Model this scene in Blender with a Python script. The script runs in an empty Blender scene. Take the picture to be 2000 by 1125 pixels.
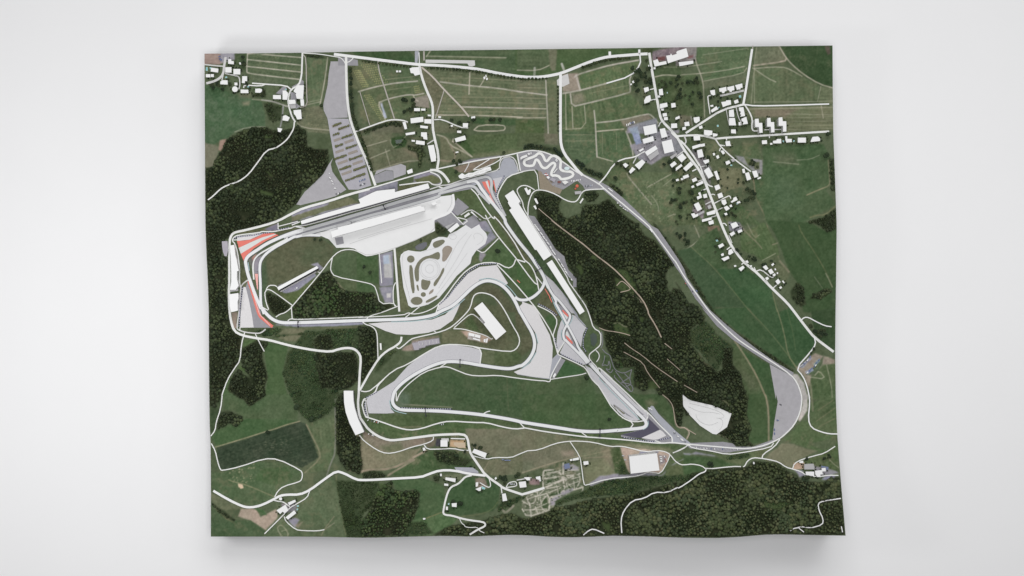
import bpy, bmesh, math, random
import numpy as np
from mathutils import Vector
from mathutils.geometry import tessellate_polygon

random.seed(7)
rng = np.random.default_rng(11)
SC = bpy.context.scene
COL = SC.collection
CAM_H = 28.0          # camera height above the map datum, in model units (1 unit = 10 cm of model)
BASE = -0.75          # the table top on which the relief block stands

# ---------------------------------------------------------------- survey sheets
# outlines were measured on enlarged sheets of the map; a letter names the sheet
SHEET = dict(A=(390,80),B=(390,260),C=(700,80),D=(700,260),E=(1010,80),F=(1010,260),G=(1320,80),H=(1320,260),
             I=(390,430),J=(390,600),K=(700,430),L=(700,600),M=(1010,430),N=(1010,600),O=(1320,430),P=(1320,600),
             Q=(400,770),R=(400,900),S=(710,770),T=(710,900),U=(1020,770),V=(1020,900),W=(1335,770),X=(1335,900))
FINE = dict(a=(840,290),b=(900,340),c=(570,370),d=(700,340),e=(440,440),f=(440,530),g=(960,420),h=(1010,500),
            i=(1050,580),j=(1050,660),k=(1170,720),l=(1200,790),m=(690,740),n=(1010,270))

def sheet(s):
    if s == 'Z': return 0, 0, 1.0
    if s in SHEET: return SHEET[s][0], SHEET[s][1], 6.25
    return FINE[s][0], FINE[s][1], 12.5

def pts(text, t='Z'):
    """'A 10,20 30,40 B5,6' -> list of map points; a letter switches the sheet"""
    out = []
    ox, oy, k = sheet(t)
    for tok in text.split():
        if tok[0].isalpha():
            ox, oy, k = sheet(tok[0]); tok = tok[1:]
            if not tok: continue
        x, y = tok.split(',')
        out.append((ox + float(x)/k, oy + float(y)/k))
    return out

# ---------------------------------------------------------------- relief
CTRL = np.array([
 (400,105,0),(500,105,0),(600,103,0),(700,101,0),(800,100,0),(900,98,0),(1000,97,0),(1100,96,0),(1200,95,0),(1300,93,0),(1400,92,0),(1500,91,0),(1626,89,0),
 (400,180,.02),(400,260,.06),(401,350,.1),(401,440,.12),(404,500,.04),(406,550,-.04),(408,610,-.09),(408,700,-.05),(409,780,-.04),(410,830,-.05),(411,870,-.1),(412,950,-.07),(412,1048,0),
 (480,1048,.04),(560,1048,.1),(640,1048,.2),(720,1050,.3),(800,1048,.28),(860,1047,.25),(920,1048,.34),(970,1045,.26),(1030,1045,.28),(1110,1049,.52),(1200,1047,.47),(1270,1048,.6),(1330,1050,.75),(1400,1051,.83),(1450,1048,.7),(1510,1044,.55),(1580,1045,.56),(1650,1046,.6),
 (1626,180,.0),(1627,260,.0),(1630,340,.08),(1634,440,.15),(1633,520,.08),(1632,600,0),(1631,690,-.12),(1632,770,-.06),(1635,850,0),(1643,950,.26),
 (500,200,.02),(700,200,0),(900,200,0),(1100,200,0),(1300,200,0),(1500,180,0),(520,330,.1),(560,400,.1),(700,300,0),(900,280,0),(1150,280,0),(1400,300,.02),(1550,350,.05),
 (650,420,.02),(800,400,.02),(950,360,.02),(500,480,.03),(600,520,.02),(760,520,.02),(900,480,.02),(480,600,0),(620,590,.03),(760,600,.03),(1000,560,.02),(900,640,.03),(1080,560,.05),
 (1150,430,.3),(1230,480,.45),(1230,560,.55),(1300,620,.5),(1350,720,.42),(1160,540,.25),(1200,640,.3),(1420,830,.15),(1430,780,.22),(1400,500,.1),(1330,430,.1),(1480,620,.02),(1550,700,-.05),(1540,800,-.05),(1450,420,.04),(1560,500,.06),
 (520,700,.02),(600,700,.06),(680,700,.08),(500,800,.02),(620,800,.06),(520,900,-.02),(600,950,.06),(520,980,.02),(780,700,.02),(900,720,0),(1050,700,.02),(900,780,0),(1100,800,0),(1250,830,.02),(760,800,.02),(820,870,.06),(950,870,.06),
 (1100,890,.08),(1250,890,.1),(1380,890,.08),(760,960,.12),(900,960,.14),(1060,960,.18),(1180,960,.3),(1280,980,.45),(1400,960,.55),(1500,930,.4),(1540,980,.5),(1620,900,.08)], float)
CX, CY, CH = CTRL.T
def relief(x, y):
    x = np.asarray(x, float); y = np.asarray(y, float)
    shp = np.broadcast(x, y).shape
    xf = np.broadcast_to(x, shp).ravel(); yf = np.broadcast_to(y, shp).ravel()
    out = np.empty(xf.shape)
    for s in range(0, len(xf), 40000):
        e = s + 40000
        d2 = (xf[s:e,None]-CX)**2 + (yf[s:e,None]-CY)**2
        w = np.exp(-d2/(2*62.0**2)) + 1e-7
        out[s:e] = (w*CH).sum(1)/w.sum(1)
    return out.reshape(shp)
# regular table of the relief for fast look-ups
RX0, RY0, RS = 380.0, 60.0, 5.0
_gx = np.arange(RX0, 1680, RS); _gy = np.arange(RY0, 1080, RS)
RTAB = relief(_gx[None,:], _gy[:,None])
def hgt(x, y):
    fx = np.clip((np.asarray(x,float)-RX0)/RS, 0, len(_gx)-1.001); fy = np.clip((np.asarray(y,float)-RY0)/RS, 0, len(_gy)-1.001)
    ix = fx.astype(int); iy = fy.astype(int); u = fx-ix; v = fy-iy
    return (RTAB[iy,ix]*(1-u)*(1-v)+RTAB[iy,ix+1]*u*(1-v)+RTAB[iy+1,ix]*(1-u)*v+RTAB[iy+1,ix+1]*u*v)
def ground(x, y, dz=0.0, lift=None):
    """model position (N,3) of map points, dz (map px) above the ground; `lift` = height at which the outline was measured"""
    x = np.asarray(x,float); y = np.asarray(y,float)
    h = hgt(x, y)
    f = (CAM_H-(h if lift is None else h+lift/100.0))/CAM_H
    return np.stack([(x-1000)/100*f, (562.5-y)/100*f, h+dz/100.0], -1)
def at(x, y, dz=0.0): return Vector(ground(np.array([x]), np.array([y]), dz)[0])

# ---------------------------------------------------------------- materials
def lin(c):
    c = np.asarray(c, float)/255.0
    return np.where(c <= .04045, c/12.92, ((c+.055)/1.055)**2.4)
MATS = {}
def mat(name, rgb, rough=.85, var=.06, scale=9.0, attr=False, spec=.25, fine=0.0):
    """procedural surface: base colour broken up by two scales of noise, plus a little bump"""
    if name in MATS: return MATS[name]
    m = bpy.data.materials.new(name); m.use_nodes = True
    nt = m.node_tree; n = nt.nodes; L = nt.links
    b = n['Principled BSDF']; b.inputs['Roughness'].default_value = rough
    b.inputs['Specular IOR Level'].default_value = spec
    tc = n.new('ShaderNodeTexCoord')
    no = n.new('ShaderNodeTexNoise'); no.inputs['Scale'].default_value = scale; no.inputs['Detail'].default_value = 6; no.inputs['Roughness'].default_value = .65
    L.new(tc.outputs['Object'], no.inputs['Vector'])
    mr = n.new('ShaderNodeMapRange'); mr.inputs[1].default_value = .3; mr.inputs[2].default_value = .7
    mr.inputs[3].default_value = 1-var; mr.inputs[4].default_value = 1+var
    L.new(no.outputs['Fac'], mr.inputs[0])
    mul = n.new('ShaderNodeVectorMath'); mul.operation = 'MULTIPLY'
    if attr:
        at_ = n.new('ShaderNodeAttribute'); at_.attribute_name = 'Col'; L.new(at_.outputs['Color'], mul.inputs[0])
    else:
        mul.inputs[0].default_value = tuple(lin(rgb))
    L.new(mr.outputs[0], mul.inputs[1]); L.new(mul.outputs[0], b.inputs['Base Color'])
    if fine:
        bp = n.new('ShaderNodeBump'); bp.inputs['Strength'].default_value = fine; bp.inputs['Distance'].default_value = .01
        L.new(no.outputs['Fac'], bp.inputs['Height']); L.new(bp.outputs[0], b.inputs['Normal'])
    MATS[name] = m
    return m
WHITE   = mat('white model plastic', (231,231,231), .6, .012, 6)
ROOF    = mat('white roof plastic', (235,235,235), .55, .012, 5)
WALLM   = mat('white wall plastic', (226,226,226), .6, .015, 7)
SOFTW   = mat('off white road', (226,226,224), .7, .03, 12)
GREYW   = mat('pale grey road', (205,204,203), .75, .04, 14)
PATHM   = mat('pale gravel path', (170,166,158), .9, .08, 30)
TRACKM  = mat('white race track', (226,227,228), .65, .025, 10)
TRACKG  = mat('shade grey race track', (196,197,198), .7, .03, 10)  # track white greyed to carry the shade between the tall stands
APRON   = mat('paddock apron', (226,226,226), .65, .015, 6)
SEAM    = mat('apron seam', (192,192,192), .7, .02, 6)
GRAVEL  = mat('pale gravel trap', (214,212,213), .95, .05, 40)
GRAVELB = mat('lilac gravel', (196,195,199), .95, .06, 30)
CARPARK = mat('lilac grey car park', (168,166,170), .95, .08, 9)
ASPH    = mat('grey asphalt', (148,147,152), .9, .08, 14)
ASPHD   = mat('dark asphalt', (84,82,96), .9, .06, 10)
ASPHB   = mat('blue grey asphalt', (166,168,176), .9, .06, 12)
RED     = mat('red runoff paint', (222,124,112), .8, .04, 14)
PINK    = mat('pale red kerb paint', (236,176,170), .8, .04, 14)
RUNW    = mat('white runoff paint', (212,214,212), .8, .03, 14)
TEAL    = mat('teal edge paint', (166,190,192), .8, .08, 30)
GRASSP  = mat('island grass', (120,119,101), .95, .14, 30)
DIRT    = mat('bare earth', (152,142,131), .95, .1, 20)
WATER   = mat('pond water', (52,54,66), .35, .05, 10, spec=.5)
POND    = mat('green pond water', (66,78,70), .35, .08, 14, spec=.5)
POOL    = mat('pool water', (128,196,198), .3, .05, 20, spec=.5)
GREYR   = mat('grey roof plastic', (176,175,176), .7, .04, 9)
LILACR  = mat('lilac grey roof', (168,164,172), .75, .06, 9)
BLUER   = mat('blue grey panel roof', (112,122,150), .6, .1, 20)
DARK    = mat('dark tyre rubber', (62,62,84), .8, .1, 30)
DARKM   = mat('dark metal', (48,48,56), .6, .1, 20)
REDROOF = mat('dark red tile', (128,88,84), .85, .1, 20)
TENTR   = mat('orange red canvas', (214,110,88), .8, .05, 20)
SAND    = mat('sand', (196,178,154), .95, .06, 25)
BARK    = mat('bark', (70,58,44), .95, .1, 30)
LEAF    = mat('leaves', (0,0,0), .95, .12, 40, attr=True, spec=.1)
LEAFS   = [mat('tree leaves dark', (46,56,42), .95, .2, 30, spec=.1), mat('tree leaves green', (54,66,48), .95, .2, 30, spec=.1), mat('tree leaves olive', (62,70,50), .95, .2, 30, spec=.1)]
LAND    = mat('aerial land cover', (0,0,0), .95, .05, 26, attr=True, spec=.12)
TABLE   = mat('matt white table top', (238,238,239), .75, .006, .5, spec=.2)
EARTH   = mat('cut block side', (136,136,138), .8, .03, 6)

# ---------------------------------------------------------------- object helpers
def tag(o, label=None, cat=None, group=None, kind=None):
    if label: o['label'] = label
    if cat: o['category'] = cat
    if group: o['group'] = group
    if kind: o['kind'] = kind
    return o
def link(o, parent=None):
    COL.objects.link(o)
    if parent is not None: o.parent = parent
    return o
def empty(name, loc):
    o = bpy.data.objects.new(name, None); o.location = loc; o.empty_display_size = .05
    return link(o)
def mesh_np(name, V, F, material, parent=None, col=None, smooth=False, mats=None, midx=None):
    """mesh from numpy arrays, F is (n,3) or (n,4)"""
    V = np.asarray(V, np.float32); F = np.asarray(F, np.int32)
    me = bpy.data.meshes.new(name); k = F.shape[1]
    me.vertices.add(len(V)); me.vertices.foreach_set('co', V.ravel())
    me.loops.add(F.size); me.loops.foreach_set('vertex_index', F.ravel())
    me.polygons.add(len(F)); me.polygons.foreach_set('loop_start', np.arange(0, F.size, k, dtype=np.int32))
    try: me.polygons.foreach_set('loop_total', np.full(len(F), k, np.int32))
    except Exception: pass
    me.polygons.foreach_set('use_smooth', np.full(len(F), smooth))
    for m in (mats or [material]): me.materials.append(m)
    if midx is not None: me.polygons.foreach_set('material_index', np.asarray(midx, np.int32))
    if col is not None:
        a = me.color_attributes.new('Col', 'FLOAT_COLOR', 'POINT')
        c = np.ones((len(V),4), np.float32); c[:,:3] = col
        a.data.foreach_set('color', c.ravel())
    me.update(calc_edges=True); me.validate()
    return link(bpy.data.objects.new(name, me), parent)
def mesh_py(name, V, F, material, parent=None, mats=None, midx=None):
    me = bpy.data.meshes.new(name); me.from_pydata([tuple(v) for v in V], [], F)
    for m in (mats or [material]): me.materials.append(m)
    if midx is not None:
        for p, i in zip(me.polygons, midx): p.material_index = i
    me.update()
    return link(bpy.data.objects.new(name, me), parent)
def area2(P): return sum(P[i-1][0]*P[i][1]-P[i][0]*P[i-1][1] for i in range(len(P)))
def smooth_line(P, n=1, closed=False):
    for _ in range(n):
        Q = []
        m = len(P)
        if not closed: Q.append(P[0])
        for i in range(m if closed else m-1):
            a, b = P[i], P[(i+1) % m]
            Q.append((a[0]*.75+b[0]*.25, a[1]*.75+b[1]*.25)); Q.append((a[0]*.25+b[0]*.75, a[1]*.25+b[1]*.75))
        if not closed: Q.append(P[-1])
        P = Q
    return P
def resample(P, step, closed=False):
    out = []
    R = P+[P[0]] if closed else P
    for a, b in zip(R, R[1:]):
        d = math.hypot(b[0]-a[0], b[1]-a[1]); n = max(1, int(math.ceil(d/step)))
        for i in range(n): out.append((a[0]+(b[0]-a[0])*i/n, a[1]+(b[1]-a[1])*i/n))
    if not closed: out.append(R[-1])
    return out
LINES = []      # (points, half width) of everything linear: trees keep clear of it
AREAS = []      # polygons trees keep clear of
_lift = [0]
def ribbon(name, P, width, material, dz=1.0, rounds=1, closed=False, sides=True, clear=True, kind='structure', parent=None):
    """a raised strip laid over the relief"""
    P = smooth_line(P, rounds, closed)
    P = resample(P, 4.0, closed)
    Q = [P[0]]
    for p in P[1:]:
        if math.hypot(p[0]-Q[-1][0], p[1]-Q[-1][1]) > .25: Q.append(p)
    A = np.array(Q); n = len(A)
    if closed: T = np.roll(A,-1,0)-np.roll(A,1,0)
    else:
        T = np.empty_like(A); T[1:-1] = A[2:]-A[:-2]; T[0] = A[1]-A[0]; T[-1] = A[-1]-A[-2]
    T /= np.maximum(np.hypot(T[:,0],T[:,1]),1e-6)[:,None]
    N = np.stack([-T[:,1],T[:,0]],1)
    _lift[0] = (_lift[0]+1) % 13
    z = dz+_lift[0]*.028
    w = width/2
    rows = []
    for s, zz in ((-1,-.6),(-1,z),(1,z),(1,-.6)) if sides else ((-1,z),(1,z)):
        B = A+N*w*s
        rows.append(ground(B[:,0],B[:,1],zz))
    k = len(rows); V = np.concatenate(rows)
    F = []
    for i in range(n if closed else n-1):
        j = (i+1) % n
        for r in range(k-1): F.append((r*n+i, r*n+j, (r+1)*n+j, (r+1)*n+i))
    if sides and not closed:
        F.append((0,n,2*n,3*n)); F.append((n-1,4*n-1,3*n-1,2*n-1))
    F = [f[::-1] for f in F]
    o = mesh_np(name, V, F, material, parent)
    if kind: o['kind'] = kind
    if clear: LINES.append((A, w))
    return o
def drape(name, P, material, dz=.4, rim=False, grid=9.0, kind='structure', clear=True, parent=None):
    """a flat area cut on a grid so that it follows the relief"""
    P = [p for i, p in enumerate(P) if math.hypot(p[0]-P[i-1][0], p[1]-P[i-1][1]) > .05]
    bm = bmesh.new()
    vs = [bm.verts.new((p[0],p[1],0)) for p in P]
    for t in tessellate_polygon([[Vector((p[0],p[1],0)) for p in P]]):
        try: bm.faces.new([vs[i] for i in t])
        except ValueError: pass
    xs = [p[0] for p in P]; ys = [p[1] for p in P]
    for lo, hi, ax in ((min(xs),max(xs),0),(min(ys),max(ys),1)):
        g = math.floor(lo/grid)*grid+grid
        while g < hi:
            co = Vector((0,0,0)); co[ax] = g; no = Vector((0,0,0)); no[ax] = 1
            bmesh.ops.bisect_plane(bm, geom=bm.verts[:]+bm.edges[:]+bm.faces[:], plane_co=co, plane_no=no, dist=1e-5)
            g += grid
    if rim:
        ed = [e for e in bm.edges if len(e.link_faces) == 1]
        r = bmesh.ops.extrude_edge_only(bm, edges=ed)
        low = {v for v in r['geom'] if isinstance(v, bmesh.types.BMVert)}
    else: low = set()
    _lift[0] = (_lift[0]+1) % 13
    z = dz+_lift[0]*.028
    X = np.array([v.co.x for v in bm.verts]); Y = np.array([v.co.y for v in bm.verts])
    D = np.array([-.6 if v in low else z for v in bm.verts])
    G = ground(X, Y, D)
    for v, c in zip(bm.verts, G): v.co = c
    bmesh.ops.recalc_face_normals(bm, faces=bm.faces[:])
    up = sum(f.normal.z*f.calc_area() for f in bm.faces)
    if up < 0: bmesh.ops.reverse_faces(bm, faces=bm.faces[:])
    me = bpy.data.meshes.new(name); bm.to_mesh(me); bm.free()
    me.materials.append(material)
    o = link(bpy.data.objects.new(name, me), parent)
    if kind: o['kind'] = kind
    if clear: AREAS.append(P)
    return o
def inside(P, X, Y):
    P = np.asarray(P); r = np.zeros(X.shape, bool)
    x0, y0 = P[-1]
    for x1, y1 in P:
        if y0 != y1:
            c = ((y1 > Y) != (y0 > Y)) & (X < (x0-x1)*(Y-y1)/(y0-y1)+x1)
            r ^= c
        x0, y0 = x1, y1
    return r
def seg_dist(A, X, Y, closed=False):
    d = np.full(X.shape, 1e9)
    A = list(A)+([A[0]] if closed else [])
    for (x0,y0),(x1,y1) in zip(A, A[1:]):
        dx, dy = x1-x0, y1-y0; l2 = dx*dx+dy*dy+1e-9
        t = np.clip(((X-x0)*dx+(Y-y0)*dy)/l2, 0, 1)
        d = np.minimum(d, (X-x0-t*dx)**2+(Y-y0-t*dy)**2)
    return np.sqrt(d)
def circle(cx, cy, r, n=24, ry=None):
    return [(cx+r*math.cos(i*2*math.pi/n), cy+(ry or r)*math.sin(i*2*math.pi/n)) for i in range(n)]
# ================================================================ LAND COVER (colour of the ground itself)
LX, LY, LW, LH = 388, 78, 1276, 984
GX, GY = np.meshgrid(np.arange(LW)+LX+.5, np.arange(LH)+LY+.5)
def vnoise(scale, seed, sx=1.0, sy=1.0, ang=0.0, S=(slice(None),slice(None))):
    """smooth value noise over the sheet, roughly -1..1"""
    r = np.random.default_rng(seed); T = r.uniform(-1,1,(256,256))
    c, s = math.cos(ang), math.sin(ang)
    gx, gy = GX[S], GY[S]
    u = ((gx*c+gy*s)/(scale*sx))%256; v = ((-gx*s+gy*c)/(scale*sy))%256
    iu = u.astype(int); iv = v.astype(int); fu = u-iu; fv = v-iv
    fu = fu*fu*(3-2*fu); fv = fv*fv*(3-2*fv); iu1 = (iu+1)%256; iv1 = (iv+1)%256
    return T[iv,iu]*(1-fu)*(1-fv)+T[iv,iu1]*fu*(1-fv)+T[iv1,iu]*(1-fu)*fv+T[iv1,iu1]*fu*fv
N_FINE = vnoise(3.0,1)*.6+vnoise(1.8,2)*.5
N_MID = vnoise(7,3)*.6+vnoise(15,4)*.6
N_BIG = vnoise(45,5)*.7+vnoise(110,6)*.6
CAN = np.empty((LH,LW,3)); CAN[:] = (88,101,74)
def box(P, pad):
    xs = [p[0] for p in P]; ys = [p[1] for p in P]
    x0 = max(0,int(min(xs)-pad-LX)); x1 = min(LW,int(max(xs)+pad-LX)+2); y0 = max(0,int(min(ys)-pad-LY)); y1 = min(LH,int(max(ys)+pad-LY)+2)
    return slice(y0,max(y0,y1)), slice(x0,max(x0,x1))
def blend(S, a, c):
    CAN[S] = CAN[S]*(1-a[...,None])+np.asarray(c,float)*a[...,None]
def field(text, rgb, soft=1.6, mot=7, streak=None, alpha=1.0, wob=1.0):
    P = pts(text); S = box(P, soft+2)
    X, Y = GX[S], GY[S]
    if X.size == 0: return
    d = seg_dist(P, X, Y, True); d = np.where(inside(P,X,Y), d, -d)+N_MID[S]*wob
    a = np.clip(d/(2*soft)+.5,0,1)*alpha
    c = np.asarray(rgb,float)+(N_FINE[S]*(mot*1.1+4)+N_MID[S]*(mot*.7+1)+N_BIG[S]*mot*.6)[...,None]*np.array([1,1,.9])
    c += (vnoise(24,sum(map(ord,text[:9])),S=S)*mot*.5)[...,None]*np.array([1.3,.3,.7])
    if streak:
        ang, per, amp = streak; ang = math.radians(ang)
        q = (-math.sin(ang)*X+math.cos(ang)*Y)/per
        w = np.sin(q*2*math.pi)*(.45+.55*vnoise(14,9,S=S))+vnoise(per*.9,77,40,1,ang,S)*.9
        c += (w*amp*1.5)[...,None]*np.array([1,.95,.8])
    blend(S, a, c)
def lane(text, w, rgb, alpha=.85, rounds=1, ragged=.35, sheetscale=6.25):
    """an unpaved track worn into the ground"""
    P = smooth_line(pts(text), rounds); w = w/sheetscale*1.18; alpha = min(1,alpha*1.15); S = box(P, w+3)
    X, Y = GX[S], GY[S]
    if X.size == 0: return
    d = seg_dist(P,X,Y)+N_FINE[S]*ragged*.6+N_MID[S]*ragged*.5
    a = np.clip((w/2-d)/1.1+.5,0,1)*alpha*(.85+.3*N_MID[S]).clip(0,1)
    c = np.asarray(rgb,float)+(N_FINE[S]*7)[...,None]
    blend(S, a, c)
def spots(text, n, rgb, r=(.5,1.2), alpha=.7, seed=0, stretch=None):
    P = pts(text); rr = np.random.default_rng(seed+n); xs = [p[0] for p in P]; ys = [p[1] for p in P]
    k = 0; tries = 0
    while k < n and tries < n*20:
        tries += 1
        x = rr.uniform(min(xs),max(xs)); y = rr.uniform(min(ys),max(ys))
        if not inside(P,np.array([x]),np.array([y]))[0]: continue
        q = rr.uniform(*r); sx, sy = stretch or (1,1)
        S = box([(x,y)], q*max(sx,sy)+2); X, Y = GX[S], GY[S]
        d = np.hypot((X-x)/sx,(Y-y)/sy)
        blend(S, np.clip((q-d)/.9+.5,0,1)*alpha*rr.uniform(.5,1), np.asarray(rgb,float)+rr.uniform(-10,10)); k += 1
TAN=(196,186,170); TANG=(178,174,168); BROWN=(156,138,122); PALE=(196,192,188)
whole = 'Z 380,70 1670,70 1670,1070 380,1070'
CAN += (N_FINE*6+N_MID*6+N_BIG*7)[...,None]
# --- north-west
field('A 50,100 255,150 285,265 240,288 50,282', (152,130,122), mot=5, streak=(8,3,4))
field('A 255,100 430,130 440,230 350,250 260,262', (150,148,156), mot=8)
field('A 430,140 580,140 565,390 500,330 425,280', (74,90,62), mot=8)
field('A 590,120 1255,120 1240,475 1040,450 640,402 575,370', (86,102,74), streak=(6,9,5))
field('A 640,412 1240,480 1185,520 1070,542 800,522 640,508', (92,106,80), streak=(6,9,4))
field('A 550,540 1080,560 1070,700 890,660 700,660', (88,102,74))
field('A 1310,150 1560,205 1510,640 1480,790 1320,800', (94,110,80), streak=(85,5,4))
field('A 1260,810 1480,795 1560,960 1600,1130 1330,1110 1200,1000', (106,110,86), streak=(8,4,6))
field('A 50,545 150,540 400,650 760,740 800,900 800,1050 620,1060 430,1110 350,1180 50,1310', (74,100,70), mot=7)
field('A 50,545 60,600 330,700 480,680 300,560 200,560', (66,90,60), alpha=.7, soft=4)
spots('A 70,700 700,760 720,1000 100,1100', 90, (112,128,108), (.6,1.4), .5, 1)
field('B 50,110 200,150 240,190 172,405 60,430', (116,116,96), mot=5)
field('B 245,85 322,70 322,140 262,225 228,205', (164,136,122), mot=6)
field('A 500,650 640,640 600,690 480,690', (140,128,108), alpha=.5, soft=4)
field('A 520,750 610,740 600,780 530,785', (160,140,120), alpha=.6, soft=3)
field('A 640,700 900,740 1080,790 1100,860 1020,1000 860,1060 800,900 760,740', (86,100,72))
for t in ('A 585,150 572,370 590,392 700,410 1225,470','A 590,150 1240,202','A 580,226 1242,296','A 572,310 1240,380'): lane(t, 12, (196,188,174))
lane('A 760,720 900,738 1010,780 1085,802', 15, TANG); lane('A 1020,800 1008,940 985,1050', 14, (150,148,152))
lane('A 640,712 760,720', 9, TAN, .6); lane('A 1562,205 1540,400 1500,630 1470,770', 12, TAN, .75)
lane('A 430,1110 560,1060 700,1045 800,1050', 12, TAN, .55); lane('A 1190,1000 1260,1060 1600,1090', 10, TAN, .6)
lane('A 1310,780 1480,740', 8, TAN, .6); lane('A 1310,750 1480,715', 6, TAN, .5)
spots('A 1300,820 1480,800 1560,1080 1300,1080', 120, (150,140,110), (.5,1), .5, 3)
spots('A 590,150 1245,150 1240,470 600,400', 150, (158,150,112), (.4,.9), .5, 5)
# --- camping fields in the north
field('C -100,235 240,258 300,540 20,612 -110,560', (104,112,82), streak=(65,4,4))
field('C 0,620 300,545 430,955 140,1040 20,900', (94,106,76))
field('C 255,260 740,310 760,480 310,535 250,350', (94,110,80), streak=(-6,8,5))
field('C 310,545 740,490 850,640 900,900 640,930 440,950', (92,108,76), streak=(-8,9,4))
field('C 800,340 1000,330 1400,370 2000,460 2000,950 1300,905 930,950 900,730 830,600', (104,114,86), streak=(4,6.5,6))
field('C 760,330 900,440 1050,610 960,930 915,830 880,700 800,500', (110,108,86), mot=9)
field('C -100,90 600,100 750,280 560,262 300,232 0,190 -60,150', (70,92,60))
field('C 780,80 2000,80 2000,405 1500,335 1000,290 830,300', (82,100,70), streak=(2,7,4))
field('C 820,190 1700,190 1800,230 830,250', (96,108,78), alpha=.5)
field('C 1330,930 2000,960 2000,1020 1800,1040 1400,1010', (72,94,62))
field('C 930,960 1230,1050 1260,1125 920,1125', (104,108,84))
field('C 680,700 850,650 870,820 690,800', (142,134,122), mot=7)
field('C 0,1100 330,985 540,975 560,1125 0,1125', (98,100,80))
field('D 40,40 390,-40 420,120 350,300 420,330 740,340 745,250 720,160 480,-20 700,300 700,350 180,460 60,160', (104,106,84), mot=8)
field('D 60,60 380,0 740,330 420,330 180,450', (104,108,84), mot=8)
field('D 400,60 560,30 600,100 560,180 440,190 395,130', (66,86,54), mot=8)
field('D 560,180 700,240 740,330 560,200', (130,118,98), alpha=.7, soft=4)
field('D 1190,125 1320,85 1310,60 1400,20 2000,0 2000,220 1750,270 1400,290', (84,102,68), streak=(-10,8,4))
field('D 1190,120 1310,85 1420,240 1390,285', (72,96,58))
field('E -20,960 330,968 330,1130 -20,1130', (80,98,62))
field('F 0,0 330,0 340,130 90,130 0,190', (88,100,70))
field('F 330,0 500,0 520,150 340,130', (108,108,88))
field('D 990,50 1060,40 1200,130 1400,290 1000,410 1000,180', (106,110,84), mot=9)
field('D 1400,260 1900,200 2000,230 1700,280 1400,300', (122,122,96), alpha=.7, soft=3)
field('E -20,90 1490,90 1480,150 1000,200 700,322 540,385 300,425 -20,425', (76,98,62), mot=6)
field('E 0,110 380,100 400,330 300,370 0,380', (88,104,74), streak=(2,8,4))
field('E 380,90 492,90 470,360 420,370 395,300', (120,118,98), mot=5, alpha=.8)
field('E 0,470 360,490 370,960 0,950', (108,116,90), streak=(4,6.5,5))
field('E 370,470 510,480 510,1130 380,1130', (106,114,86))
field('E 560,400 740,390 770,600 680,620 560,620', (150,138,124), mot=8)
field('E 750,405 1500,245 1500,300 1385,430 1385,470 780,600', (92,112,76), streak=(82,7,5))
field('E 660,660 1380,470 1380,620 680,800', (94,110,78), streak=(82,7,5))
field('E 660,650 800,630 830,740 690,790', (142,132,116), alpha=.7, soft=4)
field('E 550,640 660,660 680,800 1380,630 1500,780 1640,890 1300,970 960,1000 960,1130 550,1130', (86,106,72), streak=(82,8,5))
field('E 965,1000 1260,975 1310,1090 965,1100', (84,106,72)); field('E 1260,975 1600,890 1650,950 1320,1050', (130,122,106))
field('F 555,-20 950,-20 970,280 800,420 700,330 580,200', (86,106,76), streak=(3,7,4))
field('F 965,-20 1340,-20 1420,280 1250,310 1180,370 980,290', (82,104,72), streak=(82,9,4))
spots('E 750,400 1500,250 1380,620 680,800', 150, (176,164,120), (.4,1), .55, 8, (.7,1.4))
spots('E 560,800 1400,660 1600,880 1300,1100 560,1120', 170, (160,152,116), (.4,1), .5, 9, (.7,1.4))
spots('F 560,0 1340,0 1400,260 1000,440 600,200', 130, (160,152,120), (.4,1.2), .5, 10)
spots('C 800,350 2000,460 2000,940 1000,900', 260, (158,144,118), (.5,1.4), .4, 11)
for t, w in (('C 0,618 150,575 300,540 480,510 720,490',14),('C 255,748 370,705 560,662 660,655 680,665 800,640',13),('C 255,748 250,800 330,960',12),
             ('C 670,665 690,710 730,735',11),('C 1000,500 1350,545 1700,575 2000,625',15),('C 1360,375 1350,650',12),('C 1250,805 2000,822',13),
             ('C 940,905 1370,905 2000,930',11),('C 1410,1085 1480,1025 1770,1025 1797,1060 1770,1098 1470,1102 1410,1085',11),('C 1560,430 1480,560',9),
             ('E 0,615 200,640 365,660',13),('E 0,822 350,828',12),('E 0,940 350,935',9),('E 350,480 358,660 370,900 375,1000 380,1125',13),('E 560,640 680,620 780,600 1090,518',17),
             ('E 700,440 740,410 900,360 1150,290 1480,235',16),('E 720,420 770,600',20),('E 650,640 668,802 820,770 1370,635 1385,600 1370,480 1390,430',15),
             ('E 670,800 682,1065',9),('E 590,640 600,1080',8),('E 940,850 955,1000 960,1125 F 975,290',14),('E 955,1000 1250,970 1590,888 1640,905 1720,1000',14),
             ('E 960,1105 1300,1075',12),('E 820,790 845,1065 590,1080',7),('F 1330,-20 1400,160 1415,270',15),('F 975,290 1170,345',10),('E 0,355 250,362 390,300',9)):
    lane(t, w, TAN if w < 13 else (192,184,174), .85)
for t in ('C 1150,685 2000,690','C 1200,745 2000,755','C 1000,455 1300,450 2000,490','C 1000,860 1900,870','E 0,570 350,575','E 0,695 350,700','E 0,760 350,765','E 0,880 350,890','E 560,1065 850,1062','E 880,640 1350,545','F 580,95 940,95','F 580,20 940,20','F 1040,0 1045,250','F 1210,0 1215,200','C 330,470 720,430','C 350,600 640,560'):
    lane(t, 6, (166,156,132), .6)
lane('C 830,185 1800,205', 13, TAN, .5); lane('C 880,120 830,190', 12, TAN, .7)
lane('E 545,280 575,360', 24, PALE, .7); lane('E 215,330 210,415', 24, PALE, .6)
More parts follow.
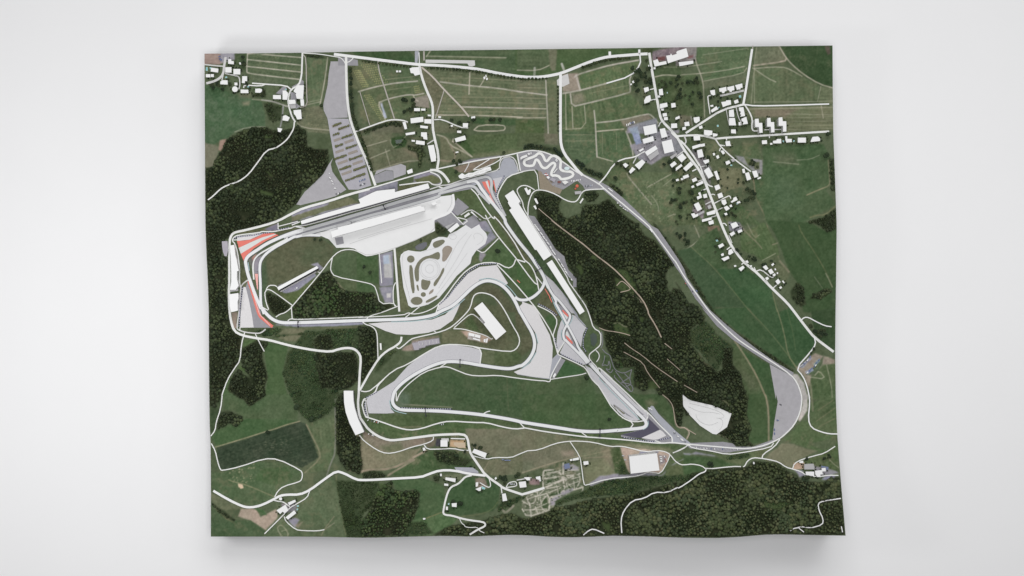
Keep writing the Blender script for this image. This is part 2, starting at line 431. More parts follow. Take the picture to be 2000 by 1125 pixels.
lane('D 90,165 350,90',9,TAN,.6); lane('D 140,310 380,210',9,TAN,.6); lane('D 330,200 390,410',9,TAN,.5); lane('D 180,470 560,345 750,335',10,TAN,.5); lane('D 390,80 395,130 440,190 580,40',9,TAN,.5)
lane('D 960,20 1070,50 1120,150 1250,210 1390,290',15,TAN,.6); lane('D 1150,100 1200,130 1380,285',13,TAN,.75); lane('D 1160,60 1150,100',12,TAN,.7)
lane('D 1120,150 1200,280 1130,350 1000,330',18,BROWN,.55)
def dots(o, u, v, nu, nv, skip=()):
    for i in range(nu):
        for j in range(nv):
            p = pts(o)[0]; k = 6.25
            x = p[0]+(u[0]*i+v[0]*j)/k; y = p[1]+(u[1]*i+v[1]*j)/k
            S = box([(x,y)],3); X, Y = GX[S], GY[S]
            blend(S, np.clip((1.0-np.hypot(X-x,Y-y))/.8+.5,0,1)*.75, (186,180,120))
dots('C 38,295',(27,-4),(20,25),6,10); dots('C 75,668',(21,-3),(15,22),4,16); dots('C 0,360',(-20,2),(14,24),4,9); dots('C 0,360',(18,4),(14,24),2,8)
dots('C 680,560',(18,-3),(5,24),4,4)
field('C 262,755 290,745 345,935 320,950', (176,184,200), soft=1, mot=4)
# --- north-east
field('G 250,70 940,70 930,130 870,350 830,390 350,500 300,300 240,200', (90,110,78), streak=(-8,7,5))
field('G 330,490 830,400 850,470 720,520 340,580', (100,108,84))
field('G 985,60 1265,60 1345,210 1330,245 960,295', (108,114,90), streak=(86,9,4))
field('G 1270,55 1920,50 1920,575 1760,538 1545,405 1400,260 1330,150', (62,84,54), mot=4, streak=(12,22,2))
field('G 950,345 1330,312 1545,435 1750,552 1745,725 960,755 870,760', (96,110,80), streak=(87,9,4))
field('G 1770,560 1920,580 1920,770 1740,760', (108,116,88), streak=(3,7,4))
field('G 880,810 1920,785 1930,1095 1350,1115 1350,970 1250,920 960,935', (108,114,86), streak=(2,6,6))
field('G 960,830 1500,830 1330,930 960,930', (126,112,98), alpha=.6, soft=4)
lane('G 1262,65 1345,205 1420,290 1560,410 1760,530 1925,575',12,(186,176,160)); lane('G 950,300 1330,250 1350,215',16,(180,166,150)); lane('G 960,335 1290,312 1400,350 1540,430',11,TAN,.6)
lane('G 940,330 1130,460 1220,500',11,TAN,.6); lane('G 985,80 955,290 960,760',9,TAN,.5); lane('G 950,390 920,760',8,TAN,.45)
lane('G 960,748 1740,740 1910,730',7,TAN,.5); lane('G 1770,550 1730,740',7,TAN,.5); lane('G 1775,790 1800,940',10,TAN,.6); lane('G 880,830 1910,812',9,TAN,.5); lane('G 1340,890 1910,900',7,TAN,.4)
for y in (930,980,1030,1070): lane('G 1370,%d 1915,%d'%(y+10,y-5),5,TAN,.35)
lane('G 235,200 255,290 300,400 330,500 340,640 350,930',12,TAN,.65); lane('G -20,420 290,400 600,360 840,310',11,TAN,.6); lane('G -20,330 240,300 560,250',10,TAN,.6); lane('G 340,490 820,400 865,330',9,TAN,.55); lane('G 330,170 880,90',8,TAN,.4)
spots('G 260,90 900,80 850,390 340,490',110,(158,156,126),(.5,1),.5,14,(1.6,.8))
field('G 20,860 160,830 200,1030 60,1040', (122,114,98), alpha=.7)
lane('G 170,800 200,1030',14,(158,154,150)); field('G 0,60 260,60 240,240 150,300 0,320', (140,130,130), mot=12); field('G 60,60 160,60 60,100 0,130',(112,92,98),mot=10); field('G 130,180 215,170 210,205 150,215',(120,84,84))
field('E 1640,130 1960,60 2000,120 1820,250 1660,240',(132,120,124),mot=14); field('E 1710,200 1810,190 1800,230 1720,240',(110,70,70),mot=8)
field('E 1650,330 2000,300 2000,420 1680,440',(80,98,66)); lane('E 1680,440 1800,410 2000,430',13,TAN,.7); lane('E 1790,320 2000,320',8,TAN,.5)
field('G 1820,60 1870,60 1900,160 1850,170',(110,84,84),alpha=.6); field('E 1530,90 1660,90 1650,150 1530,150',(72,82,54))
field('G 0,430 240,410 320,520 340,760 340,930 0,900',(82,98,66),mot=9); field('E 1680,450 2000,430 2000,900 1760,800',(78,94,62),mot=9)
# --- village and its gardens
field('F 1130,560 1500,480 2000,480 2000,1125 1640,1125 1100,640',(92,108,76),mot=9); field('F 1500,560 2000,540 2000,1125 1800,1125 1600,800',(96,112,80),mot=9)
field('F 1040,480 1450,300 1330,560 1120,590',(84,100,68)); spots('F 1150,600 2000,560 2000,1100 1660,1100',220,(176,170,140),(.5,1.3),.5,21)
field('F 1380,150 1560,60 1950,60 1960,240 1780,290 1640,390 1500,330 1440,270',(142,140,146),mot=9); field('F 1560,-30 1980,-40 1960,260 1700,300',(144,142,148),mot=8)
field('E 1480,1000 1700,940 1730,1130 1330,1130 1350,1040',(140,138,146),mot=10); field('F 1390,-20 1480,-10 1525,120 1450,150',(142,156,184),soft=1,mot=10); field('E 1360,1070 1470,1040 1490,1130 1390,1130',(150,164,180),mot=8)
lane('F 1590,660 1880,500',11,TAN,.6); lane('F 1340,490 1360,540 1530,740 1640,870',13,(166,158,144),.75); lane('F 1640,760 1720,870 1730,960',8,TAN,.5); lane('F 1790,640 1890,560',7,TAN,.5); lane('F 1840,1020 1930,985 2000,1000',9,TAN,.6)
lane('H 90,840 130,930 220,1125 O 190,0 250,110 290,220',10,TAN,.65); lane('O 290,230 180,325 30,400',9,TAN,.6); field('O 390,80 520,60 545,120 410,190',(122,106,88)); 
field('H 0,0 500,60 600,350 800,450 840,600 700,700 480,640 400,440 300,250 100,130',(92,104,76),mot=9); field('H 520,420 800,430 820,640 600,720 540,600',(116,116,88),mot=9,alpha=.8)
field('H 0,450 200,520 340,700 440,960 540,1125 0,1125',(86,102,70),mot=9); field('H 500,900 800,880 1050,1125 600,1125',(84,104,70),streak=(60,8,5))
field('H 180,190 330,250 440,440 420,640 330,480 250,330',(128,124,126),mot=12); field('H 210,880 350,950 330,1050 280,1010 200,960',(138,130,134),mot=10); field('H 350,800 450,820 440,940 360,920',(110,104,100),mot=10); field('H 130,480 340,560 330,600 120,560',(104,108,88),mot=10)
field('H 0,60 120,230 0,300',(132,130,136),mot=10); field('O 640,20 780,20 830,110 750,150 660,130',(134,132,142),mot=10)
field('H 720,270 980,300 1060,325 1060,500 1000,520 880,410 760,330',(142,142,142),mot=7); field('H 840,300 930,320 960,400 880,390',(92,104,70),mot=12); field('H 950,350 1025,350 1020,440 960,440',(90,100,70),mot=12)
field('H 640,170 1000,130 1050,330 740,270',(84,102,70),mot=8); lane('H 940,540 960,640 975,780 1050,930 1110,1060 1115,1125 O 1120,100 1220,290 1260,520 1360,620',12,(146,128,104),.75)
field('H 1060,150 1800,130 1900,330 1870,640 1830,700 1960,880 1700,1010 1500,1125 1115,1125 1060,940 975,780 960,560 1060,520 1065,330',(76,98,66),mot=6,streak=(-28,16,2))
field('H 1180,260 1440,260 1500,380 1250,370',(118,118,96),alpha=.5,soft=8); field('H 1150,540 1450,560 1500,900 1200,900',(88,110,84),alpha=.35,soft=14); lane('H 1480,330 1640,320 1750,270',9,TAN,.4); lane('H 1190,350 1500,380',10,TAN,.4)
lane('H 1600,755 1750,690 1880,640 1880,560 1860,330',14,(160,144,118),.6); lane('H 1640,1030 1720,1000 1830,1000 1950,890',16,(128,124,92),.6)
field('O 1110,0 1240,230 1380,620 1480,760 1560,1125 1960,1125 1960,100 1840,140 1640,30',(66,88,56),mot=4,streak=(62,18,2)); field('O 780,180 1080,20 1240,290 1260,430 1060,500 960,420 800,370',(84,104,68),mot=8,streak=(62,7,4))
field('O 1000,540 1220,420 1400,640 1340,760 1240,680',(92,102,74),mot=7); lane('O 780,60 880,170 1000,280 1050,345',13,(150,138,118),.6); lane('O 870,40 960,220 1020,180',10,TAN,.4); lane('O 1180,300 1240,280',14,BROWN,.5); lane('O 1060,490 1220,405',9,TAN,.5); lane('O 1270,500 1380,630',20,BROWN,.45)
lane('O 1500,60 1530,150 1700,400 1840,640 1910,820',12,(124,122,88),.5); lane('O 1830,650 1910,815',9,TAN,.5); lane('O 1690,690 1790,830',8,TAN,.35)
field('O 0,380 190,330 480,590 900,1125 P 850,0 490,0 O 430,1125 60,500 0,440',(68,90,62),mot=4,streak=(52,14,2)); field('O 300,200 500,90 560,240 640,600 860,560 980,700 1180,870 1000,800 480,590 200,340',(74,96,64),mot=6)
field('O 480,590 760,600 980,660 1180,870 1260,1125 P 1390,0 1690,380 1700,460 1460,740 1300,560 900,20 850,0 O 900,1125',(64,92,60),mot=4,streak=(40,16,2.5)); field('O 1000,780 1160,880 1130,1050 900,850',(76,110,72),alpha=.4,soft=10)
field('P 430,20 850,0 1350,570 1460,740 1300,680 720,270 540,120',(66,92,60),mot=4,streak=(52,14,2)); field('P 1650,60 1950,0 1950,560 1700,340',(60,80,52),mot=4)
lane('O 190,330 480,590 900,1110 P 860,0 1130,280 1360,570 1460,730',9,(120,126,90),.6); lane('O 1180,880 1240,1125 P 1230,0 1320,300 1370,590 1470,730',12,(142,138,106),.65); lane('P 1350,0 1440,350 1460,520',9,(120,128,90),.35)
# --- east
field('P 690,450 1140,700 1180,900 1240,1125 1100,1125 990,860 740,450',(68,94,60),mot=4); field('P 690,470 740,460 990,860 1110,1125 850,1125 780,800 700,700',(84,100,68),mot=8); field('P 780,760 960,870 1000,1000 900,1000',(104,108,84),alpha=.6,soft=6)
field('W 790,0 1000,0 1040,580 850,610 770,570 820,430 770,250',(72,94,60),mot=4); field('W 1050,0 1130,0 1150,80 1085,560 1050,580',(70,94,60),mot=4); lane('P 720,410 860,620 990,840 1110,1125 W 1000,0 1040,200 1040,580',17,(158,144,120),.75)
field('W 1530,110 1880,0 1890,480 1560,410',(88,106,72),streak=(-38,9,5)); field('P 1640,700 1950,640 1950,1125 1640,1125',(88,106,72),streak=(70,14,4)); field('P 1470,740 1700,560 1940,640 1940,690 1800,700 1650,840 1620,1000 1560,830',(150,138,124),mot=9); field('P 1590,830 1800,600 1790,700 1700,820',(92,108,80),mot=8)
field('P 1500,730 1640,600 1660,630 1550,740',(150,152,166),mot=14,soft=1); field('P 1580,790 1660,740 1680,770 1610,820',(150,160,182),mot=14,soft=1); field('P 1680,700 1750,620 1760,660 1700,720',(140,156,160),mot=14,soft=1); lane('P 1620,850 1830,880 1750,770 1700,830',12,TAN,.5); lane('P 1840,700 1900,960 1910,1100',9,TAN,.5)
lane('P 1610,850 1650,960 1660,1125 W 1560,0 1580,200',20,(160,148,130),.5); field('W 1440,0 1520,0 1510,200 1420,330 1400,310 1450,130',(190,184,178),mot=10); field('P 1400,810 1480,820 1570,930 1610,1125 1540,1125 1480,930',(180,174,170),mot=9)
for t in ('W 1640,200 1830,70','W 1620,330 1850,170','W 1640,420 1700,370 1860,290'): lane(t,11,(128,122,96),.5)
field('W 1200,560 1280,500 1440,330 1520,330 1560,410 1880,500 1890,640 1700,720 1350,600',(86,106,70),mot=7); field('W 980,790 1200,600 1330,610 1500,670 1640,690 1340,830 1320,900 1250,880 1160,830',(118,118,94),mot=6); field('W 1520,600 1880,530 1850,650 1700,690',(92,104,76),mot=7)
field('W 1340,840 1600,760 1880,640 1890,980 1720,980 1420,900',(84,102,66),mot=10); field('W 1340,830 1480,830 1470,910 1340,915',(176,152,130),mot=9,soft=1); field('W 1360,930 1450,930 1500,1000 1420,1010',(146,144,158)); field('W 1590,870 1880,940 1900,970 1600,1000',(142,140,146),mot=9); field('W 1690,1040 1760,985 1870,990 1820,1050',(142,140,160)); lane('W 1750,760 1830,850 1900,900',9,TAN,.5)
# --- infield of the circuit
field('e 880,1125 900,900 1000,760 1300,550 1600,330 2000,220 c 400,1100 540,1080 570,1125 I 1640,330 1620,460 1450,640 960,800 790,830',(90,94,70),mot=6,streak=(28,14,2)); field('I 1100,360 1550,260 1600,440 1300,560',(78,92,66),alpha=.5,soft=10); field('I 740,560 810,470 830,760 800,1000 760,1050',(74,94,68),alpha=.8,soft=3)
field('I 1640,460 1800,380 2000,440 2000,750 1650,690 1600,600',(80,98,68),mot=7); field('K -20,380 60,400 130,440 235,425 250,780 100,750 -20,735',(74,96,62),mot=7); field('I 1610,690 1680,690 2000,770 2000,890 1760,850',(84,98,68),mot=8); field('I 1610,680 1700,780 1780,860 1700,800 1620,740',(158,140,120),alpha=.7); field('K -20,750 190,790 240,900 -20,900',(76,98,64))
field('K 250,420 420,370 430,800 260,810',(140,138,150),soft=1,mot=6); field('K 300,430 390,420 415,700 315,705',(182,180,180),soft=.8,mot=4); field('K 300,430 370,425 385,530 305,540',(176,190,206),soft=.8,mot=4); field('K 250,820 420,800 430,1010 320,1010 280,900',(148,144,156),mot=8); field('K 340,890 400,890 400,950 345,950',(198,194,192),soft=.7,mot=3)
field('K 450,340 700,240 900,130 940,0 1000,0 1100,200 980,210 900,240 860,340 700,380 520,400 490,640 620,1060 500,1125 480,700',(92,100,74),mot=9); field('K 480,500 600,1000 640,1100 500,1120',(102,106,78),mot=7); field('K 940,0 1090,100 1090,190 980,190',(62,78,56),mot=10)
field('K 1280,60 1560,0 1680,210 1500,360 1440,370 1600,150',(142,140,152),mot=8); field('K 900,0 1230,-20 1210,90 1090,110',(138,134,146),mot=8); field('b 0,600 200,820 0,980 K 1000,-20 950,-140 ',(136,132,146)) 
field('b -150,350 250,350 430,560 800,1125 500,1125 220,850',(84,100,66),mot=8); field('D 1180,760 1380,680 1480,770 1720,1125 1620,1125 1400,930 1220,800',(86,102,68),mot=7)
field('K 1700,230 1920,470 1890,560 1820,590 1690,515 1480,520 1380,560 1430,380 1530,410',(82,104,68),mot=9); field('K 1380,530 1430,400 1480,520',(96,106,74)); field('K 1720,560 1830,590 1940,500 2000,580 2000,870 1840,760',(80,100,66),mot=7); field('M 0,510 240,800 270,880 140,960 0,810',(74,100,62),mot=6); field('M 90,510 140,525 215,640 230,760 60,560',(80,98,62))
field('K 1480,370 1560,420 1500,510 1470,480',(144,140,146)); field('g -20,30 800,1125 700,1125 550,1000 170,540 -20,290',(86,100,66),mot=8); field('g 20,0 160,0 950,1125 800,1125 430,600',(88,92,66),mot=7); field('g 330,0 520,0 1270,1125 1100,1125 500,300',(82,98,68),mot=7); field('h 420,0 600,0 1280,1125 1000,800 600,300',(72,92,64),mot=10)
field('K 1240,930 1380,830 1560,770 1720,830 1960,1125 1750,1125 1640,920 1520,890 1430,930 1320,1125 1200,1125',(92,94,72),mot=8); field('L 1150,150 1370,-60 1760,0 1960,330 1970,450 1850,545 1500,500 1150,440 980,470 1000,300',(92,98,72),mot=8); field('L 1280,200 1380,100 1500,330 1340,280',(80,98,64),mot=8); field('L 1030,300 1280,280 1350,440 1010,440',(106,108,82),mot=8)
field('L 1250,290 1430,300 1640,390 1560,440 1340,390',(176,154,136),mot=10); field('L 1340,310 1480,330 1490,420 1330,390',(196,190,184),soft=.8); field('L 560,480 670,430 690,530 520,530',(156,138,126)); field('L 650,420 990,370 1000,440 830,480 740,520 670,520',(158,154,164),soft=1,mot=6); field('L 650,400 980,340 990,370 650,440',(140,124,110),alpha=.7)
field('L 1510,530 1860,555 1970,450 1990,330 N 0,500 60,600 0,700 L 1900,700 1750,730 1500,690',(86,100,68),mot=7); field('N -20,300 40,330 40,480 -20,520 60,600 190,500 190,400 60,130 -20,0',(90,94,70),mot=8); field('L 1510,530 1660,530 1660,690 1500,680',(110,114,88),alpha=.6)
field('L 560,740 800,780 1000,750 1100,745 1350,850 1600,860 1700,835 2000,870 N 400,905 850,850 S 2000,300 1200,190 480,110 430,60 L 500,1100',(74,94,64),mot=6,streak=(4,22,2)); field('Z 900,760 1150,740 1190,800 1100,820 900,800',(68,92,60),alpha=.6,soft=20); lane('S 480,125 700,135 1080,160',9,(150,146,126),.7); lane('Z 990,735 993,800',14,(112,112,84),.3); field('Z 775,760 800,770 800,790 780,800',(110,126,112),alpha=.5,soft=4)
field('N 480,870 560,640 800,740 880,860 840,800',(70,98,64),mot=6); field('N 420,900 880,860 1000,1125 N 0,1125 0,900',(76,96,64),mot=6); field('U 0,0 1000,0 1060,130 1220,300 1340,350 1300,400 900,430 400,380 0,320',(74,96,62),mot=6,streak=(4,24,2)); field('N 340,130 420,70 490,190 440,310',(72,98,62),mot=5); field('i 0,150 300,0 370,50 520,500 420,440 250,300',(96,92,70),mot=8); field('M 270,960 330,790 400,930 470,1100 300,1040',(92,92,68),mot=8)
field('N 830,270 930,260 1020,320 1020,480 880,560 800,500 790,430',(80,98,66),mot=8); field('N 890,560 980,530 1010,600 980,670 1100,850 1180,800 1400,1040 1700,1125 1300,1125 1000,740',(80,98,66),mot=7); field('N 1020,560 1140,560 1250,780 1440,720 1470,760 1430,1000 1380,1040 1180,850 1050,740',(78,94,64),mot=9); field('U 1300,0 1700,0 1850,200 1870,380 1960,420 1900,430 1600,150 1500,180',(74,96,62),mot=6)
field('U 1510,90 1570,60 1640,110 1600,150 1530,150',(128,124,100),alpha=.7,soft=5); lane('U 1720,0 1830,110 1860,200 1870,370 1910,410 2000,410 W 70,460 60,500 40,545',17,(170,158,138),.8); lane('N 1230,20 1290,70',12,TAN,.6)
# --- track-side strips
field('c 0,660 330,500 900,320 1450,190 1640,330 1600,350 880,560 150,740 0,800',(108,110,84),mot=7,soft=1); field('c 0,620 300,460 930,310 880,380 300,560 0,660',(140,138,152),mot=6,soft=1); field('c 870,520 1640,330 1600,360 220,750 200,740',(150,148,160),mot=6,soft=1); field('d 0,450 900,170 970,170 960,400 890,440 890,360 450,410 350,450 0,620',(138,136,148),mot=9,soft=1); field('d 1000,270 1660,190 1720,230 960,420',(104,108,78),mot=8,soft=1)
field('a -150,560 100,580 240,640 290,800 250,870 60,890 -400,830 -400,640',(140,136,150),mot=6); field('a -400,760 50,640 230,720 270,820 60,880 -300,840',(106,110,78),mot=7,soft=1); field('a 200,540 560,420 700,560 640,720 500,800 340,600',(84,98,66),mot=9); field('a 560,470 960,350 1480,250 1700,220 1500,400 1000,560 830,600 700,560',(128,116,100),mot=9,soft=1); field('a 1550,330 1690,230 1680,500 1520,540 1500,430',(90,100,70)); field('a 240,470 1000,330 1740,210 1700,170 1000,260 780,330 600,380',(142,138,150),mot=6); field('a 340,840 640,790 700,650 600,830',(92,104,72))
field('I 430,150 800,90 960,20 950,130 750,150 500,170',(96,100,72),soft=1); field('I 780,110 950,40 960,120 860,140',(128,124,138),soft=1,mot=5); field('e 1300,130 1700,60 1950,80 1850,100 1300,240 1220,200',(88,94,66),soft=1); field('c 0,860 350,900 330,990 0,1060',(92,98,70),soft=1); field('c 200,800 230,800 230,880 40,880',(70,88,60)); field('e 300,540 480,930 540,1125 380,1125',(86,94,68),soft=1); field('f 380,0 520,0 600,190 500,240 390,330',(90,92,66),soft=1,mot=8)
field('e 560,820 760,700 1340,390 1400,420 900,720 700,850 660,1050 580,900',(104,106,100),soft=1,mot=6); field('e 700,1125 690,900 760,790 950,720 860,860 830,1125',(144,138,148),soft=1,mot=5); field('e 640,790 760,700 700,830 660,870',(180,128,116),soft=1,alpha=.8); field('f 690,0 830,0 830,60 700,60',(144,138,148),soft=1)
field('I 1360,540 1440,520 1510,580 1460,620 1440,580',(146,142,156),soft=1); field('I 990,870 1400,640 1420,680 1200,850 1060,900',(150,148,164),soft=1,mot=6); field('I 950,800 1450,600 1000,860 990,890',(140,138,146)); field('I 830,820 950,800 1130,1040 1000,960 870,840',(84,94,64)); field('I 1000,900 1200,870 1480,650 1300,920 1140,1030',(86,102,62),mot=8)
field('J 380,60 460,60 450,250 410,270',(146,130,118),soft=1); field('J 500,250 900,250 870,290 700,330 560,300',(80,94,66)); field('J 930,215 2000,180 2000,215 1600,235 1200,240',(150,150,166),soft=1,mot=5); field('J 930,260 1600,240 1990,220 2000,270 1300,270 1180,400 900,330',(100,104,78),mot=9); field('J 880,330 1060,270 1290,270 1180,420 1030,410',(112,112,88),mot=6)
# --- south and south-west
field('J 810,420 1080,480 1010,790 1080,1125 790,1125 830,830 790,560',(72,96,60),mot=4,streak=(86,12,2)); field('J 540,390 700,400 640,500 520,500',(84,104,66),mot=8); field('J 480,720 600,720 560,800 640,840 480,760',(84,106,64)); field('J 260,880 380,860 340,1000 450,1125 270,1125',(80,102,66),mot=7)
field('Q 230,0 380,0 480,80 540,150 640,90 720,0 1030,0 1140,200 1130,320 760,440 150,640 90,540 130,420 440,300 380,200 230,180',(78,98,66),mot=6); field('Q 150,450 500,300 900,300 1120,330 140,640 80,520',(72,98,62),mot=4); field('Q 680,180 960,170 900,340 740,300',(92,108,78),alpha=.5,soft=8)
field('Q 60,0 200,0 190,200 130,430 70,500',(64,80,54),mot=8); field('Q 150,645 500,548 720,475 1150,335 1235,365 1300,520 1390,770 1190,900 1040,850 900,790 730,780 520,850 240,925 190,900 150,750',(58,72,54),mot=6,streak=(-18,5,3)); spots('Q 720,560 1050,540 1030,780 760,700',60,(126,126,104),(.4,1.2),.6,31,(1.8,.7)); spots('Q 250,700 800,560 1200,600 1100,800 700,780 300,880',90,(100,104,84),(.4,1),.5,32,(2,.7))
field('Q 1240,360 1600,240 1600,720 1500,930 1210,960 1400,780 1380,680 1320,530',(94,110,78),mot=7,streak=(82,7,4)); lane('Q 130,645 480,540 760,450 840,430 1000,370 1160,330',11,(170,158,128),.7); lane('Q 1240,370 1310,510 1400,690 1410,790 1220,960',16,(150,138,114),.6); lane('Q 1590,60 1600,700 1530,860 1490,990',15,(150,144,142),.6)
field('R 75,130 190,150 640,10 900,20 1180,130 1190,230 960,310 870,400 830,460 560,560 400,500 100,350 75,330',(84,104,72),mot=7); field('R 700,90 1000,80 1080,200 860,300 600,230',(76,100,64),mot=5); spots('R 290,130 620,30 600,300 320,260',40,(170,158,128),(.8,2),.55,33); field('R 410,280 460,290 470,330 440,345 410,320',(214,188,160),soft=1); field('R 75,390 400,540 480,590 200,600 80,480',(104,110,84),mot=7)
lane('R 290,230 330,250 500,290 850,440',11,(150,144,112),.7); field('R 440,590 560,580 640,610 680,690 800,620 870,590 890,680 830,760 740,850 640,780 540,720 400,680',(172,154,138),mot=8); field('R 75,510 150,590 250,700 400,720 560,730 740,850 700,940 60,940',(76,96,66),mot=6); field('R 140,590 250,700 380,770 300,720',(130,122,92)); field('R 620,580 720,600 760,660 680,660',(76,104,66))
field('R 1100,510 1300,380 1560,190 1620,300 1700,800 1730,940 720,940 740,850 980,700 1020,720',(92,108,78),mot=8); field('R 1010,720 1100,690 1160,720 1100,820',(144,142,154),mot=5); field('R 930,520 1120,500 1120,620 960,640',(128,124,128),mot=10); field('R 1100,780 1200,740 1140,830',(160,140,124),alpha=.7); lane('R 1600,180 1660,600 1720,900',8,(146,140,104),.6); lane('R 1420,920 1460,830 1580,680',10,(150,136,114),.6); lane('R 1460,840 1580,760',10,(160,146,132),.5)
lane('R 950,940 880,830 910,785 950,790 1020,880 1010,930',13,(168,162,138),.6); lane('R 940,860 1000,840',10,(168,162,138),.5)
field('S -10,440 200,540 400,580 760,520 860,520 740,610 560,660 300,720 200,700 0,560',(132,122,106),mot=8); field('S -200,380 0,540 260,720 450,700 720,650 600,780 320,890 100,910 -20,960 -200,930',(126,122,98),mot=8); field('S 200,640 450,600 500,700 300,720',(96,106,76),alpha=.8,soft=5); field('S 0,250 230,330 400,420 600,440 900,355 1050,325 1500,345 1700,400 1960,410 1250,460 1200,475 600,520 370,545 200,480 60,400',(82,102,66),mot=7,streak=(8,9,3)); field('S 200,240 420,250 1200,250 2000,350 1950,400 1500,345 1050,325 570,430 250,330',(80,98,64),mot=7)
field('S 620,790 860,680 860,760 1000,900 960,930 700,1000 400,1000 330,960',(78,98,64),mot=7); field('S 860,690 1200,690 1320,800 1400,960 900,900',(76,94,62),mot=8); field('S 1240,420 2000,430 2000,700 1830,775 1590,770 1500,740 1330,650 1280,550',(114,114,92),mot=7); field('S 1340,780 1500,800 1830,785 2000,720 2000,960 1600,1000 1480,960',(108,110,86),mot=8); field('S 1060,550 1240,560 1250,660 1050,640',(196,166,130),mot=8,soft=1); field('S 880,540 950,540 940,640 880,640',(70,70,76),soft=1); field('S 740,530 900,530 860,640 780,650',(106,102,84))
lane('S 600,790 330,915 80,920 -20,945',24,(166,146,128),.7); lane('S 620,800 380,940 300,990',20,(160,144,126),.7); lane('S 760,690 610,770',22,(176,156,138),.8); lane('S 1530,820 1450,960',10,(160,146,124),.5); lane('S 400,410 560,400 700,395',16,(140,128,108),.5)
field('T 340,240 700,200 980,300 1000,500 960,640 600,740 640,630 690,400 620,350 400,370',(74,98,64),mot=5,streak=(3,14,2)); field('T 1060,330 1250,200 1500,190 1660,320 1640,560 1560,620 1180,670 1000,640 1000,480',(68,92,60),mot=5); field('T 580,740 960,640 1160,690 1060,800 850,900 560,920 480,900',(82,108,70),mot=8); field('T 1120,90 1340,85 1420,160 1200,160',(150,148,158),mot=5); field('T 940,170 1200,160 1190,230 980,240',(110,118,92)); field('T 1360,210 1480,200 1530,330 1380,330',(132,122,108),mot=8)
lane('T 770,700 950,630',9,(170,150,106),.5); lane('T 1180,680 1400,660 1570,600 1640,500',9,(120,124,84),.5); lane('T 1490,780 1640,850',14,(160,128,104),.6); lane('T 1700,600 1730,640 1790,590 1830,550',22,(170,158,146),.7)
field('U -10,420 400,480 750,540 1100,640 1300,760 1330,980 1100,1000 760,1100 720,760 560,580 0,720',(112,114,90),mot=8); field('U 0,730 560,590 700,760 400,850 0,970',(114,116,94),mot=8); field('U 1070,660 1180,660 1320,960 1140,990',(74,92,58),mot=10); field('U 1190,640 1680,690 1800,720 1780,800 1690,960 1300,970 1230,760',(176,158,142),mot=12,soft=1); field('U 1440,700 1660,690 1660,720 1420,740',(140,140,158),soft=1); field('U 1660,740 1770,750 1740,840 1680,870',(150,140,140),mot=14)
field('U 750,840 1000,780 1150,980 1040,1020 780,1100',(116,120,92),mot=7,streak=(-12,9,3)); lane('U 0,960 330,850 700,750',13,(164,152,128),.6); lane('U 720,760 1080,680',9,(146,140,112),.6); lane('U 740,780 1100,760',9,(158,140,120),.5); field('U 480,700 640,680 620,760 500,750',(164,148,132),alpha=.7,soft=4); field('U 950,650 1080,640 1080,840 1000,820',(150,132,112),alpha=.45,soft=6)
field('U 130,960 0,1000 0,1125 300,1125 260,1000',(78,92,64)); field('U 90,1030 230,1040 210,1110 90,1100',(140,120,118)); field('U 1780,830 2000,720 2000,860 1920,860',(84,102,66)); field('U 700,420 1500,560 1900,620 2000,640 1800,690 1180,620 860,560 560,530',(82,100,66),mot=7,streak=(5,9,3)); field('U 1090,620 1600,700 1830,690 1800,650 1300,600',(168,150,132),alpha=.5,soft=4)
field('U 820,1090 950,1000 1160,970 1520,950 1700,990 1880,830 2000,790 W 0,720 520,770 520,780 150,700 U 1840,860 1700,1000 1400,1020 950,1080 830,1125',(144,142,152),mot=7)
field('U 1760,880 2000,850 2000,1125 1750,1000',(88,100,68),mot=8); field('W 0,740 520,790 700,790 700,860 300,900 200,860 0,850',(74,96,62),mot=8); field('W 0,870 200,870 260,920 200,960 0,1010',(70,96,60),mot=6); field('W 300,690 520,740 1060,650 1130,570 960,780 850,770 700,860 520,830',(92,104,72),mot=9); field('W 60,600 520,640 720,680 500,720 320,690 80,650',(150,146,152),mot=10)
# permanent plots of the garden exhibition in the south (pale paths between beds)
field('V 250,110 700,60 730,330 400,480 390,620 60,700 0,560 0,430 270,310',(112,118,96),mot=14)
for t, w in (('V 255,320 250,150 280,110 440,120 480,180 490,240 300,320',26),('V 270,220 470,190',22),('V 270,180 440,130',16),('V 0,430 270,330 500,230 700,160',24),('V 500,30 500,240 520,350 480,390 330,440 330,600',28),('V 330,600 60,690 0,590',22),('V 520,200 560,340 620,360 740,320',24),('V 540,180 700,170 710,240 660,340',20),('V 540,260 620,350',16),('V 620,200 640,350',14),('V 50,430 80,530 160,510 160,430',18),('V 90,530 110,680',26),('V 0,490 70,530',16),('V 220,440 240,590 280,610',16),('V 160,440 290,400',18),('V 300,400 330,460',20),('V 300,340 450,310',18),('V 320,390 470,330',14),('V 740,330 740,370 620,430 420,530 390,600',18),('V 240,470 300,430',10),('V 180,360 200,480',16),('V 100,420 220,360',12)):
    lane(t, w*.62, (204,196,184), .85, 1, .45)
field('V 340,470 500,370 620,330 620,360 420,470 400,540 350,540',(150,146,152),mot=6); field('V 480,60 620,40 690,80 680,120 520,120',(150,148,152),mot=8)
for t in ('V 270,130 440,110 450,130 280,150','V 300,240 360,230 370,270 290,290','V 380,220 440,200 440,240 390,250','V 330,420 450,370 470,340 470,400 350,430','V 250,470 300,450 310,580 250,570','V 400,500 560,420 720,370 560,450 420,520','V 540,250 560,330 600,340'): field(t,(66,84,54),mot=8,soft=1)
EXH = 'V 260,330 250,150 280,110 440,100 700,60 730,330 400,480 390,620 60,700 0,560 0,430'
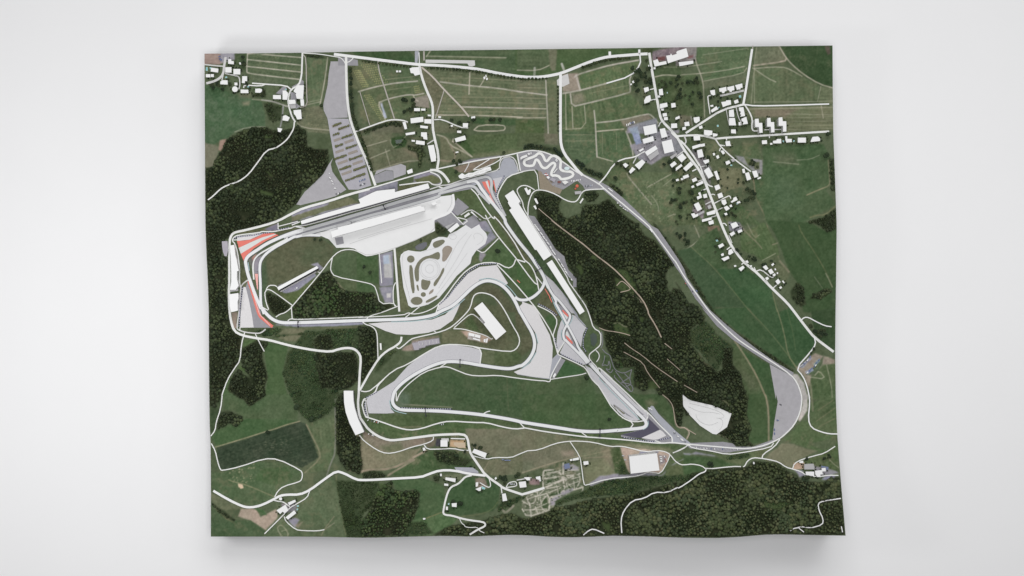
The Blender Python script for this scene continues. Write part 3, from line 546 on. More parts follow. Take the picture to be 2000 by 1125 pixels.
spots(EXH, 150, (200,193,180), (.5,1.3), .75, 61, (1.6,.8)); spots(EXH, 120, (64,80,52), (.7,1.9), .7, 62, (1.5,.9)); spots(EXH, 40, (214,208,198), (.5,.9), .9, 63)
for t in ('V 300,150 470,120','V 290,290 470,240','V 60,470 200,420 260,360','V 520,120 690,110','V 560,300 690,250','V 600,220 700,200','V 120,600 300,520','V 30,600 300,590','V 360,450 470,420','V 160,560 200,660','V 290,430 240,500','V 420,300 440,400'):
    lane(t, 9, (202,194,182), .8, 0, .4)
spots('F 1150,500 2000,520 2000,1100 1660,1100 1120,620', 160, (60,72,48), (.6,1.3), .6, 64); spots('G 0,440 330,440 340,900 0,900', 70, (56,70,46), (.6,1.4), .6, 65); spots('H 0,450 1000,300 960,1100 0,1125', 150, (58,72,48), (.6,1.4), .6, 66); spots('O 0,0 800,100 1200,560 500,300 0,350', 80, (58,72,48), (.5,1.2), .55, 67)
# --- forest floor and thickets (dark earth, needles and undergrowth under the crowns)
FLOOR = (50,54,38)
# ================================================================ FLAT AREAS: asphalt, gravel, paint, water
# (name, material, lift, outline)
for nm, m, dz, t in (
 ('gravel_car_park', CARPARK, .35, 'A 1600,250 1700,250 1790,290 1800,420 1790,700 1808,935 1560,945 1515,850 1508,780 1540,640 1562,540 1575,400'),
 ('car_park', ASPH, .35, 'A 1690,205 1780,200 1930,232 1935,302 1800,300 1690,300'),
 ('car_park', mat('pale car park',(170,168,175),.95,.07,9), .35, 'A 1560,945 1815,950 B 1870,0 1990,250 D 160,640 0,690 B 1820,690 1740,560 1660,360 1640,280 1600,60'),
 ('gravel_car_park', CARPARK, .35, 'B 1630,300 1600,380 1620,470 1690,570 1790,690 1660,770 1560,800 1230,880 1180,870 1280,720 1400,610 1510,500 1570,390'),
 ('car_park', ASPH, .35, 'D 190,520 340,455 420,465 430,565 210,615'),
 ('gravel_yard', CARPARK, .3, 'D 220,460 520,375 580,400 580,500 430,555 425,460 330,450 200,510'),
 ('yard', GREYW, .3, 'C 820,228 1420,238 1425,298 1390,312 1350,308 1330,275 820,268'),
 ('road_layby', ASPHB, .5, 'C 690,125 740,125 720,270 690,265'),
 ('yard', ASPH, .35, 'A 1120,560 1215,510 1240,470 1270,490 1270,560 1180,600'),('yard', ASPH, .35, 'A 930,640 1015,560 1060,560 1060,610 1010,660'),('yard', ASPH, .3, 'A 1110,620 1180,640 1180,760 1230,800 1180,830 1110,780'),
 ('yard', GREYW, .3, 'E 485,480 540,430 620,400 640,520 560,560 490,545'),
 ('driving_area', ASPH, .35, 'n 0,370 280,290 560,320 860,390 1100,560 1600,900 2000,1120 F 1060,670 830,690 800,640 730,580 560,690 430,640 340,520 235,445 30,470'),
 ('asphalt_apron', ASPHB, .35, 'a 1700,500 1740,340 1800,240 1940,220 D 1900,330 1955,470 1800,540 1690,700 1700,580 1400,640 1330,620 1600,480 1720,450'),
 ('asphalt_road', ASPH, .45, 'F 790,490 900,540 1010,590 1120,650 1290,790 1430,920 1640,1130 M 1720,110 1870,330 1970,480 2040,600 O 130,690 330,990 430,1110 P 380,0 600,200 780,350 1000,520 1200,660 1440,800 1420,840 1150,690 960,570 700,400 500,230 310,0 O 380,1125 240,960 60,660 -40,520 M 1890,500 1780,340 1640,140 1480,0 F 1350,950 1060,700 900,590 780,520'),
 ('gravel_car_park', CARPARK, .35, 'P 1145,695 1400,832 1475,930 1535,1125 W 1440,0 1440,110 1415,230 1350,370 1250,475 1100,570 1085,540 1110,330 1150,90 1130,0 P 1220,1125'),
 ('asphalt_road', ASPH, .3, 'W 0,600 200,590 480,580 600,600 640,640 850,640 1100,550 1150,560 1000,640 850,675 660,690 520,710 80,660'),
 ('asphalt_apron', ASPHB, .35, 'l 810,130 900,30 950,40 1080,230 1500,650 1880,960 1430,935 1400,800'),
 ('asphalt_apron', ASPH, .34, 'l 800,190 1400,790 1420,930 1130,960 950,930 650,820 160,790 160,740 700,600 800,470 790,330'),
 ('asphalt_runoff', ASPHD, .75, 'l 830,335 940,440 1105,605 650,822 400,790 160,740 500,660 700,610 800,540 830,460'),
 ('gravel_trap', GRAVEL, .8, 'l 660,815 1115,618 1180,660 1265,760 1080,845 960,862'),
 ('gravel_trap', GRAVEL, .6, 'K 975,1050 1080,955 1200,805 1340,650 1480,570 1685,548 1825,770 1790,800 1600,705 1480,735 1350,835 1200,1010 1000,1115 960,1090'),
 ('gravel_trap', GRAVEL, .6, 'L 120,200 300,185 700,165 900,150 1060,90 1180,-20 1250,-60 1200,60 1150,160 1000,265 850,312 640,338 460,330 330,290 220,240'),
 ('gravel_trap', GRAVELB, .6, 'm 400,430 330,490 330,600 350,700 375,840 800,845 1010,830 930,740 895,600 920,480 L 450,1050 600,860 760,760 930,690 1100,640 1280,650 1480,700 1500,525 1380,490 1150,455 980,472 800,565 600,720 440,900 330,970'),
 ('gravel_trap', GRAVEL, .6, 'K 1930,1090 2000,1020 N 60,-70 220,-10 300,150 400,340 435,480 428,640 390,870 200,850 0,815 -40,790 80,740 160,680 230,560 250,430 220,310 130,170 40,30'),
 ('asphalt_runoff', ASPHB, .5, 'N 0,770 140,770 300,720 420,640 500,560 540,610 420,850 390,880 200,855 0,822'),
 ('gravel_trap', GRAVELB, .6, 'i 590,560 660,690 600,830 580,930 600,1040 650,1080 j 500,350 460,160 i 470,1000 490,850 560,620'),
 ('gravel_trap', GRAVELB, .6, 'j 670,100 870,290 1080,490 1200,640 1100,660 540,370'),
 ('gravel_trap', GRAVELB, .6, 'i 840,430 920,460 1040,600 1140,710 1190,740 1110,900 1080,1090 j 1060,230 980,80 i 860,900 770,690 800,600 840,500'),
 ('gravel_trap', GRAVELB, .6, 'h 590,340 700,470 880,620 1100,880 i 780,200 910,400 830,400 690,240 500,50 440,0 h 880,880 760,680'),
 ('asphalt_runoff', ASPHB, .5, 'h 1100,880 1240,1060 i 780,160 960,400 1000,500 1190,720 1130,690 920,450 760,230 620,20'),
 ('asphalt_runoff', GRAVELB, .5, 'j 1150,660 1300,740 1650,1110 k 260,310 760,880 840,1000 l 620,370 540,400 400,390 250,320 100,190 k 250,830 0,430 j 1280,940 1200,760'),
 ('asphalt_runoff', GRAVELB, .5, 'k 30,20 200,160 600,560 900,860 1090,1010 l 790,200 800,330 760,380 500,140 k 760,860 330,430 60,190'),
 ('asphalt_strip', ASPH, .62, 'k 160,215 330,400 600,660 880,940 1100,1125 1040,1125 860,960 570,670 300,400 140,225'),
 ('asphalt_strip', ASPH, .62, 'k 340,880 700,1110 l 480,340 300,260 120,80 0,0 k 380,960'),
 ('grass_strip', GRASSP, .95, 'k 350,880 600,1110 l 260,220 200,220 0,20 k 480,1110'),
 ('asphalt_runoff', GRAVEL, .6, 'e 290,270 600,230 900,185 930,205 600,350 290,385'),
 ('painted_runoff', RED, .75, 'e 285,382 480,372 600,352 760,290 930,205 1190,190 1215,208 900,295 600,425 330,550'),
 ('painted_runoff', RUNW, .8, 'e 325,548 600,422 900,292 1215,206 1240,220 900,375 600,562 380,695'),
 ('painted_runoff', RED, .75, 'e 375,690 600,560 900,372 1235,218 1305,242 1000,378 700,568 530,730 480,840 478,930'),
 ('asphalt_runoff', ASPH, .5, 'f 500,385 545,250 600,230 660,380 830,860 900,1125 J 780,120 900,250 650,250 610,0 f 660,1125'),
 ('gravel_trap', GRAVEL, .6, 'f 445,380 500,385 580,700 660,1110 J 660,248 495,250 500,0 f 370,1125 400,700'),
 ('grass_strip', mat('worn turf',(104,108,84),.95,.12,30), .5, 'f 390,370 400,330 520,240 f 540,250 500,385 440,385'),
 ('painted_runoff', PINK, .8, 'f 722,60 800,60 800,440 780,440'),
 ('asphalt_runoff', ASPH, .45, 'a 380,960 1000,780 1180,730 1420,690 1500,760 1520,1000 1640,1110 b 880,640 1040,880 900,830 700,600 560,430 450,230 380,190 0,330 a 0,1090'),
 ('painted_runoff', RED, .8, 'b 515,190 600,180 700,420 780,600 720,520 640,420 570,310'),
 ('painted_runoff', RED, .8, 'b 650,155 700,150 715,290 705,330 670,240'),
 ('painted_runoff', RED, .8, 'b 775,160 810,155 865,440 850,450'),
 ('painted_runoff', RUNW, .78, 'b 600,180 655,165 700,330 760,560 700,420'),
 ('asphalt_apron', GRAVELB, .4, 'b 760,120 1060,60 1000,180 940,290 890,420 865,440 810,150'),
 ('painted_runoff', RED, .85, 'i 590,320 630,320 760,450 740,490 640,400'),('painted_runoff', RUNW, .8, 'i 600,360 740,490 715,560 640,450'),('painted_runoff', RED, .85, 'i 670,930 720,960 850,1090 j 860,130 840,150 i 740,1060'),('painted_runoff', RUNW, .8, 'i 690,850 730,840 800,1000 j 830,80 i 760,990 690,940'),
 ('asphalt_runoff', ASPH, .5, 'i 490,160 640,270 780,450 715,590 600,420'),('asphalt_runoff', ASPH, .5, 'i 715,770 830,980 j 990,330 850,180 i 680,1040 650,960'),
 ('main_straight', ASPH, .45, 'c 0,1110 330,990 1000,790 1500,640 2000,490 d 500,810 1000,660 1500,510 2000,380 a 400,940 1000,770 1000,990 400,1100 0,1220 d 1500,700 1000,840 500,970 0,1110 c 1000,920 500,1040 200,1125'),
 ('yard', ASPH, .3, 'j 560,490 680,540 420,980 340,980'),
 ('asphalt_yard', ASPH, .35, 'D 1210,790 1350,905 1210,1010 1130,930 1180,860'),
 ('asphalt_yard', ASPH, .36, 'K 950,0 1000,-130 1150,-90 1260,40 1330,-20 1420,-70 1480,30 1380,105 1300,60 1230,60 1100,110 1050,75'),
 ('asphalt_yard', ASPHD, .3, 'c 0,790 150,750 160,800 0,850'),
 ('car_park', ASPH, .3, 'g 860,0 1050,30 1330,460 1560,830 1780,1010 h 1180,130 1260,350 1450,540 1450,760 1360,760 1370,600 1220,480 1050,150 880,40'),
 ('pond', WATER, .4, 'K 690,330 720,300 800,270 835,270 838,310 800,350 750,370 705,360'),
 ('pond', POND, .4, 'N 890,340 930,310 970,340 975,420 940,480 905,460'),
 ('pond', POND, .4, 'D 450,85 540,75 520,120 460,130'),
 ('bare_yard', mat('trodden yard',(142,132,116),.95,.1,24), .3, 'F 255,450 380,520 550,690 520,750 430,720 280,680'),
 ('sand_court', SAND, .45, 'S 1100,585 1240,590 1245,655 1160,655 1100,620'),
 ('yard', ASPHB, .35, 'S 1110,890 1330,895 1400,940 1400,960 1130,925'),
):
    drape(nm, pts(t), m, dz)
# bare kerbed beds between the parking rows
for x, y, w in ((1680,80,90),(1710,220,110),(1745,355,130),(1795,485,130),(1825,100,120),(1870,235,120),(1930,360,130),(1650,-90,70),(1740,-60,100)):
    c = pts('B %d,%d' % (x,y))[0]; w = w/6.25*.5; dx, dy = math.cos(math.radians(-19))*w, math.sin(math.radians(-19))*w
    ribbon('parking_bed', [(c[0]-dx,c[1]-dy),(c[0]+dx,c[1]+dy)], 5.0, mat('worn parking bed',(150,143,136),.95,.08,30), .6, 0, sides=False, clear=False)

# ================================================================ ROADS AND PATHS
def road(name, text, w, m=SOFTW, dz=1.0, rounds=1, k=6.25, closed=False): return ribbon(name, pts(text), w/k*(.9 if w < 20 else 1), m, dz, rounds, closed)
ROADS = [
 # north-west hamlet
 ('road','A 318,198 308,260 298,310 295,380 265,440 190,490 82,518',28,GREYW),('lane','A 58,288 180,302 295,310',17,GREYW),('lane','A 310,398 450,425 488,445 492,540 478,590',17,GREYW),('lane','A 292,400 272,480 275,500',15,GREYW),
 ('lane','A 1255,145 1250,300 1245,430 1212,540 1115,592 1085,670 1080,760 1110,870 1130,930 1170,990',20,SOFTW),('lane','A 1112,590 1060,545 800,528 640,516',18,SOFTW),('lane','A 800,530 750,552 545,538 537,575',15,SOFTW),
 ('lane','A 1158,985 B 1150,-60 1120,0 1075,70 1010,130 925,185 818,207 700,370 605,495 520,565 450,600 330,640 255,680 165,770 102,815',17,SOFTW),('path','A 1265,165 1300,215 1305,600 1315,795 1225,812',14,PATHM),
 ('lane','A 1258,148 1460,160 1640,190 1720,202 1758,240 1782,285',12,SOFTW),('lane','A 1875,208 1835,252 1800,262',12,SOFTW),
 ('main_road','A 1640,163 C 300,238 560,270 750,290 1000,300 1300,325 1500,350 1700,395 E 0,432 150,445 300,440 400,425 540,395 700,330 900,250 1050,205 1150,190 1300,178 1500,162 1592,158',34,WHITE),
 ('road','A 1788,190 1790,400 1800,700 1830,930 1880,1090 B 1960,165 D 100,330 208,640',30,SOFTW),
 ('road','C 743,288 770,430 830,600 890,730 912,830 905,1000 915,1125 D 985,290 962,435',29,SOFTW),('lane','C 740,140 745,290',12,WHITE),
 ('path','C 770,320 900,430 1050,600 1250,800 1350,925',20,mat('worn gravel path',(190,182,172),.95,.08,30)),('path','C 240,250 250,350 275,440 310,540 440,950',18,PATHM),('path','C 18,620 140,1030',11,PATHM),('path','C 1046,605 940,945',14,PATHM),('path','C 800,125 802,240',20,PATHM),
 ('lane','C -40,1110 330,975 430,960 540,968 605,992',18,SOFTW),('lane','C 925,962 1020,955 1240,1055 1340,1062',16,SOFTW),('lane','D 840,135 920,85',16,GREYW),
 ('lane','E 1130,130 1132,185',30,WHITE),('lane','E 1490,105 1492,165',26,WHITE),('lane','E 1498,165 1508,290 1385,432 1090,518',18,WHITE),
 ('road','E 530,400 528,900 528,1125 F 535,150 580,260 660,360 740,460 800,515',33,WHITE),
 ('main_road','E 1612,145 1640,330 1680,560 1740,900 1770,980 1900,1110 F 1960,60 H 90,190 200,340 280,440 350,580 390,690 480,920 555,1115 O 620,200 680,320 800,480 860,540 1000,650 1180,840 1360,1010 1450,1125 P 1500,130 1600,260 1690,370 1925,545',30,SOFTW),
 ('lane','E 1620,595 1670,582',14,SOFTW),('lane','E 1620,725 1695,712',14,SOFTW),('lane','E 1725,1045 1745,1000 1765,985',14,GREYW),
 ('lane','H 0,40 120,30 300,25 450,60 480,70 620,55 950,38 1300,15 G 1870,1105',24,SOFTW),('lane','F 1880,-10 2000,110 H 60,90 190,240 290,400',22,SOFTW),('lane','H 100,30 128,100 110,130',18,GREYW),
 ('lane','H 295,400 310,440 370,600 400,640 450,655',17,SOFTW),('lane','H 200,465 250,440',17,SOFTW),('lane','H 310,705 370,680',14,SOFTW),('lane','H 430,750 460,745 478,758',12,SOFTW),('lane','H 465,860 640,765 660,770 670,800',14,SOFTW),('lane','H 360,870 430,835',14,GREYW),('lane','H 500,945 570,910',14,GREYW),('lane','H 0,290 100,215',16,GREYW),('lane','H 310,410 400,395',12,GREYW),('lane','H 430,1025 495,1008',14,GREYW),('lane','H 270,590 330,568',12,GREYW),
 ('lane','H 480,70 540,160 700,310 915,470',17,SOFTW),('lane','H 535,145 600,155',14,SOFTW),('lane','H 545,180 530,220',14,SOFTW),('lane','H 615,60 620,90',14,SOFTW),('lane','H 1140,35 1140,60',14,SOFTW),
 ('lane','G 120,1125 300,1010 560,840 830,775',25,SOFTW),('road','G 930,100 885,400 845,650 822,775',27,WHITE),('lane','G 830,775 970,795 1400,785 1870,770',18,WHITE),('lane','G 418,895 388,690 395,670 425,665',14,SOFTW),('lane','G 840,780 900,870 935,960 925,1050 940,1100 1010,1098',19,SOFTW),('lane','G 540,672 830,605',24,GREYW),('lane','G 735,810 760,930 800,1000 795,1030',13,GREYW),('lane','G 612,830 650,1030',9,GREYW),('lane','G 1080,1085 1300,1080',14,GREYW),('path','G 940,60 935,110',14,PATHM),
 ('lane','F 1000,615 1080,530 1170,390 1270,320 1450,290 1520,240 E 1560,1350',18,SOFTW),('lane','F 1415,370 1455,295',15,GREYW),
 ('lane','O 570,40 600,40 620,70',14,SOFTW),('lane','O 645,185 685,280',10,SOFTW),('lane','O 665,325 620,360',14,SOFTW),('lane','O 800,540 830,520',13,SOFTW),('lane','O 975,625 1040,600 1150,690 1190,700',15,SOFTW),('lane','O 975,620 955,575',12,SOFTW),('lane','O 1185,830 1230,790',13,SOFTW),('lane','O 1100,735 1125,760',10,SOFTW),('lane','O 850,540 910,580 960,620',12,SOFTW),
 ('lane','P 1525,160 1570,122 1620,125 1700,170 1820,228 1900,238',15,WHITE),('lane','P 1690,370 1708,450 1640,550 1465,745 1550,840 1600,960 1635,1125 W 1530,0 1540,100 1520,310 1560,410 1680,460 1780,483 1878,484',16,WHITE),
 # circuit service roads
 ('perimeter_road','d 0,430 700,230 1400,20 D 900,452 1200,388 1500,325 1740,290 F 0,245 150,210 300,222 430,270 560,350 730,480 800,510 1000,620 1065,680 1380,940 1600,1125 M 1640,115 1800,330 1900,470 O 0,510 100,690 280,940 400,1110 P 500,155 650,300 800,430 1150,650 1400,820 1480,920 1530,1060 W 1445,80 1420,230 1350,375 1250,480 1160,550 1000,620 850,655 700,665 300,630 0,605 U 1830,588 1700,598 1550,588 1300,558 900,528 800,522 650,505 300,460 30,410',17,SOFTW),
 ('perimeter_road','S 1965,412 1850,425 1700,400 1500,345 1350,345 1050,325 900,355 700,422 560,438 430,412 200,330 60,285 20,275 m 190,540 450,390 530,330 570,250 590,170 750,0',17,SOFTW),
 ('perimeter_road','c 1900,-10 1400,120 900,290 300,450 0,590 I 960,10 800,62 560,122 430,148 390,180 365,250 362,500 365,700 358,900 365,1100 J 380,160 420,290 520,345 700,380 850,400 1050,455 1200,490 1400,525 1600,545 1700,510 1800,495 1880,505 1940,550 1970,620 1955,800 1945,1000 Q 1880,0 1868,120 1890,280 S 0,345 60,430 170,510 300,560 400,560 700,520 850,500 1000,490 1220,485 1270,530 1290,660 1310,730 1400,860 1490,990 1680,1120 T 1680,315 1740,345 1930,408 V 0,410 270,330',28,SOFTW),
 ('road','m 160,280 250,120 350,-60 L 120,830 250,620 350,530 450,480 520,420 527,360',25,SOFTW),('lane','L 240,630 235,450 230,340 210,270 150,225 85,210 45,170',14,SOFTW),('lane','L 465,490 495,510 550,470 640,390 700,370 950,315 1100,265 1200,190 1320,70 1370,0 K 1400,930 1450,890 1530,885 1640,920 1720,1000 1800,1125 L 1880,220 1960,350 1970,440 1920,520 1840,545 1500,500 1390,475 1150,450 980,470 800,570 600,700 430,765 230,950 m 470,240 410,290 290,315 190,295',15,SOFTW),('lane','L 1160,262 1280,265 1400,300 1560,345 1620,390 1640,380',13,SOFTW),('lane','L 1170,250 1280,150 1360,85 1420,90 1540,210',13,SOFTW),('lane','L 1395,478 1508,520 1485,690',15,SOFTW),('lane','L 920,290 950,305',10,SOFTW),
 ('lane','f 640,190 560,210 480,260 400,340 380,400 350,900 320,1100 J 455,250 470,275 550,305 690,320 750,315 805,268',17,GREYW),('lane','J 490,290 495,240',12,SOFTW),('lane','J 550,310 510,450 495,650 430,740 340,880 270,1080 Q 215,10 195,180 140,340 128,440 75,510',14,SOFTW),('lane','J 680,325 730,430 790,540',12,SOFTW),
 ('lane','Q 80,600 130,690 160,830 190,920 220,930 430,885 720,785 900,790 1170,925 1195,970 1185,1040 1150,1070 R 960,310 890,370 855,440',14,SOFTW),('road','R 105,365 300,480 450,550 520,568 620,562 720,530 850,465 920,425 1000,412 1160,412 1280,360 1480,210 1605,125 1700,150 1850,230 T 0,235 150,230 400,215 700,200 800,160 930,115 1100,115 1300,160 1490,180',28,WHITE),('lane','R 845,480 900,495 960,500 1010,540 1040,560',14,SOFTW),('lane','R 1280,370 1250,450 1130,520 1040,570 965,655 730,890',14,SOFTW),('lane','R 970,680 990,740 1110,840 1200,852 1380,855 1460,840',13,SOFTW),
 ('lane','T 1320,175 1240,195 1200,240 1150,285 1070,315 1030,380 1000,480 978,590 972,640 1000,660 1080,668 1200,705 1300,725 1460,745 1490,770 1480,800 1400,835 1295,900',22,SOFTW),('lane','T 1170,700 1200,765 1230,780 1240,805 1300,815 1390,808 1410,850 1475,880',10,SOFTW),('lane','T 1525,195 1555,290 1540,325 1500,315 1420,265',12,SOFTW),('lane','T 1680,320 1690,395',14,SOFTW),('lane','T 1740,325 1770,265 1850,250 1870,270 1870,310 1740,325',12,SOFTW),('lane','T 1870,235 2050,205',14,GREYW),
 ('lane','S 855,520 850,565 740,610 600,640 420,705 280,725 160,680 0,565 Q 1890,500',13,SOFTW),('lane','S 740,620 780,670 900,670 1100,660 1200,685 1280,685',14,SOFTW),('lane','S 1320,745 1500,795 1600,770 1800,775 1900,730 2000,690 U 60,690 200,680 400,600 540,575 680,570 870,585 1080,640 1180,632 1280,645 1500,705 1650,685 1750,700 1810,740 1860,810 1930,860 2000,860 W 100,850 220,870 275,915 600,880 700,882',13,SOFTW),('lane','U 585,580 700,750 720,850 750,1100 780,1112 1040,1030 1350,1005 1450,985 1530,950 1600,955 1690,970 1770,830 1805,735',12,SOFTW),('lane','U 2000,640 1900,690 1815,725 W 0,665 60,610 100,655 330,690 530,735 700,715 1060,650 1100,595',13,SOFTW),('lane','W 1175,550 1110,640 970,730 955,785',14,SOFTW),('lane','W 725,882 745,880 780,810 850,772 950,782 1050,798 1160,825 1250,890 1330,912 1440,945 1480,980 1640,1010 1760,988 1890,990',14,SOFTW),('lane','W 1330,912 1350,845 1440,795 1600,750 1720,720 1850,635',13,SOFTW),('lane','W 275,915 265,945 190,970 90,1050 X -60,335 V 1900,320 1770,388 1610,382 1490,458 1345,482 1240,605 1203,720 1215,880',15,WHITE),('lane','V 745,905 810,850 870,828 1000,885',15,WHITE),
 ('lane','X 1920,458 1700,490 1640,520 1650,600 1705,710 1695,780 1550,820 1430,800 1400,815 1340,825 1300,855',14,WHITE),('lane','X 1405,820 1470,870',12,SOFTW),('lane','X 1925,800 1940,870',12,WHITE),
 # roads inside the circuit
 ('service_road','a 0,530 150,525 300,600 400,720 470,830',60/2,SOFTW),('service_road','a 0,575 130,620 220,680 290,800 260,870 180,895 60,880 0,830 d 1700,180 1000,270',16,SOFTW),
 ('service_road','c 0,935 80,900 280,890 600,810 1000,690 1500,540 2000,410 d 900,620 1700,390 1960,300 a 280,900 450,890 700,800 1000,700 1400,600 1690,520 1700,350 1760,240 1880,205 D 1880,290 1930,350 1955,470',15,GREYW),('service_road','a 210,935 390,990',15,SOFTW),('service_road','c 100,910 290,940 340,960',15,SOFTW),
 ('service_road','e 1290,-60 1295,130',13,SOFTW),('service_road','I 965,75 1200,15',12,SOFTW),('service_road','c 0,870 200,790',14,SOFTW),
 ('service_road','c 0,940 -300,1000 e 1200,155 1000,155 900,150 830,180 300,240 200,300 170,380 240,450 300,650 350,1000 f 350,300 380,400',15,SOFTW),('service_road','e 200,360 290,355',12,SOFTW),
 ('service_road','D 1745,290 1720,340 1500,440 1400,450',13,SOFTW),('service_road','D 1600,320 1410,440',12,SOFTW),('service_road','D 1350,365 1345,390 1295,475',12,GREYW),('service_road','D 1940,255 1975,450',18,SOFTW),('service_road','F 0,260 40,460',16,SOFTW),('service_road','F -10,490 130,455 238,450 265,685',12,SOFTW),
 ('service_road','D 2010,470 1830,525 1760,620 1700,740 1700,800 1765,940 1765,970',16,SOFTW),
 ('lane','b 1640,1000 1640,750 1720,500 1800,410 1900,385 2000,395 F 360,705 470,745 600,825 690,845 740,820 790,720 850,690 1060,682',15,SOFTW),('lane','b 1800,385 1650,295 1550,275 1450,295 1360,390 1420,530 1510,680 1530,830 1660,1050 g 860,0 1480,960 h 900,0 1220,500 1260,640 1400,830 1600,1110 i 1020,0 1150,180 1220,320 1290,520 1360,760 1540,860 1545,1080 j 1530,180 1400,290 1280,380 1250,450 1280,540 1470,740 1500,860 1530,930',14,SOFTW),
 ('lane','j 1420,300 1490,370 1510,450 1480,530 1435,585',12,SOFTW),('service_road','j 1480,730 1560,770 1900,1080 k 0,-20 600,520 1080,1000 1190,1060 l 700,140 830,200 1100,500 1390,780 1410,830 1410,930',17,SOFTW),('service_road','l 800,200 825,290 770,390',13,SOFTW),('service_road','l 990,880 1140,935',12,SOFTW),
 ('service_road','b 250,355 370,470 430,560 600,850 820,1125 g 60,0 500,560 790,1080 h 210,120 320,210 420,380 480,560 530,840',15,SOFTW),('service_road','b 420,500 520,490',15,SOFTW),('service_road','g -150,0 0,290 180,550 580,1030 600,1060 h 400,640 500,700',15,SOFTW),('service_road','h 0,90 200,150',18,SOFTW),('service_road','h 460,490 620,690',14,SOFTW),('service_road','g 170,570 -60,800 K 1525,405 1450,365',13,SOFTW),
 ('service_road','K 1920,480 1890,560 1820,590 1690,515 1480,522 1320,610 1200,740 1060,940 980,1030 950,1125 L 935,100',15,SOFTW),('service_road','K 1690,540 1800,650 2000,870 M 270,1125 N 440,340 500,570 j 500,410 1100,680 1200,780 1300,980 1420,1110 k 0,430 250,850 300,930 l 180,320 480,450 380,590',15,SOFTW),('service_road','l 180,315 380,400 520,425 720,395',14,SOFTW),('service_road','j 490,370 660,90',14,SOFTW),('service_road','i 0,215 250,330 390,430 490,590 400,860 370,950 j 490,390',14,SOFTW),
 ('service_road','j 570,480 450,680 310,960 310,1060 260,1070 180,1045 0,1040 S L 1900,860 1700,830 1500,840 1350,830 1200,770 1090,725 1000,730 800,790 630,920 530,1020 m 1100,420 1070,540 1050,540 1050,330',14,SOFTW),('service_road','L 1000,730 1100,665',13,SOFTW),('service_road','j 320,1010 700,950 1050,900 1190,855',12,SOFTW),
 ('service_road','S 1460,242 1500,215 1545,205',14,SOFTW),('service_road','S 1905,345 1965,410',14,SOFTW),('service_road','U 715,460 790,515',12,SOFTW),
 ('lane','m 260,530 320,510 300,600 350,880 380,930 280,900 210,570 260,530',14,GREYW),
 ('lane','L 0,125 550,98 610,65 660,85 760,75 860,40 950,-10 K 1000,1000',13,SOFTW),('lane','L 640,80 750,-10 K 740,1070',13,SOFTW),('lane','L 575,125 630,80',13,SOFTW),('lane','L 95,150 130,110 300,60 450,0 K 480,1050',13,SOFTW),
 ('lane','J 1070,180 1090,150 1130,140 1160,150 1500,140 2000,118',13,SOFTW),('lane','J 1130,140 1120,0 I 1125,1045',13,SOFTW),('lane','J 930,120 980,85 1040,70 1115,10 I 1130,1050 1480,640 1610,460 1700,380 1800,355 1900,365 2000,420 K 110,440 300,395 430,350',13,SOFTW),('lane','I 1620,460 1600,560 1600,620 1650,690 2000,755 K 190,790 225,870 265,1025 420,1008 460,1050',12,SOFTW),
 ('lane','I 1470,640 1440,630',10,SOFTW),('lane','f 1270,380 1210,340 1080,340 1020,400 1000,470 960,530 1000,780 1080,970 900,870',13,SOFTW),('lane','f 1000,450 1090,440 1300,580 1640,830',13,SOFTW),
 ('road','K 440,340 455,520 480,850 500,1115',25,SOFTW),('lane','K 255,410 285,770',12,SOFTW),('lane','K 455,760 425,820 425,1000 450,1050',13,SOFTW),
 ('lane','b 0,1000 230,855 400,950 620,1125 g 0,30',14,GREYW),('lane','D 1130,960 1290,1125 K 1275,50 1350,0 D 1210,1030',13,SOFTW),
]
for r in ROADS:
    if len(pts(r[1])) > 1: road(*r)
# narrow grey tracks of the small driving courses beside the hill
for t in ('N 1040,510 1080,560 1130,580 1150,640 1180,740 1220,780 1300,810 1400,760','N 1070,590 1060,660 1030,720 1070,700 1110,720 1120,640 1140,720 1130,770 1070,740 1140,810 1170,760','N 1200,780 1290,900 1370,1000 1390,1040 1420,1000 1390,940 1280,920','N 1190,830 1185,860 1380,1030','N 1400,760 1370,860 1390,940','N 1370,860 1270,920','N 1310,810 1360,860','N 1330,970 1390,940','N 1030,300 1050,440 1020,500'):
    ribbon('practice_track', pts(t), 1.7, mat('worn practice asphalt',(128,129,132),.95,.08,20), .8, 1, sides=False)
# forest tracks
for t in ('M 420,0 520,80 700,215 830,310 940,410 1140,560 1240,650 1400,820 1540,980 1600,1110 N 1600,80 1690,220 1760,370','M 1215,800 1270,740 1310,760 1385,830 1370,855 1260,880','N 1800,440 1890,510','N 1310,435 1390,500 1530,590 1680,720 1960,910','N 1300,545 1400,600 1540,680 1590,800 1740,985','k 1540,630 1700,750 1800,900 1830,1110 l 1440,100 1480,420 1550,560 1680,550 1820,640 1830,720 1770,830','W 0,400 150,490','P 100,950 260,1040','N 1000,250 1080,285 1190,298 1300,320 1380,345','N 1830,630 1990,770','S 400,-900','F 260,920 340,990 450,1080'):
    if len(pts(t)) > 1: ribbon('forest_track', pts(t), 2.4 if t.startswith('M 420') else 1.5, mat('pale forest track',(178,164,148),.95,.1,30), .8, 1, sides=False)

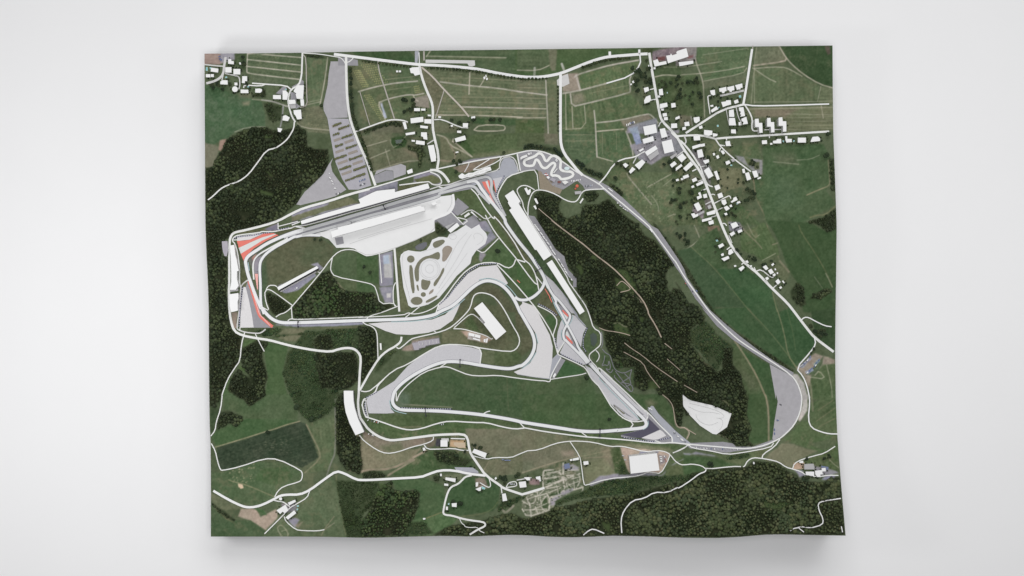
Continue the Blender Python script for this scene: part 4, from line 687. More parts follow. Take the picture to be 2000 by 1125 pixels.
# ================================================================ RACE TRACK
EDGE = mat('dark track edge',(120,120,130),.9,.08,30)
def track(text, w, m=TRACKM, dz=1.3, edge=1.5, r=2, k=12.5):
    P = pts(text)
    if edge: ribbon('track_edge', P, w/k+edge, EDGE, .9, r, sides=False)
    ribbon('race_track', P, w/k, m, dz, r)
def teal(text, w=1.5): ribbon('painted_edge', pts(text), w, TEAL, .98, 2, sides=False)
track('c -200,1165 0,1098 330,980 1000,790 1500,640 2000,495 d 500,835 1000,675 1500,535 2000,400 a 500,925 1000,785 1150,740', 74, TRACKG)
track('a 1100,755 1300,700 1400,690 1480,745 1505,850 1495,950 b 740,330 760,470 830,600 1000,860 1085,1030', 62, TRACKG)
track('a 900,820 1050,790 1130,805 1190,870 1260,1000 b 560,430 700,620 850,800 1000,990 1090,1125 g 330,180 500,430 700,700 900,930 1030,1110 h 450,185 560,335 650,500 690,620 770,780', 72, TRACKM, 1.35)
track('h 740,720 800,830 880,960 i 510,70 650,250 770,400 800,470 770,570 710,690 640,810 622,930 650,1040 j 690,75', 54, TRACKM, 1.35)
track('j 670,40 850,220 1000,370 1130,510 1230,640', 62, TRACKM, 1.35)
track('h 720,680 780,800 890,980 960,1125 i 430,130 480,230 600,440 710,660 830,880 950,1110 j 980,215 1080,370', 54, TRACKM, 1.4)
track('j 1040,310 1180,500 1300,650 1500,870 1700,1080 k 300,430 500,640 750,880 980,1110 l 500,150 680,310 755,395 782,470 758,530 690,570 500,592 250,615 0,640 U 1200,435 950,458 700,452 400,402 0,342 S 1860,320 1700,290 1400,242 1000,207 700,196 460,194 385,155 350,95 360,30 L 440,1020 560,900 750,780 950,690 1100,657 1300,672 1480,707 1750,747 1870,752 1960,717 N 60,715 140,645 200,545 220,440 190,320 120,200 40,60 L 1980,75 K 1900,960 1800,832 1700,762 1580,732 1480,760 1380,830 1280,930 1150,1050 1000,1112 L 930,97 700,140 400,152 0,162 J 1500,180 1100,192 980,188 880,145 800,65 755,0 f 880,920 800,740 700,490 620,260 550,60 e 500,920 495,880 530,785 640,692 800,592 1000,455 1300,315 1600,195 1950,92 c 150,1035', 74, TRACKM, 1.4)
track('c 700,1120 300,1110 100,1160 e 1700,270 1450,410 1200,545 1000,690 900,810 850,920 840,1110 f 862,300 862,600 872,850 950,1040', 60, TRACKM, 1.3)
track('e 1520,300 1500,340 1340,415 1100,550 850,690 740,790 690,890 675,1050 f 690,60 700,200', 36, SOFTW, 1.2, 0)
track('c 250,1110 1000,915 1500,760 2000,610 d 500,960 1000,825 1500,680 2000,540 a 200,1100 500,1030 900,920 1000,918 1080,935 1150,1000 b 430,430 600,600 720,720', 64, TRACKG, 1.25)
track('h 680,580 640,740 550,870 400,1000 250,1070 100,1080 0,1045 K 1915,935', 64, TRACKM, 1.25)
for t in ('K 1930,930 1830,805 1710,732 1580,702 1470,730','K 1300,960 1160,1085 1000,1150 L 930,130 700,172 400,180','N 255,440 225,320','N 60,750 170,660 232,550','i 860,470 830,580 760,690','i 590,800 570,930 600,1050','i 340,0 430,250 570,480 660,680','h 700,560 800,780','j 920,70 1060,300 1190,470 1330,640','k 0,230 300,560 600,850 l 300,60 620,370','l 820,400 830,480 790,560 700,610','m 890,520 900,640 960,740 1060,800 1300,850','h 620,380 700,500','e 560,905 590,1110','e 1320,275 1650,160 1900,90'): teal(t)
# red kerb band round the second corner
ribbon('painted_kerb', pts('f 575,235 660,500 740,780 830,1080 J 770,140 890,240'), 5.6, RED, .9, 2, sides=False)
ribbon('painted_kerb', pts('f 585,240 670,480 750,760 840,1060 J 780,135 860,225'), 2.0, PINK, 1.05, 2, sides=False)
ribbon('painted_kerb', pts('f 535,0 580,150'), 2.6, TEAL, .9, 0, sides=False); ribbon('painted_kerb', pts('e 500,930 540,1110'), 2.2, TEAL, .9, 0, sides=False)
ribbon('painted_kerb', pts('b 700,520 830,740'), 2.2, PINK, 1.0, 0, sides=False)
for t in ('h 0,590 70,650','h 680,800 800,1000','i 290,0 350,130'): ribbon('painted_kerb', pts(t), 1.6, RED, .7, 0, sides=False)
# handling course in the north
ribbon('handling_track', pts('n 250,510 440,440 490,390 530,365 590,380 640,440 680,540 720,565 760,530 800,470 870,425 960,445 1040,510 1070,570 1055,680 1050,740 1090,790 1200,810 1310,815 1375,865 1350,930 1250,975 1130,1000 1070,1000 1020,930 930,905 840,915 835,850 860,780 915,700 930,640 900,600 850,610 780,670 720,725 660,735 600,700 560,620 520,550 480,520 445,540 420,620 390,670 280,680 190,660 165,590 190,530'), 5.0, mat('warm white driving course',(228,228,225),.65,.02,10), 1.1, 1, True)
drape('asphalt_pad', pts('n 235,570 310,545 400,520 400,620 260,640'), ASPH, 1.0)

# ================================================================ WHITE SLABS: paddock, kart centre, quarry
drape('paddock_apron', pts('I 1390,168 1600,120 c 500,1050 900,950 1500,790 2000,640 d 500,940 1000,805 1600,640 2000,548 D 1150,755 1165,850 1150,920 1100,985 930,1050 K 935,130 700,245 420,355 120,440 60,420 -60,340 I 1900,350 1820,335 1670,338 1580,235 1500,200'), APRON, 1.0, True)
ribbon('paddock_road', pts('D 1155,745 1170,850 1150,920 1100,985 930,1045 915,1080'), 26/6.25, WHITE, 1.6)
for t in ('I 1830,290 2000,230 K 300,150 630,60 D 900,1045','K 0,380 120,435 420,350 700,240 925,130 930,0','D 1140,770 1140,870 1080,960','K 0,225 480,80 640,30'): ribbon('apron_seam', pts(t), .7, SEAM, 1.65, 1, sides=False, clear=False)
drape('asphalt_pad', pts('I 1650,215 1745,200 1762,285 1672,305'), ASPH, 1.6)
drape('kart_centre', pts('K 508,470 520,420 560,385 610,368 700,382 760,385 830,365 870,310 900,240 980,205 1040,205 1085,215 1110,170 1200,130 1310,58 1380,105 1475,50 1500,100 1560,160 1575,210 1550,290 1440,370 1385,450 1368,530 1200,680 1100,810 985,950 850,1030 760,1055 650,1068 610,1040 590,960 550,820'), mat('warm white kart tarmac',(222,222,223),.65,.015,8), 1.0, True)
for k, t in enumerate(('905,290 930,262 1000,240 1045,237 1060,265 1010,310 945,342 918,330','1022,350 1075,308 1130,320 1152,355 1110,430 1065,500 1025,508 1022,470 1028,420','965,385 990,395 1000,430 985,488 920,468 850,462 770,510 738,580 740,660 740,740 720,750 700,745 682,640 690,580 730,500 800,445 880,430','612,555 660,545 675,720 692,885 652,895','1025,590 1045,578 1050,620 1000,710 940,810 915,800 925,750 990,680','770,715 830,735 892,740 850,840 820,855 775,840 765,800','705,790 730,788 742,860 725,866','915,838 920,850 910,880 868,908 858,900 875,865','830,980 960,914 966,935 900,985 830,1012 820,1000')):
    drape('grass_island', smooth_line(pts('K '+t),1,True), GRASSP if k not in (1,7) else DIRT, 1.6)
for x, y, a, b in ((640,475,46,44),(793,907,31,28),(712,985,72,50)):
    drape('grass_island', circle(700+x/6.25, 430+y/6.25, a/6.25, 18, b/6.25), GRASSP, 1.6)
for rr in (20.0, 16.5, 8.0): ribbon('kart_seam', circle(700+870/6.25, 430+595/6.25, rr, 40, rr*1.02), .5, SEAM, 1.62, 0, True, False, False)
for t in ('K 560,400 530,460 545,640 600,840 640,1010','K 1330,150 1230,250 1180,330 1090,520 940,800','K 1380,170 1300,290 1230,430 1100,640 980,830','K 1420,230 1400,180 1450,150 1530,200 1520,260 1450,300','K 1100,190 1130,240 1190,230 1200,190 1160,170','K 1330,400 1160,640 970,900 830,1030','K 780,390 900,350 990,330 1030,270'): ribbon('kart_seam', pts(t), .5, SEAM, 1.62, 2, sides=False, clear=False)
drape('quarry_floor', pts('U 1958,5 W 0,12 50,55 100,78 370,140 585,235 530,400 400,490 355,483 200,382 80,260 0,150 U 1962,120'), mat('white quarry floor',(228,228,228),.65,.03,8), 1.2, True)
for t in ('W 70,110 250,150 420,200 500,260 480,290 400,290','W 60,150 200,220 340,215 440,240','W 150,240 160,300 240,360 330,380 420,340','W 420,290 480,310 470,400 430,440'): ribbon('quarry_seam', pts(t), .6, SEAM, 1.75, 2, sides=False, clear=False)
# ================================================================ BUILDINGS
WORDS = ['first','second','third','fourth','fifth','sixth','seventh','eighth','ninth','tenth','eleventh','twelfth']
def prism(P, z0, z1, cap_bottom=True):
    n = len(P)
    V = [(p[0],p[1],z0) for p in P]+[(p[0],p[1],z1) for p in P]
    F = [(i,(i+1)%n,(i+1)%n+n,i+n) for i in range(n)]
    F.append(tuple(range(n,2*n)))
    if cap_bottom: F.append(tuple(range(n-1,-1,-1)))
    return V, F
def shrink(P, d):
    """inset a counter-clockwise outline by d"""
    n = len(P); out = []
    for i in range(n):
        a, b, c = Vector(P[i-1]), Vector(P[i]), Vector(P[(i+1)%n])
        u = (b-a); v = (c-b)
        if u.length < 1e-9 or v.length < 1e-9: out.append(tuple(b)); continue
        u.normalize(); v.normalize()
        n1 = Vector((-u.y,u.x)); n2 = Vector((-v.y,v.x)); s = n1+n2
        k = s.length_squared
        s = s*(2*d/k) if k > .35 else n1*d
        out.append((b.x+s.x, b.y+s.y))
    return out
def outline(P, H):
    """model-space outline of a roof measured in the photograph, its base height and centre"""
    xs = np.array([p[0] for p in P]); ys = np.array([p[1] for p in P])
    h = float(hgt(xs,ys).mean()); lo = float(hgt(xs,ys).min())
    top = h+H/100
    f = (CAM_H-top)/CAM_H
    Q = [((x-1000)/100*f,(562.5-y)/100*f) for x,y in P]
    if area2(Q) < 0: Q.reverse()
    cx = sum(q[0] for q in Q)/len(Q); cy = sum(q[1] for q in Q)/len(Q)
    return [(q[0]-cx,q[1]-cy) for q in Q], (cx,cy,lo), top-lo
def building(name, cat, P, H, roof=ROOF, wall=WALLM, label=None, group=None, detail=True):
    """Empty at the base > wall, roof (a slab that stands out a little over the walls)"""
    Q, loc, top = outline(P, H)
    AREAS.append(P)
    t = .008
    if not detail:
        V, F = prism(Q, -.015, top); o = mesh_py(name, V, F, roof); o.location = loc
        return tag(o, label, cat, group)
    o = empty(name, loc)
    W = shrink(Q, .007)
    V, F = prism(W, -.02, top-t); mesh_py('wall', V, F, wall, o)
    V, F = prism(Q, top-t, top); r = mesh_py('roof', V, F, roof, o)
    return tag(o, label, cat, group)
def subroof(parent, name, P, H, material):
    """a further roof or hut standing on a building"""
    loc = parent.location
    xs = np.array([p[0] for p in P]); ys = np.array([p[1] for p in P])
    top = float(hgt(xs,ys).mean())+H/100; f = (CAM_H-top)/CAM_H
    Q = [((x-1000)/100*f-loc.x,(562.5-y)/100*f-loc.y) for x,y in P]
    if area2(Q) < 0: Q.reverse()
    V, F = prism(Q, -.02, top-loc.z)
    if name in ('roof_unit','roof_ridge','seat_block'):      # these stand on the roof itself
        parent = next(c for c in parent.children if c.name.startswith('roof'))
    return mesh_py(name, V, F, material, parent)
def shape_word(P):
    n = len(P); a = abs(area2(P))/2
    xs = np.array(P); c = xs-xs.mean(0); u, s, v = np.linalg.svd(c, full_matrices=False)
    q = c@v.T; asp = np.ptp(q[:,0])/max(np.ptp(q[:,1]),.1)
    if n >= 8: return 'round' if n > 12 else 'many-cornered'
    if n > 5: return 'stepped'
    if asp > 2.2: return 'long narrow'
    return 'oblong' if asp > 1.3 else 'square'
def size_word(P):
    a = abs(area2(P))/2
    return 'tiny' if a < 20 else 'small' if a < 65 else 'medium' if a < 160 else 'large'
def cluster(where, axis, H, group, items, name='house', cat='house'):
    """a neighbourhood of buildings: each label counts along it"""
    ps = [pts(t) if isinstance(t, str) else t for t in items]
    ps = [p for p in ps if len(p) > 2]
    cen = [(sum(q[0] for q in p)/len(p), sum(q[1] for q in p)/len(p)) for p in ps]
    order = sorted(range(len(ps)), key=lambda i: cen[i][0 if axis == 'left' else 1])
    for rank, i in enumerate(order):
        p = ps[i]; a = abs(area2(p))/2
        sw = size_word(p)
        nm, ct = (name, cat) if a >= 20 or name != 'house' else ('shed','shed')
        hh = H*1.5*(.55 if a < 20 else .85 if a < 65 else 1.0 if a < 200 else 1.25)*random.uniform(.9,1.12)
        if len(ps) == 1: lab = '%s %s white flat-roofed %s %s' % (sw, shape_word(p), nm, where)
        else:
            pos = WORDS[rank] if rank < len(ps)-1 else 'last'
            lab = '%s %s white %s, %s from %s %s' % (sw, shape_word(p), nm, pos, axis, where)
        building(nm, ct, p, hh, label=lab, group=group, detail=a >= 14)
g = 'white houses of the north-west hamlet'
cluster('west of upper-left hamlet lane','top',6,g,['A 140,325 228,338 222,385 133,372','A 75,405 130,405 130,443 75,443','A 137,405 172,405 172,440 137,440','A 252,495 285,478 340,480 340,532 252,528'])
cluster('east of upper-left hamlet lane','left',6,g,['A 348,222 385,222 385,245 415,245 415,285 348,278','A 312,320 388,320 388,385 312,385','A 412,342 495,342 495,408 412,408','A 520,430 578,430 578,490 552,490 550,515 515,512','A 425,508 460,508 460,542 425,542','A 500,592 592,595 595,636 500,636','A 678,583 735,580 760,590 760,612 740,632 678,630'])
building('round_house','house',circle(458.8,174.1,5.6,16),7,label='round white building below the upper-left hamlet houses')
g = 'white farm buildings below the striped camping field'
cluster('beside the striped field lane','top',7,g,['A 895,660 990,660 992,710 895,708','A 1012,605 1050,605 1078,635 1078,660 1062,718 1012,715','A 1228,712 1270,712 1275,790 1235,792','A 1145,845 1235,838 1245,950 1190,958 1172,915 1150,890','A 1018,915 1050,905 1100,935 1075,978 1010,968','A 950,1060 1010,1070 985,1115 955,1105'])
building('barn','barn',pts('A 1195,540 1272,540 1262,708 1185,705 1172,655 1180,640 1148,618 1148,605'),11,label='largest white barn with a stepped side at the camping field corner')
o = building('barn','barn',pts('A 1090,718 1165,718 1172,765 1172,820 1115,825 1092,772'),6,GREYR,label='barn with a white upper roof and a grey lower roof')
subroof(o,'upper_roof',pts('A 1090,718 1165,718 1172,764 1092,772'),9,ROOF)
building('shed','shed',pts('A 480,262 500,262 506,285 486,287'),4,label='tiny white shed beside dark trees in the upper-left corner',detail=False)
# pavilion and huts of the camping ground
building('pavilion','pavilion',pts('C 625,335 660,322 740,318 752,408 690,424 672,395 640,392'),7,label='white jagged pavilion at the highway crossing in the north')
cluster('beside the row of yellow dots','left',4,'white tents on the camping field',['C 460,360 486,360 486,382 460,382','C 494,360 520,360 520,382 494,382'],'tent','tent')
cluster('under the highway trees, middle of camping field','left',3.5,'white tents in the dirt patch',['C 1525,440 1545,432 1550,460 1530,470','C 1550,415 1562,412 1566,440 1552,445','C 1560,450 1580,450 1578,475 1560,478'],'tent','tent')
g = 'white farm buildings at the middle farm'
cluster('in farm left of middle road','top',7,g,['C 680,820 752,820 752,855 680,855','C 765,825 818,825 818,850 765,850','C 635,945 790,925 795,985 640,1005','C 805,955 890,955 890,1010 805,1005','C 538,990 575,988 595,1070 565,1080','C 755,1030 850,1040 845,1070 755,1060','C 845,898 885,900 885,920 848,918'],'barn','barn')
cluster('in lower farm left of middle road','top',8,g,['D 575,0 690,-18 690,10 580,28','D 765,-10 835,-10 842,80 795,72 790,45 765,38','D 705,88 810,100 808,145 700,132','D 648,82 690,85 690,106 650,103','D 848,152 920,142 950,295 945,318 950,340 890,350 868,250'],'barn','barn')
cluster('right of the middle farm','top',6,'white houses right of the middle farm',['C 1275,1003 1340,1003 1335,1052 1275,1050','C 1205,1095 1255,1095 1255,1125 1205,1120','C 1125,1028 1152,1024 1156,1044 1130,1048','C 975,918 1010,920 1008,938 976,938','C 1375,925 1425,915 1425,942 1380,948','D 1175,65 1300,28 1315,80 1190,110','D 1185,228 1220,222 1222,238 1188,244'])
building('house','house',pts('D 590,460 655,432 665,480 605,500'),7,label='single white house beside the gravel yard above the grandstand')
# ---- village in the north-east
g = 'white houses of the village street'
building('school','hall',pts('E 1820,180 1870,172 1878,150 1892,176 1950,156 1942,136 1962,120 2066,88 2092,190 1842,272'),11,label='largest white hall with a notched front at the top edge')
building('hall','hall',pts('E 1660,240 1715,222 1732,262 1820,244 1826,280 1680,312'),8,label='white L-shaped hall left of the notched hall at top edge')
building('hall','hall',pts('G 35,260 210,240 215,275 45,308'),7,label='long narrow white hall just below the notched hall at top edge')
cluster('by the lane below the highway end','top',5,g,['E 1665,320 1690,318 1690,345 1665,345','E 1600,292 1612,292 1614,312 1602,312','E 1402,490 1430,482 1434,508 1410,516','E 1380,522 1398,518 1402,536 1384,540'])
cluster('at upper end of village street','top',7,g,['E 1545,575 1600,560 1612,605 1560,630','E 1550,725 1575,680 1625,660 1635,720 1615,745 1555,765','E 1730,590 1775,582 1785,660 1735,660','E 1715,665 1745,665 1748,690 1718,690','E 1742,770 1830,752 1838,800 1745,825','E 1880,762 1930,755 1938,805 1885,815','E 1755,825 1790,822 1792,848 1760,850'])
cluster('right of street, above the crossroads','top',6.5,g,['E 1775,885 1825,878 1830,918 1780,925','E 1790,932 1838,928 1840,965 1795,968','E 1930,940 1980,912 1985,945 1935,962','E 1880,1010 1950,1005 1955,1060 1880,1065','G 0,1010 15,1010 15,1060 0,1060'])
g2 = 'white industrial halls of the works by the crossroads'
building('factory_hall','hall',pts('E 1538,1045 1690,1015 1710,1118 1560,1152'),12,label='white factory hall at upper left of the village works')
building('factory_hall','hall',pts('F 1765,105 1885,75 1920,220 1800,250'),13,label='largest square white factory hall right of the village works')
building('factory_hall','hall',pts('F 1740,-50 1805,-62 1820,-5 1838,40 1765,60 1750,0'),9,label='white stepped factory hall beside the upper village crossroads')
building('factory_hall','hall',pts('F 1530,75 1660,35 1672,95 1545,130'),10,label='oblong white factory hall in the middle of the works')
o = building('factory_hall','hall',pts('F 1560,230 1690,150 1735,250 1625,335'),8,GREYR,label='factory hall half white and half grey at lower end of works')
subroof(o,'upper_roof',pts('F 1560,230 1690,150 1716,192 1590,278'),11,ROOF)
building('factory_hall','hall',pts('F 1435,390 1525,320 1565,355 1490,445'),9,label='white hall with a slanted end beside the works lane')
cluster('at the end of the works lane','left',6,'white houses at the works lane',['F 1290,385 1320,362 1360,390 1325,425','F 1365,470 1405,412 1445,440 1385,495','F 1485,210 1540,180 1545,200 1500,230'])
building('shed','shed',pts('F 1865,290 1945,240 1955,262 1885,318'),5,GREYR,label='grey narrow shed below the largest factory hall')
cluster('between works and village street','left',7,g,['F 1865,385 1920,342 1950,375 1890,422','H 0,425 65,375 80,400 0,462','H 15,295 80,245 130,300 70,358','H 90,430 180,345 215,385 125,465','H 85,525 150,502 162,535 95,562','H 60,552 85,545 92,570 66,575','H 0,565 30,555 40,580 5,588'])
cluster('around the upper crossroads of the village','left',6.5,g,['H 215,35 295,30 298,85 222,90','G 345,1085 445,1095 445,1145 400,1158 345,1142','H 450,0 510,10 505,35 455,45','H 200,160 300,130 303,165 205,197','H 301,134 352,125 355,158 304,168','H 258,210 318,195 340,285 275,305','H 330,335 400,318 408,350 360,378'])
cluster('right of the middle village street','top',7.5,g,['H 342,455 400,415 460,520 400,555','H 465,470 500,458 535,560 505,575','H 470,645 525,625 545,675 490,702','H 508,745 560,725 580,778 525,798','H 555,820 605,808 622,855 590,882 565,860','H 585,905 625,885 660,920 640,935 615,950','H 588,980 620,970 632,995 605,1005'])
cluster('beyond the side lane, right of village','left',6,g,['H 670,838 700,812 702,790 735,775 755,815 682,850','H 745,840 780,828 790,850 750,862','H 655,880 680,870 690,898 660,905'])
cluster('left of the middle village street','top',7,g,['H 195,565 245,540 262,578 210,600','H 245,620 325,580 340,610 260,648','H 188,650 215,635 228,660 195,672','H 255,775 290,765 272,730 298,718 320,785 265,812','H 330,750 375,738 385,785 342,795'])
cluster('left of the lower village street','top',7,g,['H 220,870 275,842 320,925 265,955','H 185,985 225,975 240,995 270,980 272,1012 215,1038','H 375,970 480,935 480,985 385,1005','H 318,1055 435,1025 438,1055 322,1085','H 395,1080 455,1060 465,1105 410,1120'])
building('house','house',pts('H 385,890 420,872 437,910 400,928'),5,GREYR,label='small grey house beside the lower village street')
building('barn','barn',pts('H 240,995 345,945 348,968 272,1010'),5,GREYR,label='grey narrow barn joined to a stepped white farmhouse')
cluster('along the slanting lane to the gravel lot','left',6,g,['H 450,245 475,242 480,270 458,275','H 490,280 520,265 532,300 505,315','H 545,215 580,210 600,245 575,262','H 605,350 650,332 668,365 620,390','H 605,100 660,95 665,135 675,155 615,158','H 808,440 838,432 848,485 820,490','H 845,490 890,475 920,560 870,580','H 930,465 985,455 1008,530 960,545','H 995,548 1035,532 1042,550 1000,565'])
building('carport','carport',pts('H 668,320 708,310 720,342 690,352'),4,GREYR,label='grey carport beside the slanting village lane')
cluster('in row under the eastern road','left',6,'white houses in the row under the eastern road',['H 1050,90 1110,85 1115,130 1055,135','H 1150,120 1178,118 1180,140 1152,142','H 1185,95 1230,88 1232,72 1285,70 1288,125 1190,125','H 1335,35 1360,35 1362,70 1415,70 1415,110 1350,115 1338,80','H 1490,55 1588,55 1588,115 1490,115','H 1645,100 1670,45 1735,40 1760,65 1760,95 1650,108'])
g = 'white terraced houses at the north-east estate'
cluster('in the upper row of the new estate','left',6.5,g,['G 418,605 475,595 482,655 460,665 430,650','G 528,580 615,560 620,610 600,615 590,635 570,638 560,618 535,620','G 628,565 710,545 715,600 690,605 680,622 660,620 650,600 632,602','G 722,540 810,518 815,570 790,572 788,592 765,590 745,598 740,575'])
cluster('along the curved lane of new estate','left',6,g,['G 420,785 455,778 458,800 425,805','G 428,845 495,795 518,832 440,875','G 555,745 612,738 615,725 670,722 675,775 620,790 575,808','G 708,730 755,712 768,750 722,768'])
cluster('of the two terrace pairs below estate lane','top',7,g,['G 650,845 705,835 715,920 705,928 652,925','G 652,940 720,940 735,1030 650,1030','G 770,812 825,808 845,915 785,925 800,900 785,890 795,865 775,850','G 800,950 860,925 880,1010 815,1020 828,990 805,975','G 765,990 790,990 790,1030 768,1030'])
g = 'tall white stepped apartment blocks'
for k, t in enumerate(('G 965,952 1010,948 1015,1000 1055,1000 1060,1120 1020,1120 1015,1050 970,1050','G 1115,940 1155,938 1160,990 1200,990 1205,1115 1165,1115 1160,1045 1115,1045','G 1255,935 1300,930 1305,980 1348,980 1350,1105 1310,1108 1308,1035 1255,1035')):
    building('apartment_block','apartment block',pts(t),24,label='%s of three tall white stepped blocks beside the eastern road' % ('leftmost','middle','rightmost')[k],group=g)
cluster('along the lane up to the new estate','left',6.5,'white houses along the estate lane',['G 0,930 45,915 48,945 0,960','G 80,1055 120,1045 125,1080 80,1090','G 105,992 160,985 168,1035 110,1040','G 215,935 288,925 292,975 250,1005 225,990','G 280,1045 320,1030 328,1065 290,1075','G 675,1080 730,1080 735,1130 675,1125'])
g = 'white houses of the south end of the village'
cluster('by the gravel bend of lower street','top',7,g,['O 668,45 735,20 765,70 695,105','O 655,165 705,135 725,165 680,198','O 752,130 800,110 815,135 765,160'])
cluster('in farmstead left of lower street','top',7,g,['O 515,310 570,280 590,310 535,345','O 640,415 645,365 680,350 705,395 660,425','O 555,470 640,435 655,465 590,500','O 550,415 580,400 588,430 560,440','O 765,590 820,555 840,580 795,625','O 710,550 735,548 740,565 715,572'])
cluster('in the last hamlet of lower street','left',6.5,g,['O 845,500 875,490 890,515 870,525','O 900,555 925,548 932,565 910,572','O 1060,570 1100,548 1130,590 1100,612','O 1090,705 1120,690 1138,715 1110,735','O 1125,615 1165,592 1198,640 1155,662','O 1165,540 1190,522 1202,540 1175,562','O 1180,665 1210,648 1220,670 1195,690','O 1205,590 1220,588 1225,610 1208,612','O 1215,745 1250,715 1280,755 1245,788','O 1230,640 1248,635 1250,655 1235,660','O 1260,820 1285,805 1298,825 1275,840','O 1295,745 1310,735 1330,765 1318,772'])
# ---- circuit buildings
o = building('grandstand','grandstand',pts('c 215,770 c 850,570 c 1670,340 c 1630,240 d 350,450 450,410 890,360 890,440 1700,225 1735,345 880,590 0,840 c 1500,490 240,850'),30,label='long white main grandstand with a bulging middle above the start straight')
subroof(o,'seating_tier',pts('c 232,846 1500,480 d 0,830 880,580 1735,338 1738,362 880,612 0,868 c 1500,520 240,872'),12,mat('shade painted seating',(92,92,98),.8,.12,40))  # tier coloured dark to stand for the grandstand's shadow strip
subroof(o,'roof_unit',pts('d 330,560 400,545 405,570 335,585'),30.8,GREYW); subroof(o,'roof_unit',pts('d 560,500 620,488 625,505 565,520'),30.8,GREYW)
o = building('pit_building','pit building',pts('c 950,1025 1125,970 1120,930 d 375,1075 940,915 1530,760 1540,800 1600,790 1625,890 c 2000,890 1150,1125 985,1180'),20,label='long white pit building standing on the pale paddock apron')
subroof(o,'terrace',pts('I 1665,60 1840,15 1850,40 1690,95'),14,mat('grey terrace',(172,172,174),.7,.06,30))
building('pavilion','pavilion',pts('d 1770,710 1880,655 1920,730 1815,770'),10,label='small white pavilion near the right end of the paddock apron')
o = building('grandstand','grandstand',pts('b 1075,530 1280,390 1460,665 1410,715 g 1470,975 1275,1110 1100,850 1060,850 b 1180,880 1240,830 1200,790 1150,700 1160,660'),22,label='longest white right-hand grandstand between the straight and the forest')
subroof(o,'stair_tower',pts('b 1405,716 1462,690 1478,712 1428,742'),9,GREYR)
building('grandstand','grandstand',pts('h 720,180 850,95 i 1150,350 1030,430'),19,label='narrow white grandstand in line below the longest right-hand grandstand')
o = building('grandstand','grandstand',pts('a 690,670 780,600 850,645 940,595 1050,590 1150,540 1240,520 1330,475 1430,450 1470,440 1500,530 1400,560 1340,592 1240,625 1120,645 1000,692 900,700 780,740 715,722'),14,label='white zigzag-edged grandstand above the first hairpin')
for k in range(5):
    x = 820+k*130; subroof(o,'seat_block',[tuple(p) for p in pts('a %d,%d %d,%d %d,%d %d,%d'%(x,660-k*36,x+100,630-k*36,x+112,660-k*36,x+14,692-k*36))],14.9,SOFTW)
o = building('grandstand','grandstand',pts('I 370,310 420,300 435,420 455,500 475,620 455,625 455,720 475,800 440,850 370,850 385,750 385,650 380,450'),18,label='upper white grandstand along the left edge of the circuit')
subroof(o,'seating_tier',pts('I 375,848 465,842 470,862 375,875'),7,GREYR)
building('grandstand','grandstand',pts('I 360,905 470,890 475,950 460,1000 465,1100 455,1110 J 455,45 385,60 365,-20'),18,label='lower white grandstand along the left edge of the circuit')
building('shed','shed',pts('I 270,258 340,255 345,330 345,370 330,440 305,440 285,390 275,330'),6,LILACR,label='lilac grey storage shed hidden by trees at left grandstand')
o = building('hangar','hangar',pts('I 945,820 1430,560 1450,585 962,856'),16,label='long slanting white hangar in the left infield meadow')
subroof(o,'canopy',pts('I 962,856 1450,585 1455,600 975,866'),5,DARKM); subroof(o,'platform',pts('I 980,868 1420,625 1428,634 990,878'),2,mat('concrete platform',(186,184,184),.8,.05,30))
building('hall','hall',pts('K 1090,120 1205,30 1235,70 1125,155'),9,label='white oblong hall at upper edge of the kart centre')
building('shed','shed',pts('K 1055,78 1180,28 1085,108'),6,GREYR,label='grey wedge-shaped shed beside the white hall above kart centre')
o = building('workshop','workshop',pts('b 235,930 270,905 470,1115 g -250,130 -280,110'),8,label='narrow slanting white workshop above the kart centre')
building('workshop','workshop',pts('D 1290,1010 1345,968 1365,990 1300,1034'),6,SOFTW,label='small off-white workshop at the asphalt yard above kart centre')
o = building('main_hall','hall',pts('L 1410,15 1512,-62 1805,297 1680,400 1530,208 1546,186 1490,115'),24,label='large slanting white hall inside the inner loop of the circuit')
subroof(o,'entrance',pts('L 1478,128 1530,205 1545,188 1492,115'),9,GREYR)
o = building('storage_hall','storage hall',pts('L 655,440 720,430 730,415 980,380 990,440 820,470 815,490 740,500 735,520 685,525'),7,LILACR,label='lilac grey stepped storage building below the left gravel trap')
for k in range(6):
    x = 735+k*42; subroof(o,'roof_ridge',pts('L %d,%d %d,%d %d,%d %d,%d'%(x,425-k*6,x+5,424-k*6,x+12,472-k*6,x+7,473-k*6)),7.8,GREYW)
building('shed','shed',pts('L 260,440 280,440 285,520 265,520'),6,label='single narrow white shed in the meadow by the left gravel trap')
cluster('in the sandy yard left of slanting hall','left',5,'white containers in the sandy yard',['L 1352,310 1420,325 1415,360 1345,345','L 1425,328 1492,345 1485,380 1420,362','L 1400,372 1485,395 1482,412 1395,388','L 1530,392 1556,384 1545,430 1528,422','L 1560,383 1586,376 1572,432 1550,430'],'container','container')
o = building('grandstand','grandstand',pts('J 1758,1020 1872,1022 Q 1815,80 1830,170 1870,300 1945,460 1840,500 1765,350 1720,220 1700,100'),22,label='curved white grandstand at the lower left forest edge')
subroof(o,'seating_tier',pts('J 1874,1024 1882,1024 Q 1826,80 1842,170 1884,300 1955,456 1944,462 1870,300 1830,170 1816,80'),6,DARKM)
